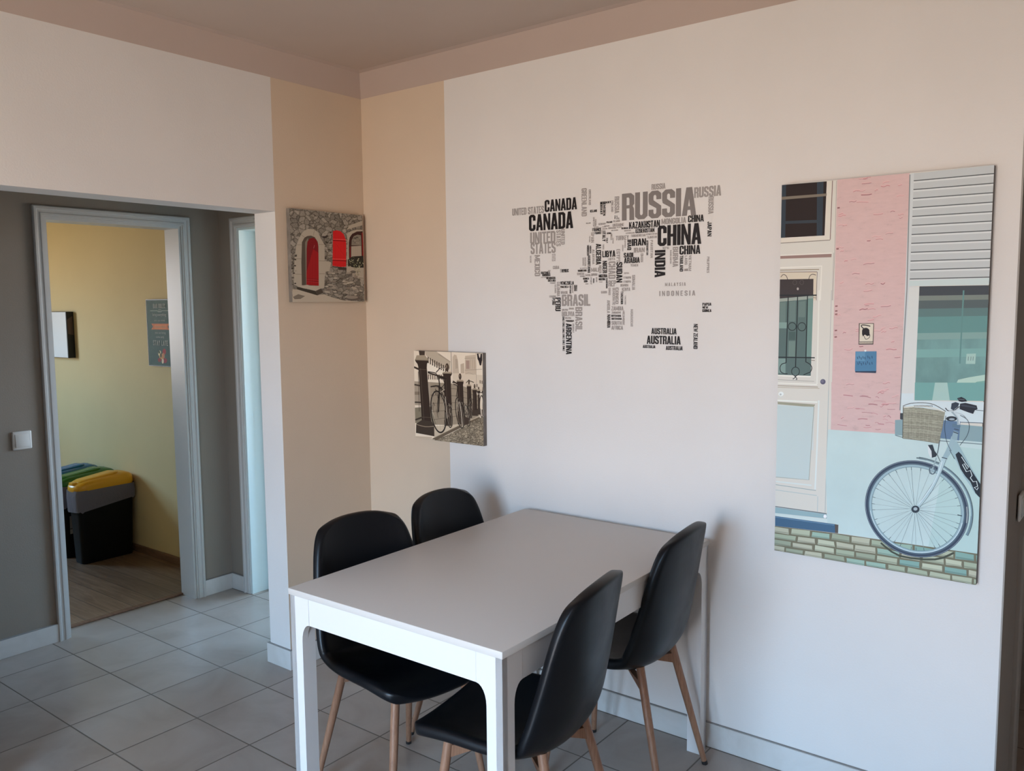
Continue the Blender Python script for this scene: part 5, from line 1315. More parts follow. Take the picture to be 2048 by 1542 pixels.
('S',578,70,76,66,3295,807,3421,713,3609,585,3842,499,4151,484,4506,510,4809,561,5028,651,5193,766,5304,849),
('R',996,58,70,88,4224,1990,1373,1405,0,360),
('R',85,150,168,180,4224,1990,1401,1434,0,360),
('R',427,80,98,112,4224,1990,1316,1347,0,360),
('R',782,150,176,184,4224,1990,1259,1288,0,360),
('R',114,100,124,134,4224,1990,1226,1255,0,360),
('R',142,206,222,226,4224,1990,1280,1310,190,350),
('S',100,132,150,154,4277,1973,5447,1965),
('S',140,80,92,98,5362,1967,5447,1965),
('S',60,132,150,154,4274,2011,5420,2254),
('S',140,80,92,98,5337,2235,5420,2254),
('S',60,132,150,154,4278,1998,5349,2482),
('S',140,80,92,98,5271,2447,5349,2482),
('S',100,132,150,154,4260,2030,5230,2703),
('S',140,80,92,98,5160,2653,5230,2703),
('S',60,132,150,154,4272,2014,5165,2790),
('S',140,80,92,98,5099,2734,5165,2790),
('S',60,132,150,154,4245,2040,4969,2983),
('S',140,80,92,98,4917,2914,4969,2983),
('S',100,132,150,154,4258,2032,4808,3090),
('S',140,80,92,98,4767,3014,4808,3090),
('S',60,132,150,154,4225,2046,4600,3182),
('S',140,80,92,98,4574,3098,4600,3182),
('S',60,132,150,154,4237,2044,4341,3236),
('S',140,80,92,98,4332,3149,4341,3236),
('S',100,132,150,154,4200,2043,4076,3233),
('S',140,80,92,98,4086,3146,4076,3233),
('S',60,132,150,154,4217,2046,3936,3207),
('S',140,80,92,98,3956,3122,3936,3207),
('S',60,132,150,154,4180,2032,3645,3093),
('S',140,80,92,98,3686,3016,3645,3093),
('S',100,132,150,154,4192,2040,3452,2961),
('S',140,80,92,98,3506,2893,3452,2961),
('S',60,132,150,154,4166,2014,3281,2787),
('S',140,80,92,98,3347,2732,3281,2787),
('S',60,132,150,154,4175,2027,3167,2620),
('S',140,80,92,98,3241,2576,3167,2620),
('S',100,132,150,154,4160,1998,3098,2478),
('S',140,80,92,98,3176,2443,3098,2478),
('S',60,132,150,154,4163,2008,3017,2192),
('S',140,80,92,98,3101,2178,3017,2192),
('S',60,132,150,154,4160,1973,3001,1980),
('S',140,80,92,98,3086,1981,3001,1980),
('S',100,132,150,154,4159,1989,3017,1789),
('S',140,80,92,98,3101,1803,3017,1789),
('S',60,132,150,154,4170,1952,3098,1502),
('S',140,80,92,98,3176,1536,3098,1502),
('S',60,132,150,154,4162,1967,3173,1350),
('S',140,80,92,98,3246,1394,3173,1350),
('S',100,132,150,154,4186,1936,3350,1114),
('S',140,80,92,98,3411,1175,3350,1114),
('S',60,132,150,154,4175,1945,3527,962),
('S',140,80,92,98,3575,1033,3527,962),
('S',60,132,150,154,4203,1928,3667,875),
('S',140,80,92,98,3706,953,3667,875),
('S',100,132,150,154,4189,1934,3845,800),
('S',140,80,92,98,3871,883,3845,800),
('S',60,132,150,154,4228,1927,4152,740),
('S',140,80,92,98,4157,827,4152,740),
('S',60,132,150,154,4210,1927,4293,740),
('S',140,80,92,98,4289,827,4293,740),
('S',100,132,150,154,4245,1932,4512,773),
('S',140,80,92,98,4492,858,4512,773),
('S',60,132,150,154,4236,1929,4812,892),
('S',140,80,92,98,4771,969,4812,892),
('S',60,132,150,154,4263,1946,4934,970),
('S',140,80,92,98,4885,1041,4934,970),
('S',100,132,150,154,4253,1937,5107,1123),
('S',140,80,92,98,5046,1184,5107,1123),
('S',60,132,150,154,4275,1965,5257,1319),
('S',140,80,92,98,5185,1366,5257,1319),
('S',60,132,150,154,4270,1955,5375,1565),
('S',140,80,92,98,5295,1595,5375,1565),
('S',100,132,150,154,4279,1986,5419,1721),
('S',140,80,92,98,5336,1739,5419,1721),
('R',498,112,136,146,4224,1990,1494,1529,-22,88),
('R',142,70,84,92,4224,1990,1529,1565,-22,88),
('R',142,160,186,192,4224,1990,1479,1514,0,80),
('S',413,100,118,124,4209,3523,4279,3525,4380,3526,4491,3517,4620,3490,4758,3453,4856,3427),
('S',275,150,158,158,5582,2249,5603,2021,5596,1771),
('S',241,40,52,60,5356,1979,5474,1963),
('P','',150,178,184,5121,4017,5250,4127,5389,3876,5900,2965,5900,2557,5786,2655,5484,3096,5236,3598,5081,3881),
('P','',38,46,56,5238,3730,5317,3820,5393,3745,5900,2949,5900,2556,5791,2672,5647,2983,5512,3132,5390,3317),
('S',172,180,200,204,5252,3567,5393,3218,5696,2792),
('S',206,206,220,222,5394,3680,5516,3495,5585,3403,5558,3335,5473,3490,5430,3453,5537,3260,5637,3310,5685,3168,5643,3098,5719,2991,5804,3018,5837,2874,5752,2831,5826,2768,5852,2843),
('P','',172,196,202,4896,3591,5024,3577,4926,3267,4810,2920,4638,2562,4404,2193,4310,2010,4208,2014,4401,2295,4634,2731,4774,3117,4812,3389),
('S',206,205,220,224,4898,3498,4877,3402,4845,3263,4804,3120,4759,2988,4705,2850,4635,2697,4527,2498,4402,2283,4313,2130),
('S',138,110,130,138,5001,3558,4982,3485,4952,3375,4906,3232,4840,3041,4758,2816,4668,2600,4555,2390,4432,2189,4346,2049),
('P','',150,176,184,5114,4248,5253,4210,5128,3770,5015,3576,4896,3598,5048,3977),
('S',241,60,70,80,4886,3613,5030,3578),
('S',138,40,48,58,5082,3848,5221,3597),
('P','',140,165,175,5168,4417,5287,4377,5265,4128,5116,4182),
('S',275,60,74,88,5161,4383,5288,4341),
('S',275,70,86,100,5176,4467,5305,4444),
('P','',94,120,140,5124,4627,5339,4578,5327,4495,5121,4518),
('S',757,150,168,176,5289,4590,5284,4646,5275,4726,5254,4801,5208,4867,5150,4929,5108,4971),
('S',310,196,206,210,5309,4625,5304,4671,5296,4738,5277,4802,5238,4862,5189,4918,5153,4958),
('P','',46,52,60,5240,4767,5236,4749,5224,4731,5204,4715,5177,4702,5145,4692,5111,4686,5075,4684,5042,4688,5011,4695,4987,4707,4969,4721,4960,4738,4959,4756,4968,4775,4984,4792,5008,4807,5038,4818,5071,4826,5107,4830,5141,4829,5173,4823,5201,4814,5222,4801,5235,4785),
('P','',150,165,175,5185,4747,5177,4731,5153,4717,5119,4709,5083,4709,5053,4716,5035,4728,5035,4744,5051,4759,5081,4770,5117,4775,5152,4771,5176,4761),
('S',241,50,56,62,4929,5059,4946,5035,4971,5002,5005,4981,5054,4979,5113,4989,5166,5008,5208,5042,5246,5085,5280,5113,5314,5113,5346,5098,5368,5086),
('S',310,190,200,204,5020,4966,5069,4971,5136,4979,5196,4994,5238,5022,5272,5057,5295,5082),
('S',206,176,188,194,5197,4944,5236,4937,5292,4925,5344,4905,5392,4868,5438,4823,5463,4799,5454,4814,5425,4850,5403,4876),
('P','',54,62,74,5087,5200,5188,5245,5283,5212,5251,5112,5137,5006,5071,5041),
('P','',40,44,54,5306,5206,5436,5237,5724,5180,5753,5078,5685,5041,5646,4935,5515,4972,5296,5049),
('P','',62,68,80,5336,5189,5711,5140,5712,5101,5331,5136),
('P','',40,44,52,5220,5355,5330,5400,5432,5350,5483,5282,5348,5255,5275,5270),
('S',138,110,118,124,5250,5334,5419,5324),
('S',138,56,68,78,5316,4871,5371,4843,5447,4803,5508,4753,5540,4693,5558,4622,5563,4546,5557,4462,5538,4372,5507,4280,5454,4179,5388,4076,5341,4004),
('S',138,60,74,86,4950,4829,4942,4736,4931,4601,4931,4464,4946,4331,4970,4194,5001,4073,5044,3968,5092,3880,5127,3819),
('S',172,60,70,80,4808,4289,4805,4199,4802,4072,4796,3955,4786,3855,4773,3764,4764,3702),
('P','',206,214,216,4496,3911,4631,3957,4654,3641,4581,3566,4522,3712),
('P','',48,56,64,4504,3935,4630,3960,4690,3778,4764,3685,4730,3615,4626,3571,4605,3770),
('S',379,150,170,176,4746,3583,4664,3273,4624,3100),
('S',310,88,104,114,4729,3213,4727,3179,4718,3147,4702,3120,4683,3101,4660,3091,4637,3091,4615,3101,4596,3120,4582,3147,4574,3179,4573,3213,4579,3246,4591,3276,4609,3299,4631,3313,4654,3318,4677,3313,4697,3298,4714,3275,4725,3246,4729,3213),
('P','',52,62,72,4344,1998,4341,1969,4331,1942,4314,1917,4291,1896,4265,1881,4236,1874,4207,1873,4180,1881,4156,1895,4138,1915,4126,1940,4122,1968,4125,1997,4135,2024,4152,2049,4175,2070,4202,2084,4230,2092,4259,2092,4286,2085,4310,2071,4328,2050,4340,2026),
('P','',160,176,182,4289,2001,4280,1972,4257,1950,4226,1941,4198,1949,4180,1971,4179,2000,4196,2027,4224,2043,4255,2043,4279,2027),
('S',206,100,116,122,4758,3684,4854,3477),
('P','weave',150,150,134,3798,5022,4329,5021,4926,4953,4872,4460,4785,4010,4355,4050,3821,4072),
('S',138,110,108,96,3821,4072,4355,4050,4785,4010),
('S',310,205,206,196,3811,4989,3949,5016,4145,5052,4328,5071,4476,5057,4610,5025,4722,4996,4809,4975,4874,4956,4917,4943),
('S',172,74,72,66,3788,5035,3835,5060,3904,5095,3988,5125,4091,5145,4210,5161,4325,5168,4428,5167,4528,5158,4629,5133,4745,5077,4864,5006,4947,4954),
('S',172,86,84,76,3798,5022,3812,4071),
('S',138,168,168,150,3812,4938,4331,4940,4880,4907),
('S',138,168,168,150,3814,4884,4332,4889,4877,4854),
('S',138,118,116,104,3815,4830,4334,4837,4873,4801),
('S',138,118,116,104,3816,4775,4335,4776,4870,4748),
('S',138,128,128,112,3818,4721,4337,4724,4867,4694),
('S',138,168,168,150,3819,4667,4338,4674,4864,4641),
('S',138,168,168,150,3820,4613,4339,4623,4860,4588),
('S',138,128,128,112,3822,4559,4341,4565,4857,4535),
('S',138,168,168,150,3823,4504,4342,4511,4854,4481),
('S',138,118,116,104,3824,4450,4344,4467,4850,4428),
('S',138,118,116,104,3826,4396,4345,4410,4847,4375),
('S',138,168,168,150,3827,4341,4346,4364,4844,4321),
('S',138,168,168,150,3828,4287,4348,4297,4841,4268),
('S',138,118,116,104,3830,4233,4349,4245,4837,4215),
('S',138,118,116,104,3831,4178,4351,4204,4834,4161),
('S',138,128,128,112,3833,4124,4352,4150,4831,4108),
('S',69,162,160,144,3837,4940,3859,4075),
('S',69,162,160,144,3878,4939,3896,4074),
('S',69,162,160,144,3918,4939,3934,4072),
('S',69,134,132,118,3959,4938,3971,4070),
('S',69,162,160,144,3999,4938,4008,4068),
('S',69,134,132,118,4039,4937,4045,4067),
('S',69,162,160,144,4079,4937,4083,4065),
('S',69,162,160,144,4120,4936,4120,4063),
('S',69,162,160,144,4160,4936,4157,4062),
('S',69,134,132,118,4200,4935,4194,4060),
('S',69,134,132,118,4239,4935,4230,4058),
('S',69,162,160,144,4279,4934,4267,4057),
('S',69,134,132,118,4319,4934,4304,4055),
('S',69,134,132,118,4359,4933,4341,4053),
('S',69,162,160,144,4398,4933,4377,4052),
('S',69,134,132,118,4438,4932,4414,4050),
('S',69,134,132,118,4477,4932,4450,4049),
('S',69,162,160,144,4517,4931,4487,4047),
('S',69,134,132,118,4556,4931,4523,4045),
('S',69,134,132,118,4595,4930,4559,4044),
('S',69,162,160,144,4634,4930,4596,4042),
('S',69,162,160,144,4673,4929,4632,4040),
('S',69,162,160,144,4712,4929,4668,4039),
('S',69,134,132,118,4751,4929,4704,4037),
('S',69,134,132,118,4790,4928,4740,4035),
('S',69,134,132,118,4829,4928,4776,4034),
('S',69,134,132,118,4867,4927,4812,4032),
('S',138,70,68,62,4097,5081,4114,5041),
('S',138,70,68,62,4134,5083,4151,5044),
('S',138,70,68,62,4171,5085,4187,5046),
('S',138,70,68,62,4208,5087,4224,5048),
('S',138,70,68,62,4245,5090,4261,5050),
('S',138,70,68,62,4281,5092,4298,5053),
('S',138,70,68,62,4318,5094,4334,5055),
('S',138,70,68,62,4354,5096,4371,5057),
('S',138,70,68,62,4391,5098,4407,5059),
('S',138,70,68,62,4427,5101,4443,5062),
('S',138,70,68,62,4464,5103,4480,5064),
('S',138,70,68,62,4500,5105,4516,5066),
('S',138,70,68,62,4536,5107,4552,5068),
('S',138,70,68,62,4572,5110,4588,5071),])
ART_RED=(0.405,0.39,[
('P','stone',150,142,130,0,3900,4050,3900,4050,0,0,0),
('P','',168,158,142,103,731,172,1784,301,2394,423,2619,563,2846,735,3006,940,3100,1270,3104,1484,2976,1618,2731,1827,2459,1786,1778,2164,1732,2024,1299,1788,1180,1716,607,1410,547,634,569),
('S',142,118,106,92,319,2395,570,2405),
('S',142,118,106,92,174,1812,533,1823),
('S',142,118,106,92,168,1176,527,1169),
('S',142,118,106,92,1490,2472,1828,2481),
('S',142,118,106,92,1477,1768,1824,1773),
('S',142,118,106,92,1470,1216,1791,1223),
('S',142,118,106,92,579,2819,736,2744),
('S',142,118,106,92,1288,3091,1216,2823),
('P','',82,72,62,516,708,531,1684,596,2517,735,2716,885,2793,1087,2825,1286,2771,1441,2582,1474,2388,1427,696),
('P','',120,110,96,759,2524,858,2653,935,2726,810,740,736,739),
('P','',120,20,26,762,733,836,2250,888,2557,1006,2688,1211,2745,1372,2663,1455,2499,1467,2275,1427,696),
('P','',150,22,26,762,733,788,1273,1181,2264,1457,2106,1427,696),
('S',57,92,14,20,1021,2647,930,727),
('S',57,92,14,20,1168,2654,1078,729),
('S',57,92,14,20,1316,2660,1227,730),
('S',171,96,14,18,782,992,1428,963),
('S',85,186,60,60,780,970,1427,940),
('S',171,96,14,18,775,894,1422,864),
('S',85,186,60,60,774,871,1421,841),
('S',142,170,120,110,1258,2434,1212,2293),
('P','',172,162,146,241,655,791,731,1525,583,1249,475),
('P','',58,52,44,241,644,1248,469,1320,290,269,532),
('P','',72,64,56,1249,475,1544,583,1665,392,1327,290),
('P','',176,164,146,19,536,269,532,1319,284,1700,335,2113,206,2808,61,4050,0,0,0),
('P','',116,106,94,33,216,311,334,669,254,424,132,116,118),
('P','',196,28,30,2305,3089,2515,3137,2726,3112,2914,2993,3008,2797,3047,2568,3003,1562,2695,1540,2224,1576),
('S',228,216,84,80,2280,2739,3069,2759),
('S',256,100,12,18,2277,2682,3081,2691),
('S',228,216,84,80,2230,1877,3021,1885),
('S',256,100,12,18,2227,1820,3033,1815),
('S',114,170,16,22,2461,2543,2919,2043),
('S',57,172,18,24,2452,3046,2366,1566),
('S',57,172,18,24,2606,3048,2521,1570),
('S',57,172,18,24,2760,3034,2677,1574),
('S',57,172,18,24,2915,3019,2834,1578),
('S',342,54,46,40,2237,1534,3000,1510),
('P','',62,54,48,2536,1498,3016,1510,3010,1408,2551,1412),
('P','',168,158,142,3082,3202,4050,3461,4050,3665,3311,3416),
('P','',168,158,142,3012,1233,3135,2745,3071,3001,3295,3128,3700,3251,4044,3255,4050,1551,4036,986,3544,1097),
('P','',58,32,30,3190,1937,3196,2632,3261,2866,3409,3032,3695,3155,4040,3190,4036,1550,3567,1524),
('P','',126,118,106,3349,2523,3374,2756,3503,2936,3728,3020,3937,3001,3946,2548),
('P','',90,82,74,3616,2862,3609,2848,3591,2839,3570,2838,3553,2845,3547,2859,3554,2873,3572,2882,3593,2883,3610,2876),
('P','',90,82,74,3515,2713,3506,2705,3485,2700,3459,2698,3438,2702,3430,2709,3439,2717,3460,2723,3486,2724,3507,2720),
('P','',90,82,74,3674,2835,3663,2820,3637,2811,3604,2809,3578,2816,3569,2830,3580,2844,3607,2854,3639,2856,3665,2848),
('P','',90,82,74,3552,2835,3540,2827,3510,2821,3473,2819,3443,2822,3432,2829,3444,2837,3474,2843,3511,2845,3541,2842),
('P','',60,54,48,3734,2902,3726,2887,3709,2878,3687,2876,3671,2884,3665,2898,3672,2913,3690,2922,3711,2924,3728,2916),
('P','',60,54,48,3626,2865,3614,2853,3584,2844,3547,2842,3518,2848,3507,2859,3519,2871,3549,2880,3586,2882,3615,2876),
('P','',90,82,74,3804,2887,3792,2877,3760,2869,3721,2867,3689,2872,3678,2881,3690,2892,3722,2899,3761,2901,3793,2897),
('P','',60,54,48,3744,2898,3732,2886,3700,2878,3662,2876,3631,2881,3620,2892,3633,2903,3664,2912,3702,2914,3733,2908),
('P','',150,142,128,3723,2657,3711,2646,3680,2638,3643,2637,3613,2642,3602,2652,3614,2663,3644,2671,3682,2673,3712,2668),
('P','',90,82,74,3629,2648,3615,2639,3580,2633,3537,2631,3503,2634,3490,2641,3503,2649,3538,2656,3581,2658,3616,2655),
('P','',150,142,128,3632,2748,3619,2738,3585,2731,3543,2729,3510,2733,3498,2742,3511,2752,3545,2759,3586,2761,3620,2757),
('P','',150,142,128,3914,2887,3906,2877,3885,2870,3860,2869,3840,2874,3833,2884,3841,2894,3862,2901,3887,2902,3907,2897),
('P','',90,82,74,3883,2784,3876,2772,3857,2764,3835,2763,3817,2769,3811,2781,3819,2793,3837,2801,3859,2802,3877,2795),
('P','',150,142,128,3842,2649,3829,2636,3795,2627,3754,2626,3722,2632,3710,2643,3723,2656,3756,2664,3797,2666,3830,2660),
('P','',170,158,142,3339,2479,3937,2533,3940,1902,3316,1911),
('S',85,142,130,114,3379,2481,3360,1913),
('S',85,142,130,114,3435,2483,3416,1915),
('S',85,142,130,114,3491,2486,3472,1916),
('S',85,142,130,114,3547,2488,3528,1918),
('S',85,142,130,114,3603,2490,3585,1920),
('S',85,142,130,114,3660,2493,3641,1922),
('S',85,142,130,114,3716,2495,3698,1924),
('S',85,142,130,114,3773,2497,3755,1925),
('S',85,142,130,114,3830,2500,3811,1927),
('S',85,142,130,114,3886,2502,3868,1929),
('S',627,134,26,26,4016,3122,4018,1993),
('S',627,120,24,26,3266,2462,3255,1968),
('S',228,40,34,32,3202,2517,3191,1966),
('P','',44,42,36,3107,1876,3394,2031,4044,2082,4049,1550,3608,1525,3111,1585),
('S',256,50,48,40,3291,1835,3201,1797),
('S',199,50,48,40,3504,1812,3453,1763),
('S',142,96,96,66,3481,1998,3524,1935),
('S',199,140,142,104,3317,1869,3361,1844),
('S',199,200,196,170,3218,1593,3284,1582),
('S',199,50,48,40,3881,1928,3827,1909),
('S',142,140,142,104,3450,1903,3483,1882),
('S',142,96,96,66,3533,1782,3488,1761),
('S',256,140,142,104,3759,1610,3736,1568),
('S',256,50,48,40,3857,1967,3813,1909),
('S',142,50,48,40,3654,1919,3667,1887),
('S',142,200,196,170,3715,1518,3722,1484),
('S',142,200,196,170,3834,1646,3819,1572),
('S',256,96,96,66,3749,1712,3777,1658),
('S',199,50,48,40,3450,1685,3355,1648),
('S',199,96,96,66,3425,1746,3483,1734),
('S',199,200,196,170,3653,1854,3755,1852),
('S',256,178,176,140,3759,1609,3834,1606),
('S',256,140,142,104,3757,1921,3695,1906),
('S',142,140,142,104,3246,1797,3211,1743),
('S',256,96,96,66,3736,1970,3791,1937),
('S',199,200,196,170,3636,1752,3671,1721),
('S',142,96,96,66,3134,1663,3034,1657),
('S',256,200,196,170,3594,1636,3637,1614),
('S',256,178,176,140,3741,1918,3695,1857),
('S',199,140,142,104,3766,1651,3731,1620),
('S',199,50,48,40,3632,1908,3546,1861),
('S',142,140,142,104,3187,1599,3153,1570),
('S',199,200,196,170,3807,1560,3765,1538),
('S',256,178,176,140,3416,1884,3407,1849),
('S',142,140,142,104,3370,1906,3303,1894),
('S',199,96,96,66,3770,1743,3766,1677),
('S',256,50,48,40,3159,1812,3244,1802),
('S',142,200,196,170,3187,1871,3207,1803),
('S',256,140,142,104,3235,1786,3303,1785),
('S',256,178,176,140,3977,1764,4037,1739),
('S',256,178,176,140,3912,1685,3903,1633),
('S',256,50,48,40,3748,1723,3795,1720),
('S',256,200,196,170,3993,1727,4050,1720),
('S',256,50,48,40,3178,1763,3187,1710),
('S',256,96,96,66,3928,1849,3832,1818),
('S',199,50,48,40,3727,1838,3736,1789),
('S',142,96,96,66,3397,1556,3407,1518),
('S',199,140,142,104,3709,1825,3654,1777),
('S',199,50,48,40,3908,1944,3985,1899),
('S',199,200,196,170,3748,1579,3812,1540),
('S',199,178,176,140,3446,1656,3490,1604),
('S',199,200,196,170,3274,1808,3335,1807),
('S',142,178,176,140,3443,1760,3352,1754),
('S',199,140,142,104,3548,1706,3502,1677),
('S',256,200,196,170,3793,1942,3726,1931),
('S',199,140,142,104,3216,1842,3258,1834),
('S',142,96,96,66,3755,1848,3801,1848),
('S',199,178,176,140,3394,1831,3425,1806),
('S',256,178,176,140,3861,1774,3782,1756),
('S',142,140,142,104,3459,2002,3403,1996),
('S',256,50,48,40,3901,1855,3894,1816),
('S',142,178,176,140,3453,1876,3366,1829),
('S',199,140,142,104,3888,1746,3814,1740),
('S',256,50,48,40,3884,1619,3896,1567),
('S',199,140,142,104,3478,1641,3516,1617),
('S',199,96,96,66,4023,1790,3986,1774),
('S',256,96,96,66,3626,1694,3540,1658),
('S',142,50,48,40,3565,1616,3569,1579),
('S',142,140,142,104,3509,1499,3433,1492),
('S',142,50,48,40,3815,1798,3831,1771),
('S',142,178,176,140,3235,1719,3292,1689),
('S',199,178,176,140,3543,1679,3555,1650),
('S',256,140,142,104,3479,1636,3456,1583),
('S',142,50,48,40,3890,1915,3859,1851),
('S',199,170,168,130,3569,1352,3522,1298),
('S',199,80,78,60,3742,1247,3732,1193),
('S',199,80,78,60,3707,1400,3729,1347),
('S',199,170,168,130,3657,1276,3686,1224),
('S',199,80,78,60,3660,1245,3702,1192),
('S',199,170,168,130,3697,1567,3658,1513),
('S',199,120,120,86,3605,1556,3608,1504),
('S',199,80,78,60,3680,1351,3653,1297),
('S',199,170,168,130,3566,1416,3587,1363),
('S',199,80,78,60,3642,1386,3641,1333),
('S',199,170,168,130,3722,1413,3753,1360),
('S',199,170,168,130,3550,1297,3571,1244),
('S',199,120,120,86,3796,1406,3752,1352),
('S',199,170,168,130,3779,1488,3788,1435),
('S',199,170,168,130,3697,1570,3678,1516),
('S',199,80,78,60,3687,1325,3690,1272),
('S',199,120,120,86,3493,1571,3536,1519),
('S',199,120,120,86,3518,1510,3495,1456),
('S',199,120,120,86,3648,1415,3671,1362),
('S',199,120,120,86,3801,1385,3845,1332),
('S',199,120,120,86,3793,1596,3749,1542),
('S',199,120,120,86,3633,1204,3619,1150),
('S',199,170,168,130,3768,1232,3773,1179),
('S',199,120,120,86,3525,1388,3487,1335),
('S',199,170,168,130,3745,1399,3762,1347),
('S',199,120,120,86,3546,1240,3533,1187),
('S',199,80,78,60,3522,1219,3514,1166),
('S',199,120,120,86,3585,1542,3570,1488),
('S',199,120,120,86,3523,1465,3544,1412),
('S',199,170,168,130,3760,1554,3778,1502),
('S',199,120,120,86,3776,1487,3731,1433),
('S',199,170,168,130,3598,1252,3582,1199),
('S',199,170,168,130,3623,1489,3599,1436),
('S',199,80,78,60,3493,1333,3533,1281),
('P','',170,160,144,2435,1018,2402,998,2338,995,2272,1010,2235,1037,2244,1062,2295,1074,2365,1068,2420,1046),
('S',142,58,50,44,2195,980,2466,973),
('P','',104,96,86,3843,352,3794,317,3681,302,3557,315,3481,349,3487,388,3572,415,3698,416,3805,391),
('S',142,58,50,44,3512,307,3797,296),
('P','',104,96,86,3484,1316,3446,1286,3363,1273,3274,1284,3221,1314,3228,1349,3292,1372,3383,1373,3459,1351),
('S',142,58,50,44,3207,1268,3487,1262),
('P','',128,118,106,2529,1310,2505,1283,2444,1267,2375,1269,2330,1287,2330,1314,2376,1336,2445,1344,2506,1334),
('S',142,58,50,44,2288,1250,2559,1244),
('P','',170,160,144,2439,442,2407,421,2331,412,2247,418,2194,437,2196,460,2254,477,2339,478,2412,465),
('S',142,58,50,44,2175,393,2446,382),
('P','',128,118,106,3329,1223,3299,1198,3240,1190,3178,1202,3143,1228,3152,1257,3199,1275,3264,1273,3315,1253),
('S',142,58,50,44,3093,1178,3372,1171),
('P','',170,160,144,3148,824,3105,794,2993,772,2865,767,2781,782,2779,810,2861,837,2988,852,3102,847),
('S',142,58,50,44,2816,755,3093,747),
('P','',170,160,144,2368,1252,2334,1228,2250,1214,2155,1217,2095,1234,2097,1259,2159,1279,2254,1285,2337,1274),
('S',142,58,50,44,2090,1195,2359,1188),
('P','',150,140,126,3703,1136,3661,1110,3561,1096,3448,1100,3377,1121,3379,1148,3454,1169,3567,1174,3665,1161),
('S',142,58,50,44,3391,1079,3673,1072),
('P','',170,160,144,3071,897,3028,872,2928,862,2819,872,2751,897,2756,926,2831,945,2942,945,3037,926),
('S',142,58,50,44,2766,850,3042,842),
('P','',128,118,106,2632,512,2607,477,2549,458,2486,465,2446,493,2448,531,2492,560,2557,566,2612,548),
('S',142,58,50,44,2397,459,2670,449),
('P','',170,160,144,3340,858,3303,819,3201,789,3082,783,3002,802,2997,839,3071,876,3188,895,3294,888),
('S',142,58,50,44,3022,784,3301,776),
('P','',104,96,86,2031,495,1991,465,1885,441,1764,435,1683,450,1681,478,1758,506,1878,522,1986,518),
('S',142,58,50,44,1714,426,1981,416),
('P','',104,96,86,3944,226,3901,201,3787,180,3657,175,3571,187,3569,211,3652,235,3781,249,3897,245),
('S',142,58,50,44,3605,158,3891,147),
('P','',150,140,126,2295,700,2247,672,2138,663,2020,677,1948,708,1955,741,2037,761,2158,759,2260,735),
('S',142,58,50,44,1980,660,2249,651),
('P','',150,140,126,3509,806,3485,787,3431,779,3372,785,3336,803,3339,824,3380,838,3440,839,3491,826),
('S',142,58,50,44,3277,755,3558,747),
('P','',128,118,106,2008,470,1971,443,1883,430,1785,436,1723,460,1726,489,1792,510,1891,514,1976,498),
('S',142,58,50,44,1725,420,1991,410),
('P','',170,160,144,3586,1265,3551,1235,3464,1219,3368,1223,3307,1246,3309,1277,3374,1301,3470,1308,3555,1294),
('S',142,58,50,44,3299,1207,3580,1201),
('P','',150,140,126,2395,621,2362,583,2279,561,2185,564,2125,593,2125,632,2187,664,2281,674,2363,657),
('S',142,58,50,44,2118,563,2388,554),
('P','',128,118,106,2568,326,2536,303,2457,288,2366,289,2307,304,2307,327,2366,347,2456,355,2536,346),
('S',142,58,50,44,2294,268,2566,257),
('P','',170,160,144,3926,486,3897,468,3838,464,3777,477,3742,500,3749,522,3795,534,3860,529,3911,510),
('S',142,58,50,44,3687,444,3973,434),
('P','',128,118,106,3349,1290,3313,1252,3220,1227,3114,1228,3044,1253,3044,1291,3112,1325,3218,1338,3311,1324),
('S',142,58,50,44,3049,1226,3328,1219),
('P','',104,96,86,2001,952,1976,924,1907,903,1826,898,1771,912,1768,937,1818,963,1898,977,1970,973),
('S',142,58,50,44,1745,884,2012,876),
('P','',150,140,126,2489,315,2462,278,2399,257,2327,263,2281,292,2282,331,2330,362,2402,370,2465,351),
('S',142,58,50,44,2243,260,2515,250),
('P','',128,118,106,3673,1109,3648,1072,3581,1047,3501,1046,3448,1071,3445,1108,3494,1141,3572,1155,3643,1142),
('S',142,58,50,44,3412,1044,3694,1036),
('P','',128,118,106,3242,626,3213,588,3134,561,3040,559,2977,582,2973,620,3030,654,3122,670,3206,659),
('S',142,58,50,44,2962,559,3240,550),
('P','',150,140,126,3130,226,3107,187,3043,163,2968,165,2918,192,2916,232,2962,265,3036,277,3102,261),
('S',142,58,50,44,2878,165,3156,154),
('P','',104,96,86,2068,1285,2036,1253,1959,1234,1873,1237,1817,1260,1819,1293,1876,1320,1963,1329,2038,1315),
('S',142,58,50,44,1802,1226,2069,1220),
('P','',128,118,106,2177,1243,2144,1227,2073,1226,1998,1241,1954,1265,1962,1286,2017,1295,2094,1287,2158,1267),
('S',142,58,50,44,1927,1205,2195,1199),
('P','',104,96,86,3585,1348,3540,1310,3434,1290,3317,1297,3242,1328,3246,1368,3326,1398,3445,1405,3548,1385),
('S',142,58,50,44,3266,1292,3547,1286),
('P','',150,140,126,2175,1272,2149,1233,2079,1208,1999,1207,1945,1232,1942,1270,1993,1304,2072,1318,2144,1305),
('S',142,58,50,44,1918,1207,2186,1200),
('P','',170,160,144,4043,1116,3997,1097,3893,1095,3781,1112,3713,1139,3720,1164,3799,1175,3914,1167,4010,1144),
('S',142,58,50,44,3729,1079,4014,1072),
('P','',128,118,106,2087,492,2060,455,1988,432,1906,434,1852,460,1851,497,1904,529,1985,540,2058,526),
('S',142,58,50,44,1829,432,2096,422),
('P','',150,140,126,2680,238,2640,218,2550,213,2450,225,2388,247,2393,270,2461,284,2563,280,2649,262),
('S',142,58,50,44,2390,196,2664,185),
('P','',104,96,86,2746,907,2724,870,2669,849,2607,852,2566,880,2566,918,2607,948,2669,958,2724,941),
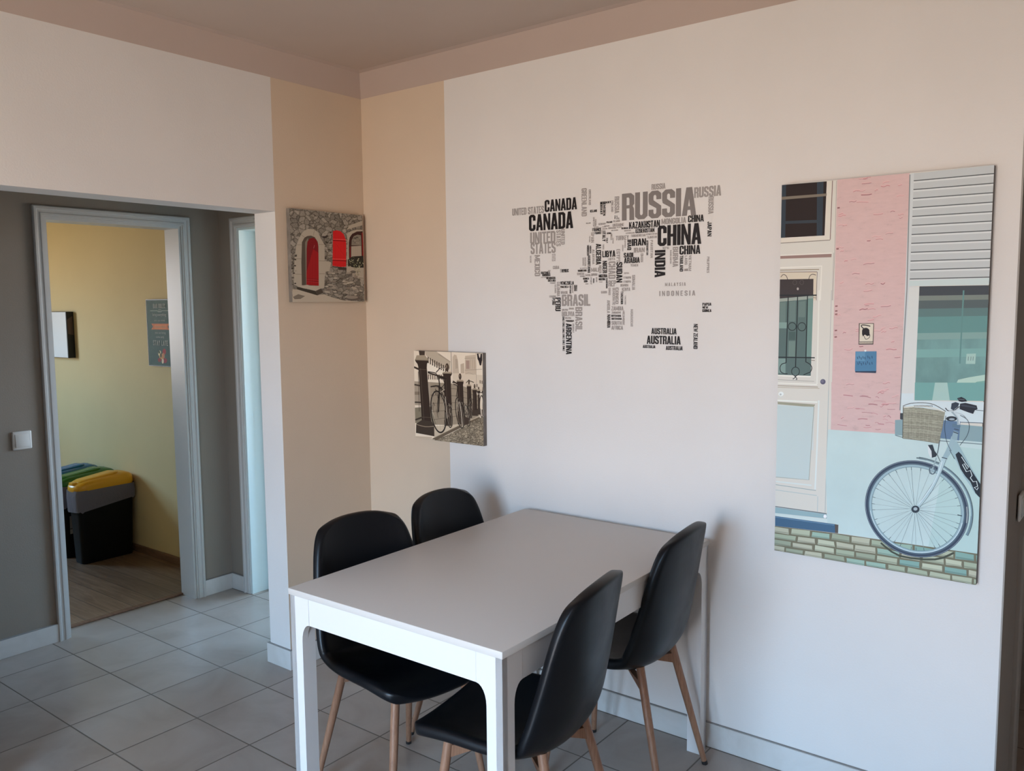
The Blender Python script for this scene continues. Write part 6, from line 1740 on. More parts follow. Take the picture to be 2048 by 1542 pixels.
('S',142,58,50,44,2513,848,2787,840),
('P','',170,160,144,3474,228,3437,210,3360,209,3279,228,3232,256,3242,281,3302,291,3386,282,3454,257),
('S',142,58,50,44,3208,196,3490,184),
('P','',170,160,144,2045,416,1999,398,1893,396,1778,412,1706,437,1712,461,1792,472,1910,465,2010,443),
('S',142,58,50,44,1735,381,2002,371),
('P','',150,140,126,3120,363,3096,342,3042,332,2982,337,2944,356,2947,379,2988,396,3049,399,3101,386),
('S',142,58,50,44,2888,312,3166,301),
('P','',104,96,86,3978,158,3928,127,3821,120,3708,142,3642,180,3653,219,3737,239,3853,231,3949,199),
('S',142,58,50,44,3662,125,3948,114),
('P','',150,140,126,2235,725,2188,698,2088,693,1981,712,1918,746,1928,780,2006,796,2116,789,2207,761),
('S',142,58,50,44,1937,691,2205,682),
('P','',170,160,144,3603,600,3555,578,3447,576,3330,594,3259,624,3267,652,3349,665,3469,657,3569,631),
('S',142,58,50,44,3284,565,3565,556),
('P','',104,96,86,3216,752,3180,727,3083,706,2971,699,2897,710,2895,733,2965,758,3076,773,3175,771),
('S',142,58,50,44,2909,682,3187,673),
('P','',170,160,144,1966,681,1944,654,1886,636,1818,635,1773,652,1771,678,1813,702,1880,713,1940,705),
('S',142,58,50,44,1729,620,1996,611),
('P','',128,118,106,2032,576,2004,551,1946,542,1885,553,1849,578,1856,607,1902,625,1965,624,2016,605),
('S',142,58,50,44,1803,532,2070,522),
('P','',104,96,86,2887,1088,2856,1051,2776,1028,2686,1030,2627,1055,2627,1093,2685,1124,2775,1136,2855,1121),
('S',142,58,50,44,2612,1026,2887,1019),
('P','',150,140,126,3078,410,3038,386,2939,371,2826,372,2752,388,2753,413,2826,434,2939,441,3039,432),
('S',142,58,50,44,2768,352,3045,341),
('P','',170,160,144,2479,1055,2454,1032,2391,1017,2320,1018,2274,1033,2274,1056,2320,1076,2391,1084,2454,1075),
('S',142,58,50,44,2234,995,2505,988),
('P','',104,96,86,3139,966,3110,945,3041,935,2966,942,2919,961,2922,985,2974,1001,3051,1003,3116,989),
('S',142,58,50,44,2885,915,3162,907),
('P','',104,96,86,3386,1255,3339,1236,3225,1227,3098,1232,3016,1248,3018,1269,3103,1283,3232,1286,3343,1274),
('S',142,58,50,44,3053,1201,3332,1195),
('P','',170,160,144,3606,330,3586,305,3531,289,3468,289,3426,305,3424,329,3463,351,3526,360,3582,352),
('S',142,58,50,44,3368,270,3651,259),
('P','',170,160,144,3134,199,3098,180,3013,175,2920,185,2862,206,2866,228,2930,240,3025,238,3105,222),
('S',142,58,50,44,2853,155,3131,143),
('P','',150,140,126,3527,540,3498,512,3437,500,3371,510,3332,537,3338,568,3386,590,3454,591,3510,571),
('S',142,58,50,44,3284,493,3566,483),
('P','',128,118,106,2350,915,2333,876,2282,851,2221,851,2178,877,2174,916,2210,950,2269,963,2325,950),
('S',142,58,50,44,2122,852,2392,844),
('P','',150,140,126,3493,229,3450,204,3346,190,3229,195,3154,216,3155,243,3233,264,3350,269,3453,255),
('S',142,58,50,44,3174,176,3456,164),
('P','',150,140,126,3305,1302,3268,1270,3169,1244,3054,1237,2978,1252,2975,1282,3047,1313,3160,1330,3263,1326),
('S',142,58,50,44,2993,1228,3271,1222),
('P','',128,118,106,2165,880,2131,859,2043,843,1944,839,1878,849,1877,869,1941,888,2041,899,2129,896),
('S',142,58,50,44,1880,815,2147,807),
('P','',170,160,144,3431,884,3396,855,3304,832,3198,826,3127,840,3124,867,3190,894,3296,910,3391,906),
('S',142,58,50,44,3130,813,3410,805),
('P','',104,96,86,3476,245,3433,216,3350,212,3267,233,3222,271,3236,308,3303,325,3391,316,3459,285),
('S',142,58,50,44,3205,214,3486,203),
('P','',134,124,112,2073,2812,2054,2795,2008,2786,1963,2791,1945,2806,1965,2823,2011,2832,2056,2828),
('P','',150,142,128,2252,2532,2228,2500,2174,2485,2122,2496,2102,2525,2125,2556,2179,2571,2232,2561),
('P','',150,142,128,2101,2858,2084,2839,2044,2829,2004,2835,1989,2852,2007,2871,2047,2881,2086,2875),
('P','',66,58,50,2239,2566,2211,2545,2144,2535,2079,2540,2053,2557,2082,2577,2148,2588,2213,2583),
('P','',112,104,92,2109,2859,2078,2840,2005,2829,1933,2833,1904,2849,1935,2868,2008,2879,2080,2875),
('P','',112,104,92,2076,2037,2054,2007,2004,1993,1956,2003,1937,2032,1959,2062,2009,2076,2058,2066),
('P','',66,58,50,1901,1893,1883,1861,1843,1847,1804,1859,1790,1889,1808,1921,1848,1935,1887,1923),
('P','',112,104,92,2052,1909,2024,1878,1961,1863,1900,1874,1877,1903,1904,1934,1966,1948,2028,1938),
('P','',112,104,92,2164,2283,2134,2263,2064,2253,1996,2258,1968,2276,1998,2296,2067,2307,2136,2301),
('P','',112,104,92,2018,2552,1995,2533,1943,2523,1891,2528,1871,2545,1893,2564,1946,2574,1997,2569),
('P','',112,104,92,1985,2136,1967,2110,1927,2098,1889,2107,1874,2132,1892,2158,1931,2169,1970,2160),
('P','',66,58,50,2216,3022,2197,2995,2154,2982,2112,2991,2097,3016,2115,3042,2158,3055,2200,3047),
('P','',66,58,50,2129,2266,2102,2244,2039,2233,1977,2240,1953,2260,1980,2282,2042,2293,2104,2286),
('P','',66,58,50,2033,2566,2009,2542,1954,2530,1900,2537,1879,2559,1903,2583,1958,2595,2011,2588),
('P','',134,124,112,1939,2269,1915,2245,1859,2234,1805,2241,1783,2263,1808,2287,1863,2299,1917,2292),
('P','',112,104,92,2147,2021,2117,1998,2048,1986,1980,1993,1953,2014,1983,2038,2051,2050,2119,2043),
('P','',66,58,50,1954,2602,1935,2578,1894,2566,1853,2574,1838,2596,1856,2620,1898,2632,1938,2624),
('P','',112,104,92,2129,3014,2110,2985,2069,2972,2029,2981,2014,3008,2032,3037,2073,3050,2114,3041),
('P','',150,142,128,2221,2418,2192,2386,2125,2371,2059,2381,2034,2410,2063,2442,2130,2457,2196,2447),
('P','',150,142,128,2163,2066,2132,2033,2061,2017,1992,2028,1965,2059,1996,2092,2067,2108,2136,2097),
('P','',112,104,92,2150,2026,2130,1995,2086,1981,2044,1992,2028,2022,2048,2053,2091,2067,2134,2056),
('P','',112,104,92,2027,2027,1999,1999,1934,1985,1872,1994,1847,2021,1875,2050,1939,2063,2002,2054),
('P','',66,58,50,1974,1997,1954,1966,1910,1952,1867,1963,1851,1993,1870,2024,1915,2038,1958,2027),
('P','',112,104,92,1999,2020,1977,1988,1929,1973,1883,1985,1865,2016,1887,2048,1935,2063,1981,2051),
('P','',112,104,92,2090,2310,2068,2292,2018,2283,1969,2288,1949,2304,1971,2322,2021,2331,2070,2326),
('P','',66,58,50,2039,2856,2011,2825,1947,2809,1885,2819,1861,2848,1889,2879,1953,2895,2015,2885),
('P','',50,42,40,1965,2818,1942,2789,1883,2767,1807,2760,1738,2768,1698,2790,1700,2819,1743,2845,1813,2860,1888,2860,1945,2844),
('P','',150,142,130,1908,2871,1885,2854,1828,2840,1758,2837,1702,2844,1682,2860,1704,2878,1761,2891,1831,2894,1887,2887),
('P','',60,52,46,45,1035,18,1019,0,1014,0,1024,0,1041,0,1053,20,1050),
('P','',54,48,42,227,781,204,759,156,753,119,767,120,791,159,807,207,802),
('P','',150,142,128,317,2000,293,1980,242,1973,202,1985,204,2007,245,2022,296,2019),
('P','',54,48,42,274,1773,251,1754,202,1748,164,1759,166,1781,205,1795,254,1792),
('P','',60,52,46,250,1523,226,1496,175,1489,136,1505,138,1534,179,1552,229,1547),
('P','',54,48,42,102,1415,77,1388,26,1381,0,1398,0,1426,30,1445,81,1440),
('P','',54,48,42,181,1208,155,1185,99,1178,56,1193,58,1219,103,1236,158,1231),
('P','',150,142,128,90,1731,69,1710,27,1703,0,1717,0,1739,30,1755,72,1751),
('P','',60,52,46,318,1962,295,1945,244,1940,205,1949,206,1966,247,1979,297,1976),
('P','',54,48,42,0,1340,0,1321,0,1316,0,1328,0,1350,0,1363,0,1359),
('P','',150,142,128,48,1318,34,1299,4,1294,0,1306,0,1328,7,1341,36,1337),
('P','',60,52,46,311,1924,282,1905,218,1899,167,1909,169,1929,220,1943,284,1941),
('P','',150,142,128,72,2004,57,1981,26,1975,3,1989,5,2014,30,2030,60,2026),
('P','',60,52,46,37,997,24,973,0,966,0,983,0,1009,1,1026,27,1021),
('P','',150,142,128,266,1308,245,1282,202,1275,168,1291,170,1320,206,1338,249,1333),
('P','',60,52,46,229,1795,217,1774,190,1768,170,1781,172,1805,194,1820,219,1815),
('P','',60,52,46,174,1808,145,1791,83,1785,33,1795,34,1813,85,1826,148,1824),
('P','',60,52,46,160,1218,145,1200,115,1195,91,1207,93,1226,118,1238,148,1235),
('P','',96,86,78,3779,165,3716,108,3550,67,3327,52,3107,67,2948,108,2893,164,2955,220,3117,261,3339,277,3561,262,3722,221),
('P','',140,130,118,3659,203,3608,168,3473,141,3291,132,3111,141,2981,167,2935,202,2985,237,3118,264,3299,274,3480,265,3612,239),])
ART_STREET=(0.392,0.388,[
('P','',206,198,186,0,3880,3920,3880,3920,0,0,0),
('P','',168,158,144,678,3880,1346,3880,2138,3486,2141,2917,829,2818),
('P','',216,208,198,679,3722,1350,3285,2085,3165,2087,2915,828,2875),
('P','',150,140,128,1495,3794,2156,3473,2138,3431,1458,3751),
('P','',66,58,50,823,3639,888,3624,889,3358,825,3356),
('P','',84,74,64,828,2875,881,2877,883,2650,830,2648),
('P','',66,58,50,952,3594,1016,3578,1017,3313,954,3311),
('P','',84,74,64,956,2873,1009,2881,1010,2655,958,2653),
('P','',66,58,50,1080,3549,1143,3533,1145,3268,1081,3267),
('P','',84,74,64,1084,2872,1136,2885,1138,2659,1085,2657),
('P','',66,58,50,1207,3504,1270,3488,1272,3224,1209,3222),
('P','',84,74,64,1211,2870,1263,2889,1264,2664,1212,2662),
('P','',66,58,50,1334,3459,1397,3443,1399,3179,1336,3178),
('P','',84,74,64,1338,2869,1389,2893,1391,2668,1339,2666),
('P','',66,58,50,1460,3414,1523,3399,1525,3135,1462,3134),
('P','',84,74,64,1464,2867,1515,2897,1517,2673,1465,2671),
('P','',66,58,50,1586,3370,1649,3354,1651,3091,1588,3090),
('P','',84,74,64,1589,2866,1641,2901,1642,2677,1590,2675),
('P','',66,58,50,1712,3325,1774,3310,1776,3048,1713,3046),
('P','',84,74,64,1714,2864,1766,2905,1767,2681,1716,2680),
('P','',66,58,50,1837,3281,1899,3266,1901,3004,1838,3002),
('P','',84,74,64,1839,2863,1890,2909,1891,2686,1840,2684),
('P','',66,58,50,1961,3237,2023,3222,2025,2960,1963,2958),
('P','',84,74,64,1963,2861,2014,2913,2015,2690,1964,2688),
('P','',150,140,128,0,2530,943,2539,950,1523,0,1470),
('P','',120,110,98,0,2073,301,2088,302,1945,0,1930),
('P','',118,112,98,0,1357,950,1467,1291,698,3,673),
('P','',176,164,150,2268,2976,2282,3670,2371,3782,2498,3757,2570,3538,2627,2987),
('P','',160,148,136,2427,3590,2552,3592,2572,3207,2429,3175),
('P','',170,158,144,2714,3376,2910,3436,2930,2997,2716,2990),
('P','',178,166,152,2979,3739,3540,3805,3579,2963,2948,2943),
('P','',150,130,122,3015,3548,3209,3552,3211,3197,3017,3191),
('S',170,140,128,116,3261,3608,3264,3198),
('S',170,140,128,116,3367,3610,3369,3201),
('S',170,140,128,116,3471,3613,3473,3204),
('S',170,140,128,116,2947,3135,3889,3216),
('S',170,140,130,118,2944,3629,3541,3669),
('S',141,150,140,128,2771,2882,3159,3045,3579,2936),
('P','',192,182,168,2268,2976,3907,2973,3920,2352,2272,2145),
('P','',100,90,80,3753,2752,3802,2753,3802,2618,3754,2616),
('P','',100,90,80,3857,2742,3905,2743,3906,2608,3857,2606),
('P','',100,90,80,2307,2424,2357,2426,2358,2287,2308,2285),
('P','',100,90,80,2380,2316,2430,2318,2431,2180,2381,2178),
('P','',100,90,80,3581,2583,3629,2584,3630,2449,3582,2447),
('P','',140,130,116,943,2539,2378,2537,3373,2357,3722,2046,3726,1234,2388,769,1291,698,950,1523),
('S',198,96,86,76,945,2342,2452,2319,3688,2044),
('S',198,96,86,76,947,1975,2453,2029,3688,1876),
('S',198,96,86,76,949,1608,2455,1739,3689,1708),
('S',198,96,86,76,952,1241,2457,1449,3690,1540),
('S',198,96,86,76,954,874,2458,1160,3691,1373),
('P','',182,172,156,1124,617,2388,797,3029,947,3691,1259,3778,1215,2675,705,1072,51,1127,125),
('P','cobble',150,140,124,1147,14,1811,258,2676,664,3761,1187,3920,1246,3920,0,0,1),
('P','',176,164,150,0,86,996,130,978,30,0,1),
('P','',92,82,70,978,36,2532,737,3709,1211,3761,1176,2676,677,1259,23),
('S',226,140,130,114,1034,68,2532,745,3709,1222),
('S',113,104,96,84,2559,187,2675,214),
('S',141,170,160,144,1882,47,2049,67),
('S',141,170,160,144,2183,355,2231,386),
('S',141,170,160,144,3818,380,3880,391),
('S',85,88,80,70,2747,611,2841,640),
('S',141,88,80,70,2242,94,2326,112),
('S',113,170,160,144,1419,42,1529,68),
('S',113,104,96,84,3735,1003,3810,1024),
('S',113,104,96,84,1685,144,1743,154),
('S',113,88,80,70,3134,637,3206,662),
('S',141,88,80,70,2478,164,2563,177),
('S',141,88,80,70,3313,794,3352,804),
('S',85,170,160,144,3409,773,3478,787),
('S',113,170,160,144,3249,756,3291,774),
('S',113,170,160,144,1954,177,2134,197),
('S',85,88,80,70,2932,262,3005,279),
('S',113,104,96,84,3350,603,3394,613),
('S',113,170,160,144,2882,520,2960,541),
('S',85,170,160,144,3803,572,3920,590),
('S',85,88,80,70,3460,719,3559,751),
('S',85,104,96,84,3618,394,3673,404),
('S',113,170,160,144,3810,856,3860,882),
('S',141,88,80,70,2917,491,3062,509),
('S',141,170,160,144,2627,137,2687,152),
('S',113,88,80,70,3698,251,3799,269),
('S',141,170,160,144,1528,26,1721,48),
('S',141,104,96,84,1764,40,1922,69),
('S',113,88,80,70,3774,444,3920,475),
('S',85,170,160,144,3809,1105,3859,1129),
('S',141,170,160,144,3265,34,3423,69),
('S',113,170,160,144,3696,689,3814,721),
('S',141,104,96,84,2472,15,2528,40),
('S',85,88,80,70,2374,482,2422,494),
('S',113,104,96,84,2067,142,2243,176),
('S',85,170,160,144,2572,258,2684,283),
('S',85,88,80,70,2200,364,2355,383),
('S',113,104,96,84,3369,283,3529,308),
('S',141,104,96,84,2725,82,2909,112),
('S',85,104,96,84,2027,136,2163,170),
('S',113,88,80,70,3305,712,3358,741),
('S',85,104,96,84,1946,237,2083,274),
('S',113,104,96,84,2116,286,2195,302),
('S',141,104,96,84,2463,122,2557,152),
('S',85,88,80,70,3858,623,3920,646),
('S',113,104,96,84,3118,570,3222,595),
('S',85,88,80,70,3027,432,3156,453),
('S',85,170,160,144,3368,148,3480,175),
('S',141,88,80,70,3064,92,3143,122),
('S',85,88,80,70,3308,391,3377,418),
('S',141,104,96,84,3171,640,3243,661),
('S',113,104,96,84,3056,356,3139,389),
('S',85,88,80,70,3416,28,3506,48),
('S',113,104,96,84,1634,53,1815,91),
('S',113,104,96,84,2297,407,2401,437),
('S',113,88,80,70,2645,590,2760,607),
('S',141,170,160,144,1769,162,1886,191),
('S',113,88,80,70,2875,159,2996,180),
('S',141,170,160,144,3244,277,3398,306),
('S',85,170,160,144,2205,202,2292,217),
('S',85,104,96,84,2788,464,2874,478),
('S',141,104,96,84,2771,633,2883,659),
('S',141,88,80,70,2656,116,2771,150),
('S',113,88,80,70,3418,549,3508,568),
('S',141,104,96,84,3665,41,3766,59),
('S',85,88,80,70,1466,30,1617,55),
('S',113,88,80,70,2316,93,2470,113),
('S',141,88,80,70,2703,451,2802,473),
('S',141,170,160,144,2366,232,2434,247),
('S',85,170,160,144,3004,227,3163,257),
('S',141,170,160,144,3554,770,3655,802),
('S',85,88,80,70,2215,243,2361,263),
('S',85,104,96,84,1748,177,1853,211),
('S',113,88,80,70,2786,130,2924,163),
('S',113,170,160,144,2331,45,2456,76),
('S',85,88,80,70,1892,245,1943,266),
('S',85,88,80,70,2715,218,2787,233),
('S',85,88,80,70,3723,985,3814,1006),
('S',113,104,96,84,3331,598,3419,619),
('S',85,170,160,144,2926,725,3033,742),
('S',85,104,96,84,2564,65,2703,83),
('S',141,88,80,70,3398,623,3520,657),
('S',141,88,80,70,3756,463,3863,483),
('S',141,88,80,70,3325,642,3431,658),
('S',141,104,96,84,3740,949,3816,976),
('S',85,170,160,144,3332,522,3378,538),
('S',141,104,96,84,2598,583,2724,598),
('S',141,104,96,84,2172,282,2239,294),
('S',141,88,80,70,2714,271,2776,290),
('S',141,88,80,70,2862,616,2921,635),
('S',113,170,160,144,2691,71,2744,86),
('S',141,170,160,144,2113,196,2216,220),
('S',141,104,96,84,3528,900,3561,920),
('S',113,88,80,70,3316,866,3380,879),
('S',113,88,80,70,2667,176,2843,204),
('S',141,104,96,84,2745,203,2831,229),
('S',141,170,160,144,2828,469,2900,480),
('S',113,88,80,70,2035,318,2170,342),
('S',141,88,80,70,3656,244,3832,283),
('S',85,88,80,70,2502,228,2616,263),
('S',141,88,80,70,3228,433,3350,448),
('S',113,88,80,70,2469,455,2567,470),
('S',141,104,96,84,2536,109,2623,133),
('S',85,170,160,144,2478,25,2671,61),
('S',141,104,96,84,2018,276,2141,298),
('S',141,170,160,144,2104,13,2244,44),
('S',141,88,80,70,3302,721,3422,754),
('S',85,88,80,70,3607,997,3649,1014),
('S',113,170,160,144,2982,675,3023,685),
('S',113,170,160,144,3115,329,3218,349),
('S',85,88,80,70,2272,157,2430,184),
('S',113,88,80,70,3473,122,3584,141),
('S',141,170,160,144,3441,592,3510,614),
('S',141,104,96,84,3288,17,3397,33),
('S',113,88,80,70,3598,951,3664,971),
('S',85,88,80,70,3136,560,3205,590),
('S',141,104,96,84,2936,166,3089,190),
('S',141,170,160,144,3615,807,3672,836),
('S',141,170,160,144,2232,177,2402,204),
('S',85,104,96,84,3424,651,3497,682),
('S',113,104,96,84,3646,786,3679,809),
('S',141,170,160,144,2890,76,2995,97),
('S',113,104,96,84,1862,224,2013,245),
('S',85,104,96,84,1556,75,1699,109),
('S',113,88,80,70,3386,857,3473,888),
('S',113,88,80,70,3046,576,3160,601),
('S',113,104,96,84,3331,533,3440,556),
('S',141,170,160,144,2772,115,2950,143),
('S',113,88,80,70,3482,299,3633,334),
('S',113,170,160,144,3801,393,3920,424),
('S',85,88,80,70,2482,261,2621,298),
('S',113,88,80,70,2365,383,2456,401),
('S',141,104,96,84,3826,1068,3856,1090),
('S',113,88,80,70,3357,752,3390,770),
('S',85,88,80,70,3418,641,3487,664),
('S',85,170,160,144,2926,348,3023,379),
('S',113,170,160,144,3751,397,3895,424),
('S',113,88,80,70,3076,125,3247,152),
('S',141,104,96,84,1965,245,2112,278),
('S',85,88,80,70,3385,883,3480,914),
('S',141,104,96,84,2552,400,2694,425),
('S',85,170,160,144,3347,782,3432,814),
('S',141,88,80,70,2091,88,2250,106),
('S',85,88,80,70,3471,113,3573,140),
('S',141,170,160,144,3155,763,3233,784),
('S',141,88,80,70,1456,29,1522,58),
('S',113,170,160,144,1943,48,2018,77),
('S',141,88,80,70,2204,241,2289,263),
('S',85,170,160,144,3209,528,3259,546),
('S',113,88,80,70,3491,313,3625,339),
('S',141,88,80,70,2158,333,2226,357),
('S',141,170,160,144,2151,189,2238,208),
('S',85,104,96,84,2409,84,2488,112),
('S',113,104,96,84,2835,124,3001,144),
('S',141,170,160,144,1769,183,1910,203),
('S',622,48,38,33,828,2946,1315,2857),
('S',622,48,38,33,1315,2848,1942,2771),
('S',622,48,38,33,2270,2644,2522,2543),
('P','',66,54,46,3734,2415,3726,2374,3706,2349,3680,2348,3659,2372,3651,2412,3659,2452,3679,2478,3705,2479,3726,2455),
('P','',120,108,94,3695,2430,3692,2414,3686,2404,3678,2404,3672,2413,3670,2429,3672,2444,3678,2454,3686,2454,3692,2445),
('P','',150,138,122,3610,2372,3776,2379,3807,2304,3579,2295),
('P','',48,38,33,3589,2300,3797,2309,3751,2196,3637,2191),
('P','',48,38,33,3642,2205,3745,2209,3762,1317,3641,1310),
('P','',60,50,43,3593,1552,3800,1563,3802,1319,3594,1307),
('S',113,92,80,70,3673,2152,3686,1584),
('P','',66,54,46,3920,2424,3920,2384,3920,2358,3919,2358,3905,2382,3900,2422,3905,2462,3918,2487,3920,2488,3920,2464),
('P','',120,108,94,3920,2439,3920,2424,3920,2414,3918,2414,3914,2423,3912,2438,3913,2454,3917,2463,3920,2463,3920,2454),
('P','',150,138,122,3872,2383,3920,2387,3920,2312,3852,2306),
('P','',48,38,33,3859,2312,3920,2318,3920,2206,3883,2202),
('P','',48,38,33,3887,2216,3920,2219,3920,1303,3887,1297),
('P','',60,50,43,3845,1538,3920,1547,3920,1305,3847,1295),
('S',113,92,80,70,3912,2163,3920,1569),
('P','',66,54,46,3526,2488,3517,2431,3492,2394,3462,2393,3438,2427,3428,2484,3437,2542,3461,2578,3492,2579,3516,2545),
('P','',120,108,94,3479,2509,3477,2487,3469,2474,3460,2473,3453,2487,3450,2508,3453,2530,3460,2544,3469,2544,3476,2531),
('P','',150,138,122,3380,2403,3575,2411,3612,2337,3343,2326),
('P','',48,38,33,3356,2331,3599,2342,3593,2230,3363,2220),
('P','',48,38,33,3374,2234,3583,2243,3612,1254,3368,1240),
('P','',60,50,43,3325,1483,3638,1500,3639,1256,3326,1238),
('S',113,92,80,70,3437,2182,3461,1517),
('P','',66,54,46,3221,2651,3213,2589,3193,2545,3165,2535,3140,2561,3124,2615,3124,2680,3139,2735,3164,2762,3191,2754,3213,2713),
('P','',120,108,94,3174,2676,3171,2651,3164,2635,3155,2634,3147,2650,3144,2675,3147,2701,3154,2717,3163,2718,3171,2702),
('P','',150,138,122,3074,2541,3270,2549,3308,2474,3037,2463),
('P','',48,38,33,3049,2469,3295,2479,3293,2367,3053,2357),
('P','',48,38,33,3064,2371,3282,2380,3314,1142,3059,1126),
('P','',60,50,43,3055,1372,3301,1386,3302,1141,3056,1126),
('S',113,92,80,70,3130,2319,3156,1405),
('P','',66,54,46,2760,2860,2753,2803,2735,2756,2706,2726,2674,2719,2643,2735,2618,2773,2605,2826,2604,2883,2617,2937,2642,2976,2673,2995,2705,2990,2733,2962,2753,2916),
('P','',120,108,94,2685,2890,2681,2859,2669,2839,2655,2839,2643,2858,2638,2889,2642,2920,2654,2939,2669,2940,2681,2921),
('P','',150,138,122,2525,2714,2839,2725,2898,2650,2466,2634),
('P','',48,38,33,2486,2641,2878,2655,2859,2542,2506,2528),
('P','',48,38,33,2522,2543,2843,2555,2891,829,2516,805),
('P','',60,50,43,2513,1053,2869,1074,2870,827,2514,805),
('S',113,92,80,70,2619,2491,2659,1089),
('P','',66,54,46,2067,3220,2061,3163,2045,3112,2018,3072,1986,3048,1950,3042,1915,3055,1884,3086,1862,3131,1850,3185,1849,3243,1861,3298,1883,3344,1913,3377,1948,3392,1984,3388,2017,3366,2043,3327,2061,3277),
('P','',120,108,94,1963,3259,1957,3220,1941,3195,1920,3194,1904,3218,1897,3257,1903,3297,1920,3322,1940,3322,1956,3298),
('P','',150,138,122,1739,3021,2177,3035,2259,2959,1657,2940),
('P','',48,38,33,1685,2947,2232,2964,2170,2848,1749,2834),
('P','',48,38,33,1768,2849,2151,2862,2209,716,1761,687),
('P','',60,50,43,1733,936,2207,965,2208,716,1735,685),
('S',113,92,80,70,1883,2797,1933,976),
('S',848,56,48,42,0,3156,333,3059),
('S',678,56,48,42,0,2383,414,2343),
('S',622,56,48,42,0,1601,457,1617),
('S',735,56,48,42,10,811,424,955),
('S',283,56,48,42,249,2971,269,1203),
('P','',62,52,46,308,3880,678,3880,664,3707,348,3687),
('P','',146,136,120,175,3683,679,3707,892,3485,61,3466),
('P','',48,38,33,61,3480,892,3485,788,3327,770,3156,256,3185,217,3298,100,3410),
('P','',48,38,33,256,3199,770,3156,832,2309,973,791,406,784,319,2345),
('P','',58,50,44,62,648,424,842,992,820,1143,647,1146,177,37,232),
('S',339,130,120,106,62,619,207,598,414,570,616,556,811,570,1002,597,1135,618),
('S',141,96,86,78,390,3117,454,2066,539,849),
('S',141,110,98,88,100,3467,862,3465),
('S',141,96,86,76,295,3072,770,3071),
('S',141,96,86,76,366,966,953,987),
('S',226,54,48,44,2197,3880,2217,2919),
('S',113,110,102,94,3567,3873,3581,2474),
('P','',40,34,36,3620,3855,3903,3860,3908,3595,3847,3377,3778,3362,3708,3564,3662,3617),
('P','',190,184,176,3713,3835,3834,3851,3790,3674,3756,3700),
('S',678,36,30,27,1850,1320,1863,1165,1861,1013,1847,869,1819,737,1779,621,1729,524,1669,449,1601,400,1527,376,1450,379,1372,409,1295,466,1221,547,1154,650,1094,772,1044,910,1006,1058,980,1213,967,1370,968,1524,983,1670,1012,1803,1052,1920,1104,2017,1165,2091,1234,2140,1308,2162,1386,2156,1464,2124,1541,2066,1613,1983,1680,1879,1739,1757,1787,1620,1825,1473,1850,1320),
('S',122,170,162,150,1807,1314,1819,1167,1819,1022,1806,884,1783,758,1748,647,1703,555,1649,485,1588,438,1522,416,1453,419,1382,449,1313,503,1246,581,1185,680,1130,797,1085,929,1049,1071,1025,1219,1012,1369,1012,1515,1025,1654,1049,1782,1085,1893,1131,1985,1185,2055,1247,2101,1313,2122,1383,2116,1453,2085,1523,2029,1589,1950,1649,1850,1703,1733,1748,1602,1783,1461,1807,1314),
('S',57,110,102,92,1418,1267,1807,1315),
('S',57,110,102,92,1418,1267,1804,909),
('S',57,110,102,92,1418,1267,1698,598),
('S',57,110,102,92,1418,1267,1516,465),
('S',57,110,102,92,1418,1267,1307,546),
('S',57,110,102,92,1418,1267,1127,822),
('S',57,110,102,92,1418,1267,1024,1219),
('S',57,110,102,92,1418,1267,1027,1629),
('S',57,110,102,92,1418,1267,1135,1942),
('S',57,110,102,92,1418,1267,1319,2072),
('S',57,110,102,92,1418,1267,1528,1986),
('S',57,110,102,92,1418,1267,1707,1708),
('S',209,34,28,26,1135,2148,1136,1911),
('S',271,34,28,26,1589,2112,1677,1900),
('S',212,60,50,44,1550,2090,1619,1809),
('S',148,34,28,26,1110,1643,1122,1239),
('S',334,60,50,44,1356,1559,1364,1216),
('S',203,150,142,132,1839,1901,1779,1659),
('S',191,34,28,26,1277,1370,1389,1000),
('S',276,60,50,44,1126,1658,1219,1513),
('S',366,60,50,44,1266,2274,1269,1989),
('S',251,60,50,44,1051,1568,979,1293),
('S',164,150,142,132,1634,2006,1671,1887),
('S',271,150,142,132,1161,2142,1056,2038),
('S',313,60,50,44,1632,2298,1560,2134),
('S',249,40,33,30,1031,1526,999,1151),
('S',243,34,28,26,1327,2216,1409,1811),
('S',279,40,33,30,1839,1863,1854,1636),
('S',452,36,30,27,2195,1152,2201,1066,2202,982,2198,903,2190,830,2177,767,2161,715,2140,676,2117,651,2091,640,2064,645,2036,664,2009,697,1982,744,1957,803,1935,872,1916,949,1901,1032,1890,1118,1884,1205,1883,1289,1886,1369,1894,1442,1907,1505,1924,1557,1945,1596,1968,1621,1994,1632,2021,1627,2049,1607,2077,1573,2103,1526,2128,1467,2150,1398,2169,1321,2184,1238,2195,1152),
('S',81,170,162,150,2166,1149,2172,1068,2174,988,2172,913,2166,845,2157,785,2144,737,2128,700,2109,676,2089,667,2066,671,2044,690,2021,722,1999,767,1978,823,1959,888,1942,962,1929,1040,1919,1122,1913,1203,1911,1283,1913,1358,1918,1427,1928,1487,1941,1536,1957,1572,1976,1596,1997,1605,2019,1600,2042,1581,2064,1549,2087,1504,2107,1447,2126,1382,2143,1309,2156,1230,2166,1149),
('S',57,110,102,92,2043,1135,2179,1151),
('S',57,110,102,92,2043,1135,2183,926),
('S',57,110,102,92,2043,1135,2149,757),
('S',57,110,102,92,2043,1135,2086,690),
('S',57,110,102,92,2043,1135,2012,741),
('S',57,110,102,92,2043,1135,1946,899),
('S',57,110,102,92,2043,1135,1905,1120),
('S',57,110,102,92,2043,1135,1902,1346),
('S',57,110,102,92,2043,1135,1936,1515),
('S',57,110,102,92,2043,1135,1999,1582),
('S',57,110,102,92,2043,1135,2073,1529),
('S',57,110,102,92,2043,1135,2139,1371),
('S',153,34,28,26,2194,1690,2164,1610),
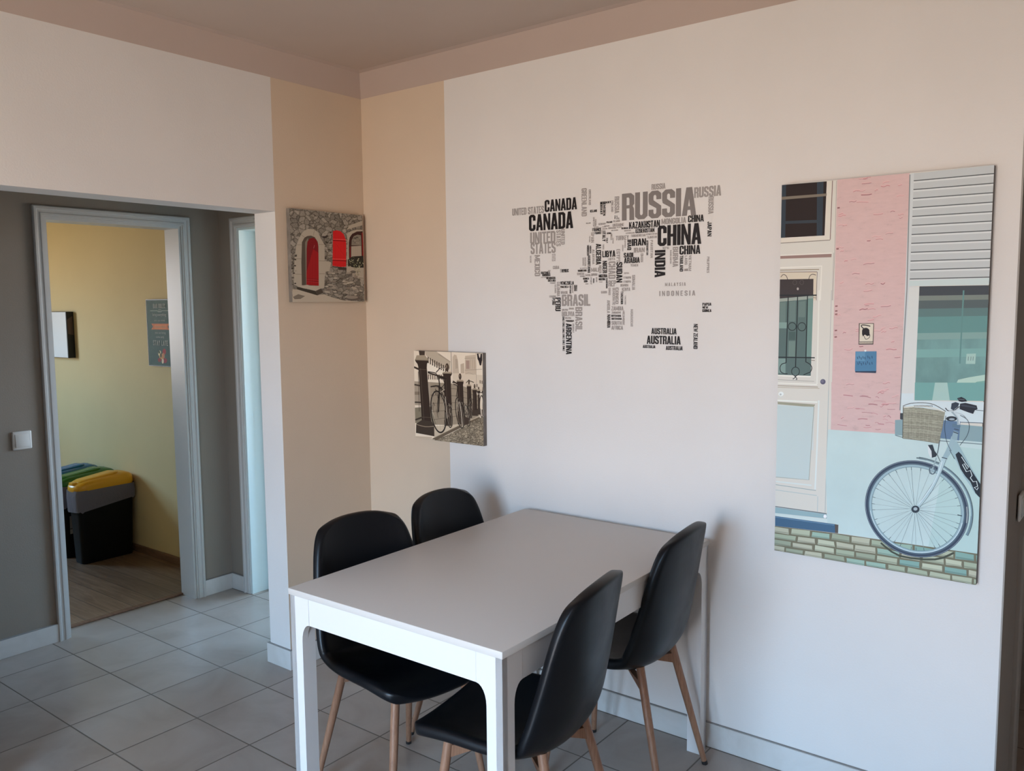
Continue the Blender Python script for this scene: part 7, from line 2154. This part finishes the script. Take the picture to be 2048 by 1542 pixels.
('S',220,150,142,132,2149,1639,2173,1485),
('S',246,60,50,44,1952,1406,2031,1268),
('S',258,150,142,132,2016,1675,2097,1564),
('S',257,60,50,44,2186,1669,2193,1518),
('S',164,150,142,132,1977,1194,1980,1080),
('S',245,60,50,44,2060,1480,2112,1266),
('S',188,150,142,132,2135,1605,2214,1479),
('S',226,60,50,44,2195,1403,2141,1302),
('S',227,150,142,132,2055,1457,2047,1240),
('S',205,60,50,44,2010,1565,1950,1454),
('S',242,150,142,132,2118,1277,2114,1173),
('S',182,60,50,44,2146,1627,2084,1481),
('S',243,34,28,26,2188,1520,2154,1470),
('S',149,34,28,26,2151,1714,2184,1618),
('S',239,34,28,26,1971,1641,1892,1540),
('S',480,36,30,27,2841,1341,2858,1231,2869,1123,2873,1021,2870,928,2860,846,2842,778,2819,726,2790,691,2756,675,2719,679,2679,701,2638,742,2597,800,2557,874,2519,961,2485,1059,2455,1164,2431,1274,2413,1385,2402,1493,2398,1596,2401,1691,2412,1773,2429,1841,2453,1893,2482,1927,2516,1943,2553,1939,2593,1915,2635,1873,2676,1815,2716,1740,2754,1653,2788,1556,2817,1451,2841,1341),
('S',86,170,162,150,2811,1336,2828,1231,2840,1128,2845,1030,2844,941,2836,863,2823,799,2804,749,2780,717,2751,703,2719,707,2685,729,2649,769,2612,825,2576,896,2542,979,2511,1073,2484,1174,2461,1279,2444,1385,2432,1488,2427,1587,2428,1676,2435,1755,2449,1820,2468,1869,2492,1901,2521,1915,2553,1911,2588,1888,2624,1847,2661,1790,2696,1719,2730,1635,2761,1542,2788,1441,2811,1336),
('S',57,110,102,92,2636,1308,2820,1338),
('S',57,110,102,92,2636,1308,2850,1050),
('S',57,110,102,92,2636,1308,2822,830),
('S',57,110,102,92,2636,1308,2744,738),
('S',57,110,102,92,2636,1308,2638,799),
('S',57,110,102,92,2636,1308,2531,996),
('S',57,110,102,92,2636,1308,2451,1277),
('S',57,110,102,92,2636,1308,2422,1567),
('S',57,110,102,92,2636,1308,2450,1788),
('S',57,110,102,92,2636,1308,2528,1879),
('S',57,110,102,92,2636,1308,2635,1817),
('S',57,110,102,92,2636,1308,2742,1619),
('S',276,150,142,132,2546,1738,2542,1535),
('S',179,60,50,44,2697,1993,2642,1688),
('S',200,60,50,44,2641,1941,2719,1828),
('S',250,60,50,44,2509,1995,2546,1921),
('S',256,150,142,132,2761,1780,2831,1658),
('S',246,60,50,44,2693,2000,2783,1848),
('S',270,40,33,30,2779,1682,2694,1584),
('S',256,60,50,44,2536,2024,2613,1864),
('S',227,60,50,44,2792,1770,2880,1549),
('S',244,40,33,30,2831,1963,2795,1770),
('S',234,40,33,30,2686,1446,2791,1326),
('S',154,60,50,44,2499,1693,2565,1536),
('S',270,60,50,44,2511,1565,2414,1350),
('S',222,150,142,132,2465,1852,2557,1728),
('S',153,34,28,26,2547,1392,2569,1325),
('S',164,150,142,132,2530,1644,2433,1367),
('S',197,60,50,44,2576,2021,2656,1870),
('S',232,34,28,26,2806,1843,2901,1665),
('S',279,40,33,30,2626,1861,2613,1737),
('S',286,60,50,44,2574,1599,2535,1445),
('S',210,150,142,132,2693,1466,2732,1322),
('S',228,34,28,26,2740,1879,2837,1818),
('S',228,150,142,132,2600,1797,2562,1646),
('S',185,150,142,132,2578,1620,2553,1370),
('S',396,36,30,27,3164,1241,3176,1164,3185,1089,3189,1018,3189,953,3185,896,3176,849,3164,814,3148,790,3128,780,3107,783,3083,800,3058,829,3033,870,3008,922,2984,983,2962,1051,2943,1125,2926,1201,2914,1279,2905,1354,2900,1426,2900,1491,2905,1548,2913,1595,2926,1631,2942,1654,2962,1664,2984,1661,3007,1644,3032,1614,3058,1573,3083,1521,3106,1459,3128,1391,3147,1317,3164,1241),
('S',71,170,162,150,3139,1237,3152,1164,3161,1093,3166,1026,3168,964,3166,911,3161,867,3152,833,3139,812,3124,802,3107,806,3087,822,3067,850,3045,890,3024,940,3003,998,2984,1063,2966,1133,2951,1206,2938,1279,2929,1350,2924,1418,2922,1479,2924,1533,2929,1577,2938,1611,2951,1632,2966,1641,2984,1638,3003,1621,3024,1593,3045,1553,3067,1503,3087,1445,3107,1379,3124,1310,3139,1237),
('S',57,110,102,92,3045,1221,3152,1239),
('S',57,110,102,92,3045,1221,3175,1038),
('S',57,110,102,92,3045,1221,3163,886),
('S',57,110,102,92,3045,1221,3120,824),
('S',57,110,102,92,3045,1221,3057,868),
('S',57,110,102,92,3045,1221,2990,1007),
('S',57,110,102,92,3045,1221,2938,1203),
('S',57,110,102,92,3045,1221,2915,1405),
('S',57,110,102,92,3045,1221,2927,1558),
('S',57,110,102,92,3045,1221,2970,1620),
('S',57,110,102,92,3045,1221,3034,1575),
('S',57,110,102,92,3045,1221,3100,1436),
('S',187,60,50,44,2993,1312,2907,1262),
('S',163,34,28,26,3068,1405,3076,1316),
('S',232,40,33,30,2978,1313,2878,1156),
('S',171,40,33,30,2999,1393,3026,1228),
('S',222,34,28,26,3140,1688,3106,1579),
('S',150,150,142,132,2996,1381,3089,1197),
('S',196,150,142,132,3068,1410,3149,1229),
('S',183,150,142,132,3058,1463,2987,1365),
('S',186,34,28,26,3132,1292,3237,1168),
('S',237,40,33,30,3091,1601,3027,1485),
('S',159,150,142,132,2984,1563,2971,1420),
('S',151,150,142,132,3089,1363,2996,1277),
('S',153,40,33,30,3119,1562,3211,1476),
('S',227,34,28,26,2942,1430,3039,1269),
('S',172,150,142,132,3167,1282,3095,1125),
('S',170,34,28,26,3141,1683,3077,1563),
('S',173,40,33,30,2969,1443,2865,1387),
('S',237,150,142,132,2976,1634,2991,1518),
('S',147,34,28,26,2984,1698,2890,1622),
('S',194,34,28,26,3099,1340,3117,1245),
('S',216,150,142,132,2943,1657,2925,1446),
('S',189,60,50,44,3051,1381,2992,1261),
('S',254,36,30,27,3342,1565,3341,1494,3336,1425,3329,1360,3319,1301,3306,1250,3291,1209,3275,1178,3257,1158,3239,1151,3221,1156,3203,1173,3186,1202,3171,1243,3158,1292,3147,1350,3139,1414,3134,1483,3132,1554,3133,1625,3137,1695,3145,1760,3155,1819,3168,1870,3182,1912,3199,1943,3217,1962,3235,1969,3253,1964,3271,1946,3288,1917,3303,1876,3316,1827,3327,1769,3335,1705,3340,1636,3342,1565),
('S',46,170,162,150,3326,1565,3325,1494,3321,1426,3315,1362,3306,1304,3294,1255,3281,1215,3266,1186,3251,1170,3235,1166,3219,1174,3204,1195,3189,1228,3177,1271,3166,1324,3157,1384,3151,1450,3148,1520,3148,1590,3150,1660,3155,1727,3163,1788,3174,1842,3186,1887,3200,1921,3215,1943,3231,1954,3247,1951,3263,1936,3278,1909,3291,1871,3303,1823,3313,1766,3320,1703,3324,1635,3326,1565),
('S',57,110,102,92,3237,1560,3332,1565),
('S',57,110,102,92,3237,1560,3320,1380),
('S',57,110,102,92,3237,1560,3286,1244),
('S',57,110,102,92,3237,1560,3239,1192),
('S',57,110,102,92,3237,1560,3191,1238),
('S',57,110,102,92,3237,1560,3156,1371),
('S',57,110,102,92,3237,1560,3142,1555),
('S',57,110,102,92,3237,1560,3154,1740),
('S',57,110,102,92,3237,1560,3188,1876),
('S',57,110,102,92,3237,1560,3235,1928),
('S',57,110,102,92,3237,1560,3283,1881),
('S',57,110,102,92,3237,1560,3318,1748),
('S',151,34,28,26,3271,1921,3330,1847),
('S',147,150,142,132,3152,1664,3100,1539),
('S',146,40,33,30,3263,1608,3197,1433),
('S',143,34,28,26,3222,1927,3247,1871),
('S',150,40,33,30,3140,1971,3238,1911),
('S',147,40,33,30,3176,1732,3214,1664),
('S',145,60,50,44,3338,1902,3310,1837),
('S',151,150,142,132,3172,1625,3191,1496),
('S',151,150,142,132,3291,1632,3287,1545),
('S',144,34,28,26,3242,1904,3335,1724),
('S',145,60,50,44,3216,1773,3233,1734),
('S',143,40,33,30,3151,1674,3099,1507),
('S',150,150,142,132,3238,1821,3156,1664),
('S',146,34,28,26,3308,1973,3409,1908),
('S',145,40,33,30,3249,1757,3339,1640),
('S',150,40,33,30,3207,1735,3235,1588),
('S',424,38,31,28,1315,2975,1354,3007,1410,3051,1462,3091,1494,3121,1521,3145,1573,3165,1679,3179,1809,3188,1903,3193),
('S',396,38,31,28,828,2988,958,2980,1139,2966,1278,2945,1333,2910,1347,2866,1353,2835),
('S',622,38,31,28,1427,2810,1453,2728,1487,2599,1504,2392,1484,2028,1446,1585,1418,1267),
('S',565,38,31,28,982,2338,1113,2363,1298,2394,1467,2391,1601,2316,1719,2205,1800,2125),
('S',452,38,31,28,1504,2392,1562,2271,1645,2102,1727,1954,1815,1866,1902,1800,1948,1714,1922,1570,1855,1406,1805,1289),
('S',396,38,31,28,1318,2385,1366,2380,1431,2364,1467,2278,1447,2053,1398,1758,1361,1544),
('S',622,38,31,28,1501,2756,1621,2752,1786,2746,1906,2742),
('S',339,38,31,28,1541,2281,1623,2342,1732,2428,1797,2515,1772,2605,1702,2697,1649,2761),
('S',254,178,170,158,1573,3151,1903,3193),
('S',254,180,172,160,1579,2143,1799,2264),
('S',283,186,178,166,1837,1959,1877,1432,1916,1017),
('S',283,196,190,178,2634,1776,2659,1670,2695,1516,2725,1340,2747,1122,2764,882,2775,711),
('S',283,40,34,30,3020,2602,3051,2634,3098,2678,3161,2703,3254,2694,3363,2666,3441,2645),
('S',339,40,34,30,2307,2507,2373,2501,2464,2487,2523,2432,2518,2295,2482,2116,2454,1987),
('S',339,52,44,40,2234,2587,2287,2585,2361,2582,2414,2580),
('S',396,60,52,46,3920,1678,3920,1601,3920,1526,3920,1455,3920,1391,3913,1335,3898,1290,3882,1256,3865,1235,3847,1227,3829,1233,3811,1252,3795,1284,3780,1328,3767,1382,3756,1445,3748,1515,3743,1590,3741,1668,3742,1745,3747,1821,3754,1892,3764,1956,3777,2012,3791,2057,3807,2091,3825,2111,3843,2119,3861,2113,3878,2094,3894,2062,3909,2018,3920,1964,3920,1900,3920,1830,3920,1756,3920,1678),
('S',141,196,188,176,3920,1677,3920,1605,3917,1535,3912,1469,3905,1410,3896,1359,3886,1319,3875,1289,3863,1272,3850,1269,3838,1278,3826,1299,3815,1333,3805,1378,3797,1432,3790,1494,3786,1562,3783,1634,3783,1706,3785,1778,3789,1846,3795,1909,3803,1964,3812,2010,3823,2045,3834,2068,3847,2078,3859,2076,3871,2060,3882,2032,3893,1992,3902,1943,3910,1884,3915,1819,3919,1749,3920,1677),
('S',226,190,184,174,3635,2178,3920,2186),
('S',339,60,50,46,3652,2233,3920,2245),
('P','',60,50,44,2886,1185,3169,1119,3135,872,2853,826),])
ART_SIGN=(0.28,0.395,[
('P','sign',60,84,74,0,3950,2800,3950,2800,0,0,4),
('S',186,120,134,124,64,3904,2711,3903,2747,36,64,38,64,3904),
('S',217,176,186,172,410,3306,1214,3305,1295,3243,1619,3240,1715,3307,2501,3309),
('S',155,150,160,146,1648,3338,1612,3317,1522,3304,1413,3305,1327,3319,1295,3341,1332,3363,1422,3375,1531,3374,1617,3360,1648,3338),
('P','',196,112,62,464,2530,2472,2538,2278,2363,2403,2182,421,2180,640,2349),
('P','',170,84,44,731,2504,2236,2508,2202,2210,694,2202),
('P','',206,124,70,777,2492,2194,2496,2163,2219,743,2212),
('P','',200,190,150,1417,758,1382,671,1310,607,1217,582,1130,604,1072,667,1058,753,1092,840,1166,905,1258,929,1345,907,1403,844),
('P','',150,46,44,1955,859,1917,765,1836,695,1732,669,1634,692,1569,760,1552,854,1590,949,1672,1018,1776,1045,1873,1021,1939,953),
('P','',190,150,90,1609,573,1569,478,1483,407,1372,380,1268,403,1197,472,1179,566,1219,661,1306,731,1417,758,1521,734,1591,667),
('P','',130,50,44,1392,349,1358,285,1278,237,1174,218,1074,234,1005,279,985,342,1020,405,1100,453,1204,472,1304,456,1373,411),
('P','',180,120,80,1778,607,1749,512,1689,442,1614,416,1546,440,1502,508,1493,602,1524,697,1584,767,1658,793,1726,769,1770,701),
('P','',140,44,48,2018,328,1978,249,1884,190,1763,167,1647,185,1567,242,1544,320,1585,399,1679,458,1800,482,1916,462,1996,406),
('P','',40,44,34,1455,633,1435,554,1398,496,1354,474,1314,495,1290,552,1288,631,1309,710,1346,768,1390,789,1430,769,1453,712),
('P','',200,186,160,1659,290,1634,211,1584,153,1522,130,1465,150,1428,207,1421,286,1446,365,1496,424,1558,446,1616,426,1652,369),
('P','',70,80,50,1293,819,1273,772,1229,737,1174,723,1122,735,1086,769,1078,817,1098,864,1141,899,1196,912,1249,900,1284,866),
('S',124,110,126,116,2314,1392,2672,1472),])

build_words()
canvas('canvas_print', (1.953, -0.0225, 0.756), 0.0, ART_BIG, 0.0222, (0.15, 0.14, 0.13, 1), 'tall canvas print of a bicycle by a pink house, on the white wall', 'picture', ill=0.88)
canvas('canvas_print', (0.3224, -0.0225, 0.984), 0.0, ART_STREET, 0.0222, (0.22, 0.19, 0.17, 1), 'small sepia canvas print of parked bicycles, across the edge of the tan stripe', 'picture', ill=0.80, tint=(1.08, 1.0, 0.90))
canvas('canvas_print', (0.0225, -0.4345, 1.589), PI/2, ART_RED, 0.0222, (0.24, 0.21, 0.18, 1), 'small canvas print of stone house with red door and shutter, near the corner', 'picture', ill=0.84)
# bar rules sign on the kitchen wall
sg = canvas('wall_sign', (-1.985, 0.0345, 1.222), 0.0, ART_SIGN, 0.0153, (0.012, 0.010, 0.010, 1), 'dark green bar rules sign with orange ribbon on the yellow kitchen wall', 'sign', ill=0.75)
bm = bmesh.new(); w_, h_ = ART_SIGN[0], ART_SIGN[1]
for b in ((-0.004, 0.0, -0.004, h_+0.004), (w_, w_+0.004, -0.004, h_+0.004), (0.0, w_, -0.004, 0.0), (0.0, w_, h_, h_+0.004)): box(bm, b[0], b[1], -0.001, 0.0153, b[2], b[3])
finish('sign_edge', bm, M_BLACKP, sg)
M_SIGNTXT = flat_mat('cream_sign_ink', 0.30, 0.33, 0.27); M_SIGNTXT2 = flat_mat('ribbon_ink', 0.55, 0.32, 0.14)
for (t, x0, z0, x1, z1) in SIGN_TEXT:
    z0, z1 = min(z0, z1), max(z0, z1)
    if t.isupper():
        bm = bmesh.new()
        for q in word_quads(t, x1-x0, z1-z0, 0.2):
            f = bm.faces.new([bm.verts.new(((x0+x1)/2+a, -0.0012, (z0+z1)/2+b)) for a, b in q]); f.normal_update()
            if f.normal.y > 0: f.normal_flip()
        finish('sign_line', bm, M_SIGNTXT, sg)
    else:
        cu = bpy.data.curves.new('sign_text', 'FONT'); cu.body = t; cu.size = 1.0; cu.offset = 0.012
        tmp = bpy.data.objects.new('sign_text', cu); COL.objects.link(tmp)
        bpy.context.view_layer.update()
        me = bpy.data.meshes.new_from_object(tmp.evaluated_get(bpy.context.evaluated_depsgraph_get()))
        bpy.data.objects.remove(tmp)
        xs = [v.co.x for v in me.vertices]; ys = [v.co.y for v in me.vertices]
        kx = (x1-x0)/(max(xs)-min(xs)); ky = (z1-z0)/(max(ys)-min(ys))
        for v in me.vertices: v.co = ((v.co.x-min(xs))*kx+x0, -0.0012, (v.co.y-min(ys))*ky+z0)
        me.materials.clear(); me.materials.append(M_SIGNTXT2 if t == 'have fun' else M_SIGNTXT)
        o = bpy.data.objects.new('sign_line', me); COL.objects.link(o); o.parent = sg
# thick white canvas at the left of the kitchen wall
wc = tag(empty('canvas_print', (-3.30, 0.050, 1.235)), 'thick pale canvas with dark sides beside the left kitchen door jamb', 'picture')
bm = bmesh.new(); box(bm, 0, 0.34, -0.048, 0, 0, 0.315); bev(bm, 0.0015, 1); finish('canvas', bm, new_mat('dark_canvas_side', (0.014, 0.016, 0.015, 1), 0.5), wc)
bm = bmesh.new(); box(bm, 0.002, 0.332, -0.0492, -0.0478, 0.003, 0.312); finish('printed_picture', bm, new_mat('pale_print', (0.72, 0.76, 0.76, 1), 0.45), wc)
bm = bmesh.new()
f = bm.faces.new([bm.verts.new((0.3405, y, z)) for y, z in ((-0.042, 0.165), (-0.006, 0.155), (-0.008, 0.285), (-0.044, 0.262))]); f.normal_update()
finish('side_print', bm, new_mat('brown_side_print', (0.11, 0.07, 0.055, 1), 0.4), wc)
